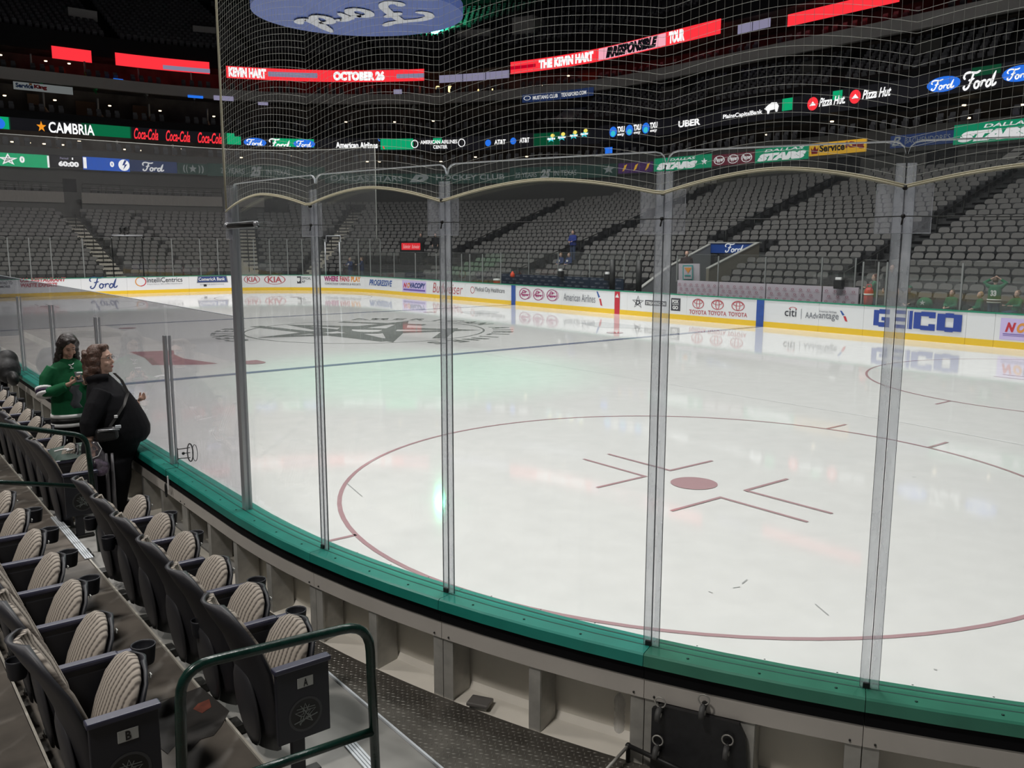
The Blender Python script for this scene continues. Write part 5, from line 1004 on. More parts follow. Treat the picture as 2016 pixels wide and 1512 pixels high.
# black cord and silver tensioner along the glass
P1 = POSTS[8][0]
m_ = MB(); ts = [t for t, k in POSTS if k >= 2]; pts = [npos(P1+.52, GO+.05, 3.205)]
for j in range(len(ts)): pts += [npos(ts[j], GO+.05, 3.205)]
pp = []
for j in range(len(pts)-1):
    for q in range(8):
        f = q/8; v = pts[j].lerp(pts[j+1], f); v.z -= .006*math.sin(PI*f); pp.append(v)
m_.tube(pp+[pts[-1]], .0022, M_ink, 5); tag(m_.build('cord'), 'thin black cord tied along the tall glass', 'cord')
m_ = MB(); a, b = npos(P1+.03, GO+.055, 3.215), npos(P1+.45, GO+.055, 3.222); m_.tube([a, b], .018, M_ink, 8); m_.tube([a+Vector((0, 0, .018)), b+Vector((0, 0, .018))], .005, M_edge, 6); m_.tube([a-Vector((0, 0, .018)), b-Vector((0, 0, .018))], .005, M_edge, 6); m_.ball(b+(b-a)*.08, .022, M_alu, 8, 6); m_.tube([b, npos(P1+.52, GO+.05, 3.205)], .006, M_ink, 6)
tag(m_.build('cord_tensioner'), 'black and silver bar tensioner clamped to the first tall post', 'tensioner')

# safety net: knotted square mesh pulled down to the posts
root = empty('safety_net', npos(3, GO+.06, 3.3)); tag(root, 'white string netting hanging in scallops above the tall glass', 'netting')
NTS = [t for t, k in POSTS if k >= 1]
ZTIE, ZTOP, CELL = 3.315, 7.2, .0405
def net_z(s, row):
    """height of horizontal strand number row at t=s"""
    j = 0
    while j < len(NTS)-2 and s > NTS[j+1]: j += 1
    f = (s-NTS[j])/(NTS[j+1]-NTS[j]); f = min(1, max(0, f))
    amp = .088*(1-min(1, row/85.)*.55)
    sh = 1-abs(2*f-1)**1.7
    return ZTIE+row*CELL+amp*sh+.006*math.sin(row*.31+s*1.7)
def net_off(s, row): return GO+.055+.012*math.sin(s*2.3+row*.11)
m_ = MB(); nrow = int((ZTOP-ZTIE)/CELL); s0, s1 = NTS[0], NTS[-1]; rad = .00082
def strand(pts, rad=rad):
    # light three-sided thread
    n = len(pts); rings = []
    for p in pts: rings.append(p)
    o = len(m_.v); k = m_.mi(M_net)
    for i, p in enumerate(pts):
        t = (pts[min(i+1, n-1)]-pts[max(i-1, 0)]).normalized(); a = t.cross(Vector((CAM[0]-p.x, CAM[1]-p.y, 0)).normalized() if abs(t.z) > .5 else Vector((0, 0, 1))).normalized(); b = t.cross(a)
        for q in range(3): ang = 2*PI*q/3; m_.v.append(tuple(p+(a*math.cos(ang)+b*math.sin(ang))*rad))
    for i in range(n-1):
        for q in range(3): m_.f.append((o+3*i+q, o+3*i+(q+1) % 3, o+3*i+3+(q+1) % 3, o+3*i+3+q)); m_.m.append(k); m_.smooth.append(True)
for row in range(1, nrow+1):
    pts = []; s = s0
    while s <= s1: pts.append(npos(s, net_off(s, row), net_z(s, row))); s += .06
    strand(pts)
s = s0; c = 0
while s <= s1:
    lean = .035*math.sin(s*1.1)
    pts = [npos(min(s1, max(s0, s+lean*(row/12.)*.25)), net_off(s, row), net_z(s, row)) for row in range(0, nrow+1, 3)]
    strand(pts); s += .0365; c += 1
m_.build('net_mesh', root)
m_ = MB(); pts = []; s = s0
while s <= s1: pts.append(npos(s, net_off(s, 0)+.004, net_z(s, 0))); s += .045
m_.tube(pts, .0055, M_rope, 6); m_.tube([p+Vector((0, .004, .009)) for p in pts], .004, M_rope, 5); m_.build('bottom_rope', root)['label'] = 'beige bottom rope'
m_ = MB(); m_.tube([npos(s0, GO+.055, ZTIE+.02), npos(s0, GO+.055, 7.2)], .008, M_rope, 6); m_.build('side_rope', root)

# =================================================================== near floor and platforms
FZ = .5
m_ = MB(); ts = [x/10 for x in range(-130, 131, 2)]
def edge_y(x):
    """front edge of the seating floor follows the board foot"""
    if x < CX: return -YE-.235
    dx = x-CX
    return CY-math.sqrt(max(.01, (RC+.235)**2-dx*dx)) if dx < RC else CY
fl = [(x, edge_y(x)) for x in [1, 5, 10, 15, 20, 21.9]+[CX+.15*i for i in range(56)]]
m_.add([(x, y, FZ) for x, y in fl]+[(x, min(-13.20, y-.0), FZ) if x < 27 else (x, -13.2, FZ) for x, y in fl], [(i, len(fl)+i, len(fl)+i+1, i+1) for i in range(len(fl)-1)], M_conc)
m_.add([(1, -13.2, FZ), (31, -13.2, FZ), (31, -13.97, FZ), (1, -13.97, FZ)], [(3, 2, 1, 0)], M_conc)
struct(m_.build('floor_walkway', origin=(0, 0, 0)))
mbp = MB(); M_c2 = M_ply
def platform(x0, x1, y0, y1, z, mt, nm='floor_platform', h=.1):
    m_ = MB(); m_.box(((x0+x1)/2, (y0+y1)/2, z-h/2), (x1-x0-.004, y1-y0, h), mt); return struct(m_.build(nm))
platform(1, 18.5, -14.83, -13.99, .60, M_ply); platform(18.5, 20.95, -14.83, -13.99, .60, M_ply2); platform(20.95, 23.55, -14.83, -13.99, .60, M_ply); platform(23.55, 30, -14.83, -13.99, .60, M_ply)
platform(1, 22.2, -17, -14.85, .76, M_ply2, h=.16); platform(22.2, 30, -17, -14.85, .76, M_ply, h=.16)
m_ = MB(); m_.box((15, -13.975, .55), (28, .012, .1), M_kick); struct(m_.build('trim_riser_kick'))
m_ = MB(); m_.box((15, -14.838, .64), (28, .012, .22), M_kick); struct(m_.build('trim_riser_kick'))
m_ = MB(); m_.box((15, -18, .25), (30, 10, .5), M_void)
# patch and stain on the platform
M_pat = mat('tar_patch', (.022, .02, .018), .7); M_rust = mat('rust_patch', (.14, .035, .02), .8, noise=.4, nscale=20)
pq = [on_z(u, v, .603) for u, v in ((306, 1392), (335, 1375), (395, 1352), (452, 1400), (435, 1430), (420, 1448), (395, 1455), (372, 1478), (350, 1462), (330, 1484), (312, 1470))]
m_ = MB(); m_.add(pq, [tuple(range(len(pq)))], M_pat); pr_ = [on_z(u, v, .6045) for u, v in ((390, 1385), (412, 1376), (416, 1392), (398, 1404), (380, 1396))]; m_.add(pr_, [tuple(range(5))], M_rust)
struct(m_.build('trim_floor_patch'))
# aluminium nosing strips
def nosing(pa, pb, z, lab, w=.055):
    a, b = on_z(*pa, z), on_z(*pb, z); d = (b-a).normalized(); nrm = Vector((-d.y, d.x, 0)); m_ = MB()
    for k in range(4): c = a.lerp(b, .5)+nrm*w*(k-1.5)/3.2; m_.box(c+Vector((0, 0, .004)), ((b-a).length, w/4.6, .008), M_edge, math.atan2(d.y, d.x))
    o = m_.build('trim_step_nosing'); struct(o)
nosing((107, 1018), (176, 1100), .603, 'l'); nosing((686, 1462), (760, 1545), .501, 'r')
# diamond plate walkway
plate = [(x, edge_y(x)-.004) for x in [21.0+.12*i for i in range(40)]]
plate = [(x, y) for x, y in plate if y < -12.3]
m_ = MB(); n = len(plate); zt_ = .512
m_.add([(x, y, zt_) for x, y in plate]+[(x, -13.235, zt_) for x, y in plate]+[(x, -13.235, .5) for x, y in plate], [(i, n+i, n+i+1, i+1) for i in range(n-1)]+[(n+i, 2*n+i, 2*n+i+1, n+i+1) for i in range(n-1)], M_diam)
x = 21.05; row = 0
while x < plate[-1][0]-.02:
    y = -13.225+(.016 if row % 2 else 0); c = 0
    while y < edge_y(x)-.02:
        a = PI/4 if (row+c) % 2 else -PI/4; ca, sa = math.cos(a), math.sin(a); L, Wd, H = .0135, .0042, .0026
        m_.add([(x+ca*L, y+sa*L, zt_), (x-ca*L, y-sa*L, zt_), (x-sa*Wd, y+ca*Wd, zt_), (x+sa*Wd, y-ca*Wd, zt_), (x, y, zt_+H)], [(0, 2, 4), (2, 1, 4), (1, 3, 4), (3, 0, 4)], M_lug)
        y += .032; c += 1
    x += .0275; row += 1
m_.box(((21.0+plate[-1][0])/2, -13.245, .505), (plate[-1][0]-21.0, .012, .02), M_edge)
tag(m_.build('diamond_plate_walkway'), 'dark diamond-plate metal walkway along the curved near boards', 'walkway plate')
# bench slats at the far end of the walkway
for i in range(5):
    m_ = MB(); m_.box((20.9, -13.33+.085*i, .52), (1.6, .07, .04), M_conc if i % 2 else M_kick); tag(m_.build('floor_slat'), '%s grey floor slat from the seats, behind the front row' % ORD[i], 'slat', 'grey slats by the boards')
# small metal block and black end bar on the ledge
p = on_z(945, 1382, .53); m_ = MB(); m_.rbox(p, (.13, .10, .022), mat('block_metal', (.18, .17, .16), .5, .4), .006, .55); m_.box(p+Vector((0, 0, -.018)), (.1, .07, .02), M_steel, .55); tag(m_.build('metal_block'), 'small dark metal block at the edge of the diamond plate', 'block')
# water bottle
p = on_z(1222, 1442, .505); th = empty('water_bottle', p); tag(th, 'empty crumpled clear plastic water bottle on the board ledge', 'bottle')
M_pet = clear_mat('bottle_plastic', (.95, .955, .96), .42, (.85, .85, .85), .08, 1.6); m_ = MB()
prof = [(r_*1.3, z_*1.28) for r_, z_ in [(.026, 0), (.031, .008)]+[(.0305-.0025*(k % 2), .02+.011*k) for k in range(11)]+[(.031, .145), (.028, .165), (.016, .19), (.0125, .198), (.0125, .205)]]
m_.lathe(p, prof, M_pet, 18, False); m_.build('body', th); m_ = MB(); m_.lathe(p, [(.019, .256), (.019, .274), (.017, .277)], mat('bottle_cap', (.55, .56, .57), .5), 14); m_.build('cap', th)
# black wheeled dolly standing on edge against the board
M_dol = mat('dolly_black', (.012, .012, .014), .45, noise=.3, nscale=30); M_wh = mat('caster_tyre', (.07, .07, .068), .6)
t0d, t1d = nt(-65.75), nt(-62.7)
th = empty('wheeled_dolly', npos((t0d+t1d)/2, .25, .1)); tag(th, 'black wheeled dolly leaning on edge under the green-capped board', 'dolly')
def dp_(s, z, o=.262): return npos(t0d+(t1d-t0d)*s, o, z)
o2 = [(0, .10), (0, .84), (.1, .865), (.9, .865), (.97, .80), (1.0, .62), (1.0, .40), (.94, .24), (.8, .12), (.6, .06), (.1, .05)]
m_ = MB(); n = len(o2); m_.add([dp_(s, z) for s, z in o2]+[dp_(s, z, .235) for s, z in o2], [tuple(range(n))[::-1], tuple(range(n, 2*n))]+[(i, (i+1) % n, n+(i+1) % n, n+i) for i in range(n)], M_dol); m_.build('deck', th)
for (u, v) in ((1297, 1400), (1383, 1395), (1430, 1475), (1292, 1475)):
    d = ray(u, v); C = Vector(CAM); best = None
    for k in range(400):
        tt = 3+k*.008; q = C+d*(tt/d.length)*1.0
        rr = math.hypot(q.x-CX, q.y-CY)
        if rr < RC+.30: best = q; break
    nrm = Vector((best.x-CX, best.y-CY, 0)).normalized(); tg = Vector((-nrm.y, nrm.x, 0)); rz = math.atan2(tg.y, tg.x)
    m_ = MB(); m_.tube([best-tg*.011+Vector((0, 0, -.02)), best+tg*.011+Vector((0, 0, -.02))], .034, M_wh, 16); m_.tube([best-tg*.014+Vector((0, 0, -.02)), best+tg*.014+Vector((0, 0, -.02))], .012, M_steel, 8)
    c = m_.build('caster', th)
    m_ = MB(); m_.tube([best+nrm*(-.02)+Vector((0, 0, .035))+tg*(.026*math.cos(a)) + nrm*(.0)+Vector((0, 0, .026*math.sin(a))) for a in [2*PI*k/16 for k in range(16)]], .004, M_steel, 5, closed=True); m_.tube([best-nrm*.05, best-nrm*.01], .016, M_ink, 8); m_.build('swivel_plate', c)
# dark step frame and rod at the bottom edge
m_ = MB(); a = on_z(1237, 1468, .60); b = on_z(1350, 1520, .62); m_.tube([a, b], .012, M_ink, 8); m_.tube([a, on_z(1180, 1530, .56)], .009, M_steel, 6); m_.ball(a, .016, M_dark, 8, 6); m_.tube([a, a-Vector((0, 0, .1))], .012, M_dark, 6)
tag(m_.build('step_frame'), 'black rod and bracket at the end of the diamond plate', 'bracket')

# =================================================================== green handrails
def fillet(pts, r, n=6):
    P = [Vector(p) for p in pts]; out = [P[0]]
    for i in range(1, len(P)-1):
        a = (P[i-1]-P[i]); b = (P[i+1]-P[i]); ra = min(r, a.length*.45, b.length*.45); A_ = P[i]+a.normalized()*ra; B_ = P[i]+b.normalized()*ra
        for k in range(n+1): f = k/n; out.append(A_*(1-f)**2+P[i]*2*f*(1-f)+B_*f*f)
    return out+[P[-1]]
XR1 = 25.0
th = empty('aisle_handrail', (XR1, -14.08, .5)); tag(th, 'dark green painted loop handrail nearest the camera', 'handrail')
m_ = MB(); m_.tube(fillet([(XR1, -14.53, .6), (XR1, -14.50, 1.475), (XR1, -13.68, 1.43), (XR1, -13.66, .5)], .13), .0215, M_rail, 14); m_.build('top_rail', th)
m_ = MB(); m_.tube([(XR1, -14.50, .94), (XR1, -13.67, .91)], .0195, M_rail, 12); m_.build('lower_rail', th)
m_ = MB(); m_.lathe((XR1, -13.66, .5), [(.05, 0), (.05, .012), (.03, .014)], M_rail, 14); m_.build('floor_flange', th); m_ = MB(); m_.lathe((XR1, -14.53, .6), [(.05, 0), (.05, .012), (.03, .014)], M_rail, 14); m_.build('floor_flange', th)
XR2 = 20.5
th = empty('aisle_handrail', (XR2, -14.3, .5)); tag(th, 'dark green sloping handrail left of the row A end panel', 'handrail')
m_ = MB(); m_.tube(fillet([(XR2, -15.6, .76), (XR2, -15.6, 2.0), (XR2, -13.84, 1.51), (XR2, -13.80, .5)], .1), .0215, M_rail, 12); m_.build('top_rail', th)
m_ = MB(); m_.tube([(XR2, -15.6, 1.48), (XR2, -13.87, 1.08)], .019, M_rail, 10); m_.build('lower_rail', th)

# =================================================================== near seats
def seat_parts(th, arm=True, cup=True, pan_open=False, seed=0):
    """local frame: origin on the floor, faces +y; pitch .56; armrest on the right (+x) side"""
    # backrest shell: curved tall panel leaning back
    prof = [(-.10, .07, .13), (-.125, .20, .19), (-.15, .38, .225), (-.175, .54, .235), (-.225, .68, .232), (-.285, .79, .215), (-.32, .86, .165), (-.335, .888, .09)]
    def sheet(mb, prof, dy, m, wk=1., bow=.05, thick=.018, nx=10):
        A = []; Bk = []
        for (y, z, w_) in prof:
            A.append([Vector((w_*wk*(2*i/nx-1), y+dy+bow*((2*i/nx-1)**2), z)) for i in range(nx+1)])
        for r in A: Bk.append([p+Vector((0, -thick, 0)) for p in r])
        vs = [p for r in A for p in r]+[p for r in Bk for p in r]; N = nx+1; off = len(A)*N; fs = []
        for i in range(len(A)-1):
            for j in range(nx): fs.append((i*N+j, i*N+j+1, (i+1)*N+j+1, (i+1)*N+j)); fs.append((off+i*N+j, off+(i+1)*N+j, off+(i+1)*N+j+1, off+i*N+j+1))
        for i in range(len(A)-1): fs.append((i*N, (i+1)*N, off+(i+1)*N, off+i*N)); fs.append((i*N+nx, off+i*N+nx, off+(i+1)*N+nx, (i+1)*N+nx))
        L = len(A)-1
        for j in range(nx): fs.append((j, off+j, off+j+1, j+1)); fs.append((L*N+j, L*N+j+1, off+L*N+j+1, off+L*N+j))
        mb.add(vs, fs, m, True)
    m_ = MB(); sheet(m_, prof, 0, M_shell2, 1.06, .055, .022); m_.build('backrest_shell', th)
    m_ = MB(); sheet(m_, [(y+.006, z+(.03 if i == 0 else (-.02 if i == len(prof)-1 else 0)), w_*.9) for i, (y, z, w_) in enumerate(prof)], .016, M_cloth, 1, .05, .02); m_.build('backrest_cushion', th)
    # raised oval pad moulded on the rear of the back shell
    m_ = MB(); o = [(.15*math.cos(2*PI*k/20), .30+.23*math.sin(2*PI*k/20)) for k in range(20)]; m_.loft([[Vector((x*s_, -.135-(z-.3)*.10-d-.02, .30+(z-.30)*s_)) for x, z in o] for s_, d in ((1, 0), (.97, .010), (.8, .018))], mat('back_oval', (.034, .034, .038), .5)); m_.build('rear_shell_bulge', th)
    # folded seat pan: rounded cushion facing the back, dark shell in front
    pr = [(-.035, .20, .15), (-.01, .32, .195), (.03, .45, .215), (.075, .56, .205), (.108, .63, .165), (.125, .665, .10), (.13, .68, .04)]
    m_ = MB(); rings = []; nn = 24
    for (y, z, w_) in pr:
        th_ = .055*(1-.0*(z > .6))*(1 if z < .6 else max(.35, 1-(z-.6)*7))
        rings.append([Vector((w_*math.cos(2*PI*k/nn), y+th_*math.sin(2*PI*k/nn)*(1 if math.sin(2*PI*k/nn) < 0 else .6)-.0, z-.25*th_*math.sin(2*PI*k/nn))) for k in range(nn)])
    m_.loft(rings, M_cloth); m_.build('seat_cushion', th)
    m_ = MB(); sheet(m_, [(y+.052, z-.012, w_*1.08+.006) for (y, z, w_) in pr], 0, M_shell, 1, -.022, .016); m_.build('seat_shell', th)
    m_ = MB(); m_.rbox((.12, .165, .625), (.028, .006, .018), M_plate_l, .002, 0, -.25); m_.build('number_tag', th)
    x = .28
    if arm:
        m_ = MB(); m_.rbox((x, -.005, .575), (.05, .27, .035), M_arm, .012); m_.rbox((x, -.005, .535), (.03, .25, .06), M_shell, .008); m_.build('armrest', th)
        m_ = MB(); m_.rbox((x, 0, .40), (.034, .20, .28), M_shell, .012); m_.rbox((x, -.03, .14), (.03, .07, .28), M_shell, .008); m_.rbox((x, -.02, .015), (.06, .22, .02), M_dark, .004); m_.build('standard', th)
    if cup:
        m_ = MB(); m_.rbox((x, .155, .572), (.042, .09, .032), M_arm, .012)
        m_.lathe((x, .243, 0), [(.044, .50), (.048, .515), (.056, .585), (.057, .594), (.052, .594), (.0505, .585), (.043, .52), (.001, .512)], M_shell, 22, False); m_.build('cup_holder', th)
def end_panel(th, letter):
    x = .315
    m_ = MB(); m_.rbox((x, 0, .395), (.03, .27, .37), M_end, .004); m_.rbox((x, 0, .588), (.055, .29, .026), M_arm, .006); m_.build('end_panel', th)
    ep = th.children[-1]
    m_ = MB(); m_.rbox((x+.016, .01, .50), (.004, .082, .052), M_plate_l, .008); m_.build('row_plate', th)
    T = text2d(letter, .03); m_ = MB(); m_.add([(x+.0195, .01+(xx-.5)*.022, .48+yy*.04) for xx, yy in T[0]], T[1], M_ink); m_.build('row_letter', th)
    m_ = MB(); g = ring2d(0, 0, .088, .088, .012, 32); m_.add([(x+.0165, a+.005, .335+b) for a, b in g[0]], g[1], M_embr); g = disc2d(0, 0, .076, .076); m_.add([(x+.0162, a+.005, .335+b) for a, b in g[0]], g[1], M_ink); m_.build('emblem_ring', th)
    m_ = MB(); cm = merge2d([outline2d(star2d(0, 0, .058, .026), .006), outline2d(star2d(0, -.002, .036, .015, PI/2+.3), .005), line_strip(-.06, -.035, .062, -.012, .006), line_strip(-.03, -.05, .02, .045, .004), line_strip(.035, -.045, -.025, .05, .004), line_strip(-.045, .035, .05, .03, .004)])
    lay = layers(cm); m_.add([(x+.0175+.0003*lay[i], a+.005, .335+b) for i, (a, b) in enumerate(cm[0])], cm[1], M_emb); m_.build('emblem', th)
    m_ = MB(); m_.rbox((x-.012, -.03, .12), (.03, .07, .24), M_shell, .006); m_.rbox((x-.012, -.02, .015), (.06, .2, .02), M_dark, .004); m_.build('end_leg', th)
def proto(name, arm, cup, letter=None):
    th = empty(name, (0, 0, 0), 0, True); seat_parts(th, arm, cup)
    if letter: end_panel(th, letter)
    return th
used = {}
def place(kind, x, y, z, label, grp):
    args = {'cup': (True, True), 'plain': (True, False), 'endA': (False, False, 'A'), 'endB': (False, False, 'B')}[kind]
    if kind not in used: o = proto('stadium_seat', *args); used[kind] = o
    else: o = copy_tree(used[kind])
    o.location = (x, y, z); tag(o, label, 'seat', grp); return o
YA = -13.80
rowA = [(24.22, 'endA'), (23.66, 'cup'), (23.10, 'cup'), (22.52, 'plain'), (22.0, 'cup'), (21.42, 'cup'), (20.86, 'plain')]
for i, (x, k) in enumerate(rowA[:6]): place(k, x, YA, .5, 'front-row folded seat beside the diamond plate, %s from the lettered end panel' % ('at' if i == 0 else ORD[i]) if i else 'front-row folded seat whose end panel reads A beside the near handrail', 'front row seats')
xs = 19.72
for i in range(11): place('endA' if i == 0 else ('plain' if i in (3, 7) else 'cup'), xs-.565*i, YA-.02, .5, 'front-row seat left of the woman in black, %s from its lettered end panel' % ORD[i] if i else 'front-row seat with an A end panel left of the woman in black', 'front row seats beyond the aisle')
rowB = [(24.36, 'endB'), (23.80, 'cup'), (23.27, 'plain'), (22.73, 'cup'), (22.18, 'cup'), (21.62, 'cup'), (21.06, 'cup')]
for i, (x, k) in enumerate(rowB): place(k, x, -14.64, .6, 'second-row seat, %s along from the B end panel' % ORD[i] if i else 'second-row folded seat with a B end panel in the lower left corner', 'second row seats')
# cup holders hung behind the backs
for (u, v, x, lab) in ((393, 1222, 23.9, 'behind the front row near the handrail'), (213, 1058, 22.0, 'behind the front row seats, middle one'), (178, 1020, 21.3, 'behind the front row seats, farthest one'), (32, 1300, 24.2, 'behind the second row at the left edge')):
    p = on_z(u, v, 1.02 if v < 1250 else 1.12); m_ = MB(); m_.lathe(p-Vector((0, 0, .09)), [(.036, 0), (.042, .015), (.048, .088), (.048, .096), (.043, .096), (.042, .088), (.037, .02), (.001, .012)], M_shell, 20, False); m_.rbox(p+Vector((0, .05, -.04)), (.03, .09, .05), M_shell, .008); tag(m_.build('cup_holder_bracket'), 'black cup holder '+lab, 'cup holder')
# seat mounting brackets under the riser
for i in range(12):
    x = 24.5-.56*i; m_ = MB(); m_.rbox((x, -13.93, .535), (.11, .07, .05), M_dark, .008); m_.rbox((x+.02, -13.9, .51), (.05, .05, .02), M_dark, .004); tag(m_.build('seat_bracket'), 'dark bracket bolting the front seats to the riser', 'bracket', 'seat brackets on the riser')

# =================================================================== people
def remesh(mb, name, parent, voxel, smooth=3):
    o = mb.build(name, parent); md = o.modifiers.new('r', 'REMESH'); md.mode = 'VOXEL'; md.voxel_size = voxel; md.use_smooth_shade = True
    ms = o.modifiers.new('s', 'SMOOTH'); ms.factor = .5; ms.iterations = smooth
    dg = bpy.context.evaluated_depsgraph_get(); me = bpy.data.meshes.new_from_object(o.evaluated_get(dg)); old = o.data; mats = list(old.materials)
    o.modifiers.clear(); o.data = me; me.name = name; me.materials.clear(); me.materials.append(mats[0]); bpy.data.meshes.remove(old)
    for p in me.polygons: p.use_smooth = True; p.material_index = 0
    return o
def eloft(mb, rings, m, n=20, tf=None):
    """rings: (z, cx, cy, half width, front, back)"""
    R_ = []
    for (z, cx, cy, a, f, b) in rings:
        q = []
        for k in range(n):
            th = 2*PI*k/n; sn = math.sin(th); p = Vector((cx+a*math.cos(th), cy+(f if sn > 0 else b)*sn, z)); q.append(tf(p) if tf else p)
        R_.append(q)
    mb.loft(R_, m)
def hand(mb, wrist, dirv, side, m, s=1., curl=.6):
    """palm, four fingers, thumb; dirv = pointing direction, side = towards the thumb"""
    d = Vector(dirv).normalized(); sd = Vector(side); sd = (sd-d*sd.dot(d)).normalized(); nrm = d.cross(sd)
    w_ = Vector(wrist)
    mb.tube([w_, w_+d*.04*s, w_+d*.085*s], [.024*s, .034*s, .036*s], m, 10, flat=.6)
    for i, (o, L) in enumerate(((.028, .068), (.010, .078), (-.009, .072), (-.026, .056))):
        a = w_+d*.08*s+sd*o*s; L *= s; b = a+d*L*.5+nrm*L*.12*curl; c = b+(d*(1-curl*.6)+nrm*curl*.9).normalized()*L*.5
        mb.tube([a, b, c], [.0092*s, .0085*s, .0070*s], m, 7)
    a = w_+d*.025*s+sd*.026*s; mb.tube([a, a+d*.032*s+sd*.024*s, a+d*.060*s+sd*.028*s+nrm*.01*s], [.012*s, .0105*s, .008*s], m, 7)
SK = mat('skin_light', (.56, .36, .28), .6, spec=.3); SK2 = mat('skin_tan', (.44, .27, .20), .6, spec=.3)
def head_mesh(mb, c, rz, pit, s, m):
    M = Matrix.Translation(c) @ Matrix.Rotation(rz, 4, 'Z') @ Matrix.Rotation(pit, 4, 'X')
    f = lambda x, y, z: M @ Vector((x*s, y*s, z*s))
    def rings(L): 
        R_ = []
        for (z, a, fr, bk) in L: R_.append([f(a*math.cos(2*PI*k/18), (fr if math.sin(2*PI*k/18) > 0 else bk)*math.sin(2*PI*k/18), z) for k in range(18)])
        mb.loft(R_, m)
    rings([(-.115, .022, .055, .01), (-.105, .038, .076, .03), (-.085, .052, .084, .045), (-.05, .062, .086, .065), (-.01, .069, .086, .082), (.03, .073, .088, .094), (.07, .068, .080, .092), (.1, .052, .060, .072), (.118, .028, .034, .04), (.124, .008, .01, .012)])
    mb.tube([f(0, .080, .022), f(0, .096, -.006), f(0, .105, -.022), f(0, .088, -.032)], [.008*s, .011*s, .014*s, .010*s], m, 8)          # nose
    for sx in (-1, 1):
        mb.tube([f(sx*.012, .090, -.028), f(sx*.016, .084, -.026)], .008*s, m, 6)
        mb.ball(f(sx*.042, .066, -.03), .022*s, m, 8, 6); mb.tube([f(sx*.072, -.005, .022), f(sx*.080, -.014, .012), f(sx*.078, -.01, -.015), f(sx*.07, .0, -.026)], .0085*s, m, 6)
        mb.tube([f(sx*.048, .074, .038), f(sx*.028, .086, .044), f(sx*.012, .086, .038)], .0075*s, m, 6)
    mb.tube([f(-.022, .080, -.057), f(0, .090, -.055), f(.022, .080, -.057)], .0075*s, m, 6); mb.tube([f(-.018, .080, -.067), f(0, .088, -.068), f(.018, .080, -.067)], .0075*s, m, 6); mb.ball(f(0, .07, -.095), .02*s, m, 8, 6)
    return f
def face_parts(th, f, s, brow, iris=(.05, .03, .02), closed=False):
    ew = mat('eye_white', (.55, .52, .50), .3); ei = mat('iris_'+str(iris), iris, .2); lip = mat('lips', (.42, .16, .15), .5)
    for sx in (-1, 1):
        m_ = MB(); 
        if not closed: m_.ball(f(sx*.029, .0765, .020), .0115*s, ew, 10, 8); m_.ball(f(sx*.030, .0835, .020), .0066*s, ei, 8, 6)
        else: m_.tube([f(sx*.042, .078, .018), f(sx*.029, .0885, .014), f(sx*.016, .086, .018)], .0032*s, ei, 5)
        m_.build('eye', th)
        m_ = MB(); m_.tube([f(sx*.047, .080, .040), f(sx*.030, .0925, .047), f(sx*.014, .0935, .041)], [.002*s, .0036*s, .0028*s], brow, 6); m_.build('eyebrow', th)
    m_ = MB(); m_.tube([f(-.023, .0865, -.060), f(-.008, .0965, -.0575), f(.008, .0965, -.0575), f(.023, .0865, -.060)], [.002*s, .0045*s, .0045*s, .002*s], lip, 6); m_.tube([f(-.017, .0875, -.066), f(0, .0955, -.067), f(.017, .0875, -.066)], [.002*s, .005*s, .002*s], lip, 6); m_.build('mouth', th)

# ---- woman in black at the boards
PA = Vector((19.42, -13.42, .5)); RZA = math.radians(-14)
th = empty('person', PA); tag(th, 'heavyset person in black hoodie and striped black trousers holding a clear bag', 'person')
MA = Matrix.Translation(PA) @ Matrix.Rotation(RZA, 4, 'Z'); g = lambda x, y, z: MA @ Vector((x, y, z))
BLK = mat('hoodie_black', (.010, .010, .012), .85, spec=.15, bump=.3, nscale=30); PNT = mat('trouser_black', (.008, .008, .010), .8, spec=.15); HRB = mat('hair_brown', (.085, .042, .028), .5, bump=.8, nscale=60, noise=.4)
m_ = MB(); hc = g(.0, -.02, 1.50)
hf = head_mesh(m_, hc, RZA+math.radians(-24), math.radians(4), 1.06, SK)
m_.tube([g(0, -.04, 1.25), g(0, -.03, 1.42)], [.075, .062], SK, 12)
eloft(m_, [(1.3, 0, -.03, .1, .08, .08), (1.15, 0, 0, .2, .15, .12), (.9, 0, .02, .23, .25, .14), (.7, 0, 0, .22, .22, .15), (.6, 0, 0, .18, .14, .14)], SK, tf=lambda p: MA @ p)
for sx in (-1, 1): m_.tube([g(sx*.11, 0, .65), g(sx*.11, .0, .30), g(sx*.11, -.02, .06)], [.1, .07, .05], SK, 10)
m_.tube([g(.24, -.06, 1.16), g(.31, -.15, .93), g(.36, -.16, .80)], [.05, .045, .034], SK, 10); hand(m_, g(.36, -.16, .79), g(.36, -.14, .60)-g(.36, -.16, .79), g(0, 1, 0)-g(0, 0, 0), SK, 1.0, .9)
m_.tube([g(-.24, 0, 1.14), g(-.31, .12, .96), g(-.2, .28, 1.03)], [.05, .045, .032], SK, 10); hand(m_, g(-.18, .29, 1.06), g(-.04, .37, 1.15)-g(-.18, .29, 1.06), (0, 0, 1), SK, 1.0, .3)
remesh(m_, 'body', th, .0075, 2)
face_parts(th, hf, 1.06, HRB)
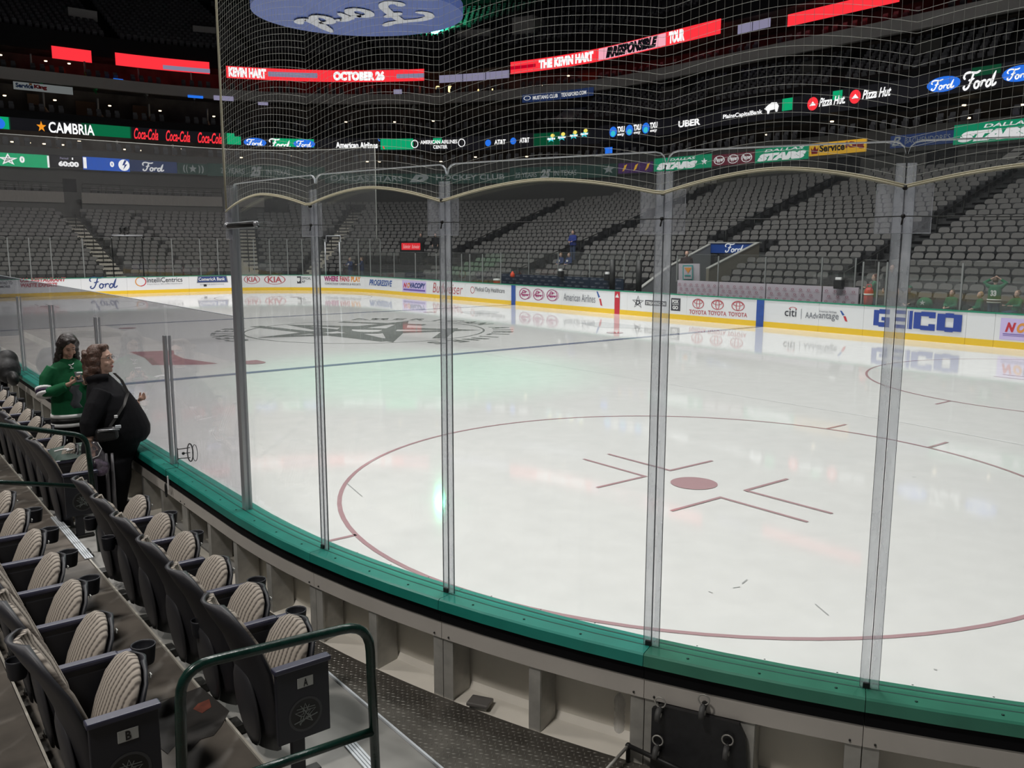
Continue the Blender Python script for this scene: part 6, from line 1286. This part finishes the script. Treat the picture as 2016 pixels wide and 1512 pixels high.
m_ = MB(); m_.tube([hf(.006*0+.05*math.cos(a)*.44-.029, .098, .018+.016*math.sin(a)) for a in [2*PI*k/14 for k in range(14)]], .0012, M_ink, 5, closed=True); m_.tube([hf(.05*math.cos(a)*.44+.029, .098, .018+.016*math.sin(a)) for a in [2*PI*k/14 for k in range(14)]], .0012, M_ink, 5, closed=True); m_.tube([hf(-.008, .10, .02), hf(.008, .10, .02)], .0012, M_ink, 5); m_.tube([hf(.051, .096, .02), hf(.076, .0, .02)], .0012, M_ink, 5); m_.tube([hf(-.051, .096, .02), hf(-.076, .0, .02)], .0012, M_ink, 5); m_.build('glasses', th)
m_ = MB()
rr_ = random.Random(5)
for (x, y, z, r) in ((0, -.03, .055, .104), (0, -.06, .01, .108), (.06, -.03, .0, .062), (-.06, -.03, .0, .062), (.072, -.035, -.07, .056), (-.07, -.03, -.07, .056), (0, -.095, -.05, .085), (.045, -.09, -.12, .072), (-.045, -.09, -.12, .072), (.078, -.045, -.135, .048), (-.075, -.045, -.135, .05), (0, -.11, -.15, .07), (.025, .035, .112, .042), (-.03, .03, .108, .042), (.07, -.10, -.11, .05)): m_.ball(hf(x, y, z), r, HRB, 12, 8)
for k_ in range(46):
    a_ = rr_.uniform(1.0, 5.3)+PI/2; zz = rr_.uniform(-.19, .08); m_.ball(hf(.088*math.cos(a_), -.05+.10*math.sin(a_)*(1 if math.sin(a_) < 0 else .3), zz), rr_.uniform(.018, .032), HRB, 8, 6)
remesh(m_, 'hair', th, .009, 1)
m_ = MB()
eloft(m_, [(1.37, 0, -.04, .085, .075, .08), (1.32, 0, -.03, .13, .11, .11), (1.26, 0, -.02, .20, .15, .14), (1.18, 0, 0, .26, .21, .17), (1.07, 0, .01, .29, .27, .19), (.95, 0, .02, .305, .32, .20), (.85, 0, .03, .305, .345, .21), (.77, 0, .03, .30, .34, .22), (.71, 0, .02, .285, .31, .22)], BLK, 28, tf=lambda p: MA @ p)
m_.tube([g(.2, -.02, 1.22), g(.27, -.09, 1.10), g(.325, -.16, .95), g(.345, -.165, .855)], [.10, .095, .078, .062], BLK, 12)
m_.tube([g(-.2, 0, 1.21), g(-.28, .06, 1.09), g(-.33, .13, .97), g(-.22, .26, 1.02)], [.10, .095, .08, .055], BLK, 12)
m_.tube([g(.10, .03, 1.345), g(.12, -.05, 1.35), g(.06, -.13, 1.33), g(-.06, -.13, 1.33), g(-.12, -.05, 1.35), g(-.10, .03, 1.345)], .04, BLK, 8)
for z in (.79, .86): m_.tube([g(.33+.062*math.cos(a), -.165+.06*math.sin(a), z+.06) for a in [2*PI*k/12 for k in range(12)]], .010, BLK, 5, closed=True)
remesh(m_, 'hoodie', th, .012, 2)
m_ = MB()
eloft(m_, [(.80, 0, .01, .285, .30, .22), (.68, 0, .0, .29, .275, .25), (.56, 0, -.01, .285, .225, .245), (.44, 0, -.01, .26, .18, .215)], PNT, 24, tf=lambda p: MA @ p)
for sx in (-1, 1): m_.tube([g(sx*.125, .01, .56), g(sx*.135, .01, .38), g(sx*.13, .0, .24), g(sx*.125, -.01, .06)], [.18, .165, .14, .115], PNT, 14)
remesh(m_, 'trousers', th, .013, 2)
m_ = MB()
for dy in (-.028, .02):
    pts = [(.296, .66), (.300, .55), (.298, .45), (.296, .36), (.285, .28), (.268, .2), (.252, .12), (.242, .06)]
    rr = [[g(x+.004-.06*abs(dy), dy-.012-.03*(.64-z), z), g(x+.009-.06*abs(dy), dy, z), g(x+.004-.06*abs(dy), dy+.012, z), g(x-.012, dy, z)] for x, z in pts]; mm_ = MB(); mm_.loft(rr, mat('stripe_silver', (.30, .29, .31), .5), True, True); mm_.build('leg_stripe', th)
for sx in (-1, 1): m_ = MB(); m_.rbox(g(sx*.115, .02, .035), (.09, .25, .07), M_ink, .03, RZA); m_.build('shoe', th)
m_ = MB(); st_ = [(-.02, .08, 1.37), (.06, .14, 1.31), (.16, .19, 1.20), (.25, .15, 1.10), (.30, .08, 1.0), (.325, .02, .92)]
m_.loft([[g(x-.014, y-.012, z), g(x+.003, y-.012+.0, z), g(x+.018, y+.014, z), g(x+.002, y+.016, z)] for x, y, z in st_], M_ink, True, False); m_.build('bag_strap', th)
m_ = MB(); m_.rbox(g(.315, .075, 1.005), (.03, .03, .025), C_w, .004, RZA); m_.build('strap_buckle', th)
bg = empty('shoulder_bag', g(.37, .01, .80)); tag(bg, 'small black shoulder bag hanging at the hip of the person in black', 'bag')
m_ = MB(); m_.rbox(g(.37, -.01, .855), (.09, .20, .13), mat('bag_black', (.012, .012, .013), .45, bump=.8, nscale=25), .044, RZA, rx=.12, seg=4); m_.build('body', bg); m_ = MB(); m_.tube([g(.43, -.08, .91), g(.435, .1, .905)], .006, M_alu, 6); m_.build('zip', bg); m_ = MB(); m_.rbox(g(.43, .09, .93), (.015, .05, .03), M_edge, .005, RZA); m_.build('clasp', bg)
cb = empty('clear_bag', g(.40, -.14, .52)); tag(cb, 'clear plastic bag with purple contents held by the person in black', 'bag')
M_cb = clear_mat('clear_bag_film', (.95, .95, .96), .22, (.50, .47, .52), .12, 1.7)
m_ = MB(); c = lambda x, y, z: g(.40+x, -.11+y, z)
def bagring(z, a, b, w): return [c(b*math.cos(2*PI*k/14), a*math.sin(2*PI*k/14)+w*math.sin(k*2.4), z+.006*math.sin(k*3)) for k in range(14)]
m_.loft([bagring(.49, .095, .035, .0), bagring(.56, .11, .055, .003), bagring(.66, .085, .045, .004), bagring(.73, .05, .03, .003), bagring(.77, .02, .016, .002), bagring(.80, .035, .02, .004)], M_cb, True, True); m_.build('film', cb)
m_ = MB()
for (x, y, z, r) in ((0, -.04, .53, .045), (0, .03, .535, .05), (.005, 0, .58, .05), (0, .055, .575, .032)): m_.ball(c(x, y, z), r*1.35, mat('purple_cloth', (.20, .15, .22), .8, noise=.5, nscale=30, bump=.8), 12, 8, (.7, 1, .9))
m_.build('contents', cb)
m_ = MB(); m_.tube([c(.03, .02, .80), c(.04, .05, .74), c(.055, .02, .68), c(.05, -.03, .66)], .0035, C_w, 5); m_.build('bag_fold', cb)
m_ = MB(); m_.add([g(.15+.028*a, .235-.012*a, 1.185+.02*b) for a, b in star2d(0, 0, .9, .4)], [tuple(range(10))], C_w); lg_ = m_.build('chest_logo', th)

# ---- woman in green jersey looking at her phone
PB = Vector((17.78, -13.41, .5)); RZB = math.radians(-84)
th = empty('person', PB); tag(th, 'long-haired person in green hockey jersey looking down at a phone by the boards', 'person')
MBm = Matrix.Translation(PB) @ Matrix.Rotation(RZB, 4, 'Z'); g = lambda x, y, z: MBm @ Vector((x, y, z))
GRN = mat('jersey_green', (.008, .105, .040), .75, spec=.2, bump=.35, nscale=14); HRD = mat('hair_dark', (.022, .014, .012), .4, bump=.8, nscale=60, noise=.4)
m_ = MB(); hf = head_mesh(m_, g(0, .04, 1.475), RZB, math.radians(-26), .98, SK2)
m_.tube([g(0, -.02, 1.28), g(0, .0, 1.42)], [.06, .05], SK2, 12)
eloft(m_, [(1.3, 0, -.03, .1, .06, .06), (1.15, 0, 0, .15, .10, .10), (.9, 0, 0, .15, .12, .11), (.72, 0, 0, .16, .12, .13)], SK2, tf=lambda p: MBm @ p)
for sx in (-1, 1):
    m_.tube([g(sx*.09, 0, .75), g(sx*.09, .0, .42), g(sx*.09, -.02, .06)], [.08, .055, .04], SK2, 10)
    m_.tube([g(sx*.20, 0, 1.2), g(sx*.24, .02, 1.0), g(sx*.07, .25, 1.10)], [.04, .035, .025], SK2, 10)
hand(m_, g(.075, .25, 1.10), g(.0, .30, 1.16)-g(.075, .25, 1.10), (0, 0, 1), SK2, .92, .9); hand(m_, g(-.075, .25, 1.10), g(.0, .30, 1.16)-g(-.075, .25, 1.10), (0, 0, 1), SK2, .92, -.9)
remesh(m_, 'body', th, .0075, 2); face_parts(th, hf, .98, HRD, closed=True)
m_ = MB()
for (x, y, z, r) in ((0, -.03, .05, .092), (0, -.05, .0, .09), (.056, -.02, .03, .052), (-.056, -.02, .03, .052), (.066, -.01, -.04, .040), (-.066, -.01, -.04, .040), (.075, -.01, -.10, .040), (-.075, -.01, -.10, .040), (.08, .0, -.16, .042), (-.08, .0, -.16, .042), (.085, .01, -.22, .038), (-.085, .0, -.22, .038), (.09, .02, -.27, .028), (-.09, .0, -.28, .03), (0, -.09, -.1, .08), (0, -.10, -.2, .08), (.05, -.09, -.27, .05), (-.05, -.09, -.27, .05), (.03, .045, .10, .028), (-.03, .045, .10, .028)): m_.ball(hf(x*1.18, y, z), r*1.13, HRD, 12, 8)
remesh(m_, 'hair', th, .011, 2)
def jersey(mb, m, gg, s=1, e=0.):
    eloft(mb, [(1.35, 0, -.02, .08+e, .06+e, .07+e), (1.31, 0, -.02, .13+e, .09+e, .09+e), (1.26, 0, -.01, .19+e, .11+e, .11+e), (1.1, 0, 0, .205+e, .14+e, .13+e), (.95, 0, 0, .20+e, .15+e, .14+e), (.8, 0, 0, .205+e, .15+e, .15+e), (.62, 0, 0, .215+e, .155+e, .165+e)], m, 24, tf=lambda p: gg(*p))
m_ = MB(); jersey(m_, GRN, g)
for sx in (-1, 1): m_.tube([g(sx*.15, -.01, 1.25), g(sx*.22, -.01, 1.15), g(sx*.255, .02, 1.0), g(sx*.19, .13, 1.02), g(sx*.10, .225, 1.08)], [.075, .082, .082, .065, .048], GRN, 12)
remesh(m_, 'jersey', th, .011, 2)
def hoop(gg, z0, z1, m, e): 
    m_ = MB(); eloft(m_, [(z0, 0, 0, .214+e, .156+e, .164+e), (z1, 0, 0, .210+e, .154+e, .160+e)], m, 28, tf=lambda p: gg(*p)); return m_
hoop(g, .605, .645, C_w, .006).build('white_hem_stripe', th); hoop(g, .65, .70, M_ink, .006).build('black_hem_stripe', th); hoop(g, .705, .745, C_w, .006).build('white_hem_stripe', th)
for sx in (-1, 1):
    for f0, mm_ in ((.0, C_w), (.28, mat('stripe_plum', (.03, .015, .06), .6)), (.6, C_w)):
        a = g(sx*.262, .0+f0*.05, 1.045-f0*.09); b = g(sx*.266, .015+f0*.05, 1.02-f0*.09); m_ = MB(); m_.tube([a, b], .089, mm_, 16); m_.build('sleeve_stripe', th)
m_ = MB(); m_.tube([g(-.03, .085, 1.30), g(-.01, .10, 1.285), g(.025, .10, 1.29), g(.0, .11, 1.265), g(.02, .115, 1.25), g(-.015, .112, 1.25)], .005, C_w, 5); m_.build('collar_laces', th)
m_ = MB()
for sx in (-1, 1): m_.tube([g(sx*.09, 0, .70), g(sx*.10, .0, .42), g(sx*.095, -.02, .07)], [.115, .085, .065], PNT, 12)
remesh(m_, 'trousers', th, .014, 2)
for sx in (-1, 1): m_ = MB(); m_.rbox(g(sx*.1, .03, .04), (.09, .24, .08), mat('shoe_yellow', (.25, .2, .02), .6), .03, RZB); m_.build('shoe', th)
ph = empty('phone', g(0, .30, 1.13)); tag(ph, 'dark phone with white case held by the person in green', 'phone')
m_ = MB(); m_.rbox(g(0, .315, 1.175), (.07, .012, .13), M_ink, .006, RZB, .6); m_.build('case', ph); m_ = MB(); m_.rbox(g(0, .345, 1.225), (.06, .014, .012), C_w, .004, RZB, .6); m_.build('camera_strip', ph)
m_ = MB(); m_.loft([[g(-.03+.10*a+.02*math.sin(i*2), .24+.02*b, 1.08-.05*i) for a, b in ((0, 0), (1, .3), (.9, 1.2), (.1, 1))] for i in range(6)], mat('grey_jacket', (.06, .065, .075), .6, bump=.5, nscale=20), True, True); tag(m_.build('folded_jacket'), 'dark grey folded jacket over the forearm of the person in green', 'jacket')

# ---- smaller people across the ice
def far_person(loc, rz, H, jc, tc, hc, label, seated=False, arms='down', hat=None, stripes=False, num=None, girth=1., long_hair=False, white_cap=False):
    loc = Vector(loc); th = empty('person', loc); tag(th, label, 'person'); k = H/1.7
    M = Matrix.Translation(loc) @ Matrix.Rotation(rz, 4, 'Z'); g = lambda x, y, z: M @ Vector((x*k, y*k, z*k))
    sh = -.42 if seated else 0.
    jm = mat('cloth_'+str(jc), jc, .8); tm = mat('cloth_'+str(tc), tc, .8); hm = mat('hair_'+str(hc), hc or (0, 0, 0), .7)
    A = {'down': ((.19, 0, 1.38), (.25, -.02, 1.12), (.24, .06, .88)), 'lap': ((.18, 0, 1.38), (.24, .06, 1.14), (.08, .27, 1.06)), 'up': ((.19, 0, 1.40), (.27, .02, 1.58), (.07, .08, 1.72)), 'rail': ((.18, 0, 1.38), (.26, .14, 1.18), (.15, .34, 1.2)), 'head': ((.19, 0, 1.4), (.33, .0, 1.52), (.12, .03, 1.66))}[arms]
    m_ = MB(); head_mesh(m_, g(0, .02, 1.585+sh), rz, 0, k, SK); m_.tube([g(0, -.01, 1.36+sh), g(0, 0, 1.5+sh)], [.06*k, .05*k], SK, 8)
    eloft(m_, [(1.4+sh, 0, 0, .1, .06, .06), (1.2+sh, 0, 0, .13, .1, .08), (.98+sh, 0, 0, .13, .1, .1)], SK, 12, tf=lambda p: g(*p))
    for sx in (-1, 1):
        P = [g(sx*a[0], a[1], a[2]+sh) for a in A]; m_.tube(P, [.04*k, .035*k, .026*k], SK, 8); hand(m_, P[2], P[2]-P[1], (P[1]-P[0]).cross(P[2]-P[1]), SK, k, .5)
        if seated: m_.tube([g(sx*.09, 0, .53), g(sx*.1, .4, .52), g(sx*.1, .42, .06)], [.06*k, .05*k, .035*k], SK, 8)
        else: m_.tube([g(sx*.09, 0, .98), g(sx*.095, .01, .5), g(sx*.1, 0, .06)], [.07*k, .05*k, .035*k], SK, 8)
    remesh(m_, 'body', th, .017, 1)
    m_ = MB(); G_ = girth
    eloft(m_, [(1.46+sh, 0, -.01, .08, .06, .06), (1.41+sh, 0, 0, .17*G_, .09, .09), (1.25+sh, 0, 0, .2*G_, .13*G_, .12), (1.05+sh, 0, 0, .19*G_, .14*G_, .13), (.84+sh if not seated else .92+sh, 0, 0, .21*G_, .15*G_, .15)], jm, 16, tf=lambda p: g(*p))
    for sx in (-1, 1): P = [g(sx*a[0], a[1], a[2]+sh) for a in A]; m_.tube([P[0].lerp(g(0, 0, 1.38+sh), .25), P[0], P[1], P[1].lerp(P[2], .8)], [.07*k, .078*k, .068*k, .05*k], jm, 10)
    remesh(m_, 'top', th, .018, 1)
    m_ = MB()
    for sx in (-1, 1):
        if seated: m_.tube([g(sx*.08, -.05, .56), g(sx*.1, .4, .54), g(sx*.1, .42, .0)], [.1*k, .08*k, .06*k], tm, 10)
        else: m_.tube([g(sx*.085, 0, .95), g(sx*.1, .01, .5), g(sx*.1, 0, .0)], [.105*k, .08*k, .065*k], tm, 10)
    remesh(m_, 'trousers', th, .022, 1)
    if hc is not None:
        m_ = MB()
        for (x, y, z, r) in ((0, -.01, .06, .086), (0, -.03, .02, .085), (.05, -.03, 0, .045), (-.05, -.03, 0, .045))+(((0, -.07, -.08, .07), (.06, -.03, -.08, .04), (-.06, -.03, -.08, .04), (0, -.08, -.17, .07), (.05, -.05, -.17, .045), (-.05, -.05, -.17, .045)) if long_hair else ()): m_.ball(g(x, y+.0, 1.585+sh+z), r*k, hm, 10, 7)
        remesh(m_, 'hair', th, .02, 1)
    if hat: m_ = MB(); m_.lathe(g(0, 0, 1.64+sh), [(.098*k, 0), (.095*k, .03*k), (.06*k, .075*k), (.01, .088*k)], mat('hat_'+str(hat), hat, .8), 14); m_.rbox(g(0, .11, 1.645+sh), (.13*k, .09*k, .012), mat('hat_'+str(hat), hat, .8), .004, rz); m_.build('cap', th)
    if stripes:
        for z0, z1, mm_ in ((.86, .90, C_w), (.90, .94, M_ink), (.94, .98, C_w)): m_ = MB(); eloft(m_, [(z0+sh, 0, 0, .212*G_, .155*G_, .155), (z1+sh, 0, 0, .209*G_, .152*G_, .150)], mm_, 18, tf=lambda p: g(*p)); m_.build('hem_stripe', th)
    if num: T = text2d(num, .06); m_ = MB(); m_.add([g(-.09+.18*x, -.145, 1.08+sh+.2*y) for x, y in T[0]], T[1], C_w); m_.build('back_number', th)
    if white_cap: m_ = MB(); m_.rbox(g(0, .16, 1.25+sh), (.16, .02, .12), C_w, .01, rz); m_.build('chest_patch', th)
    return th
BLUE = (.012, .03, .20); NAVY = (.02, .04, .13); GJ = (.008, .14, .06); JEAN = (.04, .06, .12); DKK = (.012, .012, .014)
def stand_side(u, v):
    d = ray(u, v); t = (Z0+.35+.33*(CAM[1]-16)-CAM[2])/(d.z-.33*d.y); return Vector(CAM)+d*t
def at_y(u, v, y): p = on_y(u, v, y); return p
def row_at(p): k = round((p.y-12.954-O0-.3)/ROWD); return k, Z0+ROWH*k
BACK = math.pi
q = stand_side(1132, 498); k, z = row_at(q); far_person((q.x, 12.954+O0+ROWD*k+.12, z+.0), BACK+.2, 1.8, BLUE, JEAN, (.03, .02, .02), 'person in bright blue jersey standing among the far seats, head bowed', girth=1.1, arms='lap')
for (u, lab, a) in ((1107, 'left of two people in blue jerseys seated behind the navy bench glass', 'lap'), (1124, 'right of two people in blue jerseys seated behind the navy bench glass', 'lap')):
    q = stand_side(u, 524); k, z = row_at(q); far_person((q.x, 12.954+O0+ROWD*k+.42, z), BACK, 1.7, NAVY, JEAN, (.16, .09, .05), lab, True, a, white_cap=True)
pq = RINK.pos(RINK.t_at(690, 1.5, 1.2), 1.2, .5); far_person(pq, math.radians(190), 1.75, NAVY, JEAN, (.3, .28, .25), 'person in navy and white jersey left of the pair at the corner glass', arms='rail', stripes=False, white_cap=True)
pq = RINK.pos(RINK.t_at(713, 1.5, 1.6), 1.6, .5); far_person(pq, math.radians(150), 1.78, NAVY, JEAN, (.1, .06, .04), 'person in navy and white jersey right of the pair at the corner glass', arms='rail', white_cap=True)
q = on_y(1356, 530, 16.9); far_person((q.x-.15, 16.9, 1.05), BACK+.7, 1.78, (.03, .012, .014), DKK, (.35, .2, .15), 'person in dark maroon jacket beside the sign tunnel wall', arms='down', girth=1.15)
for (u, v, lab) in ((829, 492, 'left'), (858, 500, 'right')):
    t_, z_ = RINK.tz(u, v, 8.2); far_person(RINK.pos(t_, 8.2, Z0+ROWH*6), RINK.heading(t_), 1.75, DKK, (.02, .025, .03), (.02, .015, .012), '%s of two people in dark clothes standing above the red screen' % lab)
def fan(u, y, z, **kw): q = on_y(u, 590, y); return far_person((q.x, y, z), **kw)
fan(1752, 15.4, .55, rz=BACK+.6, H=1.86, jc=DKK, tc=DKK, hc=None, label='bald person in black standing behind the fifth glass post', girth=1.1)
fan(1720, 14.0, .5, rz=BACK-1.1, H=1.6, jc=GJ, tc=JEAN, hc=(.10, .04, .03), label='brown-haired person in green jersey beside the red cooler jug', long_hair=True, arms='rail')
fan(1789, 14.2, .5, rz=BACK+.15, H=1.62, jc=(.015, .015, .012), tc=DKK, hc=(.1, .05, .03), label='seated person in black and gold jersey wearing a green cap', seated=True, arms='lap', hat=(.01, .12, .06), girth=1.15)
fan(1874, 14.2, .5, rz=BACK-.3, H=1.52, jc=GJ, tc=DKK, hc=(.12, .07, .04), label='seated fan in green jersey leaning right of the folded green jersey', seated=True, arms='lap')
fan(1930, 14.1, .5, rz=BACK-.9, H=1.50, jc=GJ, tc=GJ, hc=(.42, .25, .1), label='blond seated child in green beside the standing fan', seated=True, arms='lap')
fan(1957, 13.8, .5, rz=.15, H=1.62, jc=GJ, tc=JEAN, hc=(.10, .06, .04), label='fan in green striped jersey standing back to the ice with raised arms', arms='head', stripes=True, num='33', girth=1.05)
fan(2003, 14.1, .5, rz=BACK-.5, H=1.62, jc=GJ, tc=JEAN, hc=(.16, .1, .06), label='seated fan in green and white jersey at the right edge', seated=True, arms='rail')
# red jug bag and folded jersey on the ledge by the fans
p = on_y(1709, 598, 13.5); m_ = MB(); m_.lathe(p, [(.12, .5-p.z), (.14, 0), (.16, .05), (.155, .42), (.13, .52), (.05, .58)], mat('cooler_red', (.6, .04, .03), .4), 14); m_.tube([p+Vector((-.1, 0, .5)), p+Vector((-.07, 0, .68)), p+Vector((.07, 0, .68)), p+Vector((.1, 0, .5))], .02, mat('cooler_red', (.6, .04, .03), .4), 6); m_.lathe(p+Vector((0, 0, .3)), [(.165, 0), (.165, .06)], C_w, 14); tag(m_.build('red_bag'), 'tall red bag with a white band and handle beside the penalty bench', 'bag')
p = on_y(1820, 605, 13.5); m_ = MB(); m_.tube([Vector((p.x, 13.5, .5)), Vector((p.x, 13.5, 1.0))], [.2, .22], mat('cloth_'+str(GJ), GJ, .8), 12, flat=.6); m_.ball(p+Vector((0, 0, .12)), .26, mat('cloth_'+str(GJ), GJ, .8), 14, 10, (1.05, .6, .85)); fj = m_.build('folded_jersey'); tag(fj, 'green jersey with white star draped behind the glass near the large blue word', 'jersey'); m_ = MB(); m_.add([p+Vector((.0+.11*a, -.165, .16+.1*b)) for a, b in star2d(0, 0, 1, .4)], [tuple(range(10))], C_w); m_.build('star_patch', fj)

# =================================================================== near odds and ends
# black covered camera at the far left
c0 = on_z(8, 800, .9); c0 = Vector((13.1, -13.42, .5)); th = empty('covered_camera', c0); tag(th, 'black covered television camera on a stand at the left edge', 'camera')
m_ = MB()
for (x, y, z, r) in ((0, 0, .74, .24), (.14, .04, .70, .19), (-.14, 0, .68, .2), (.05, .06, .84, .16), (.24, .04, .62, .12)): m_.ball(c0+Vector((x, y, z)), r, mat('camera_cover', (.008, .008, .009), .6, bump=.8, nscale=14), 14, 10)
remesh(m_, 'cover', th, .02, 1); m_ = MB(); m_.tube([c0, c0+Vector((0, 0, .6))], .05, M_ink, 8); m_.tube([c0+Vector((.3, .1, 0)), c0+Vector((0, 0, .4)), c0+Vector((-.3, -.2, 0))], .025, M_ink, 6); m_.build('stand', th)
m_ = MB(); a = c0+Vector((.55, .05, .62)); m_.ball(a, .16, M_ink, 12, 8, (1.2, .5, .7)); m_.build('lens_hood', th)
# black tote against the boards
tb = npos(-5.55, .34, .5); th = empty('tote_bag', tb); tag(th, 'black tote bag with two handles on the board ledge', 'bag')
m_ = MB(); m_.loft([[tb+Vector((sx*w_, sy*.06, z)) for sx, sy in ((-1, -1), (1, -1), (1, 1), (-1, 1))] for w_, z in ((.22, .0), (.21, .1), (.18, .3), (.15, .40))], M_ink, True, False); m_.build('body', th)
for dy in (-.05, .05): m_ = MB(); m_.tube([tb+Vector((-.09, dy, .39)), tb+Vector((-.09, dy, .50)), tb+Vector((-.04, dy, .57)), tb+Vector((.02, dy, .57)), tb+Vector((.05, dy, .5)), tb+Vector((.05, dy, .39))], .009, M_ink, 6); m_.build('handle', th)
# dark jersey laid across the armrests
j0 = Vector((19.2, -13.70, 1.10)); th = empty('draped_jersey', j0); tag(th, 'dark green jersey with white marks laid over the armrests of the A-panel seat', 'jersey')
JD = mat('jersey_dark', (.008, .03, .02), .7, bump=.4, nscale=18); m_ = MB(); nx, ny = 12, 10; vs = []
for j in range(ny+1):
    for i in range(nx+1): x = -.26+.52*i/nx; y = -.20+.42*j/ny; vs.append(j0+Vector((x, y, .015+.02*math.sin(x*22+y*9)-.035*(1-abs(x)/.26)**2-(.05 if j in (0, ny) else 0))))
m_.add(vs+[v-Vector((0, 0, .012)) for v in vs], [(j*(nx+1)+i, j*(nx+1)+i+1, (j+1)*(nx+1)+i+1, (j+1)*(nx+1)+i) for j in range(ny) for i in range(nx)]+[(len(vs)+j*(nx+1)+i, len(vs)+(j+1)*(nx+1)+i, len(vs)+(j+1)*(nx+1)+i+1, len(vs)+j*(nx+1)+i+1) for j in range(ny) for i in range(nx)], JD, True); m_.build('cloth', th)
m_ = MB(); m_.tube([j0+Vector(p) for p in ((.05, -.17, .045), (.03, -.1, .05), (.07, -.05, .055), (.12, -.08, .05), (.09, -.02, .05))], .009, C_w, 5); m_.build('white_mark', th)
for k_ in range(2): m_ = MB(); m_.tube([j0+Vector((-.02+.06*k_, .02, .05)), j0+Vector((-.06+.06*k_, .17, .045))], .007, mat('silver_mark', (.3, .36, .33), .5), 5); m_.build('stripe_mark', th)
# small round camera bracket on the low glass, cable and clip
tc = npos(-1.36, GO+.03, 1.255); th = empty('glass_bracket', tc); tag(th, 'small black ring bracket fixed to the low glass with a thin cable', 'camera bracket')
ax = Vector((1, 0, 0)); off = Vector((0, -.045, 0))
R0 = tc+Vector((0, .07, .01))
m_ = MB(); m_.tube([R0+Vector((.0+.020*math.cos(a), .018*math.cos(a), .080*math.sin(a))) for a in [2*PI*k/28 for k in range(28)]], .006, M_ink, 6, closed=True); m_.build('ring', th)
m_ = MB(); m_.tube([R0+Vector((.035+.022*math.cos(a), .03+.015*math.cos(a), .074*math.sin(a))) for a in [2*PI*k/28 for k in range(28)]], .003, M_dark, 5, closed=True); m_.build('rim', th)
m_ = MB(); B0 = tc+Vector((-.01, -.035, .01))
m_.tube([B0+Vector((0, 0, .055)), B0+Vector((0, 0, -.055))], .0035, M_ink, 6); m_.tube([B0+Vector((0, 0, .042)), R0+Vector((0, 0, .045))], .004, M_ink, 6); m_.tube([B0+Vector((0, 0, -.042)), R0+Vector((0, 0, -.045))], .004, M_ink, 6); m_.ball(B0.lerp(R0, .45), .014, M_ink, 8, 6); m_.tube([B0.lerp(R0, .45), R0], .004, M_ink, 5); m_.build('frame', th)
m_ = MB(); m_.tube([B0+Vector((0, 0, -.075)), npos(-1.45, .16, 1.125), npos(-1.47, .262, 1.12), npos(-1.47, .266, .98)], .0022, M_dark, 5); m_.build('cable', th)
th = empty('cable_clip', npos(-1.45, .25, .9)); tag(th, 'white clip with a black cable loop hooked on the board fascia', 'clip')
m_ = MB(); m_.rbox(npos(-1.44, .256, 1.0), (.02, .012, .13), C_w, .004); m_.build('clip', th); m_ = MB(); m_.tube([npos(-1.47+.022*math.cos(a), .27, .93+.06*math.sin(a)) for a in [2*PI*k/16 for k in range(16)]], .006, M_ink, 6, closed=True); m_.build('cable_loop', th)

# =================================================================== tidy: helper keys are not scene data
for o in bpy.data.objects:
    for key in ('_o', '_local'):
        if key in o: del o[key]
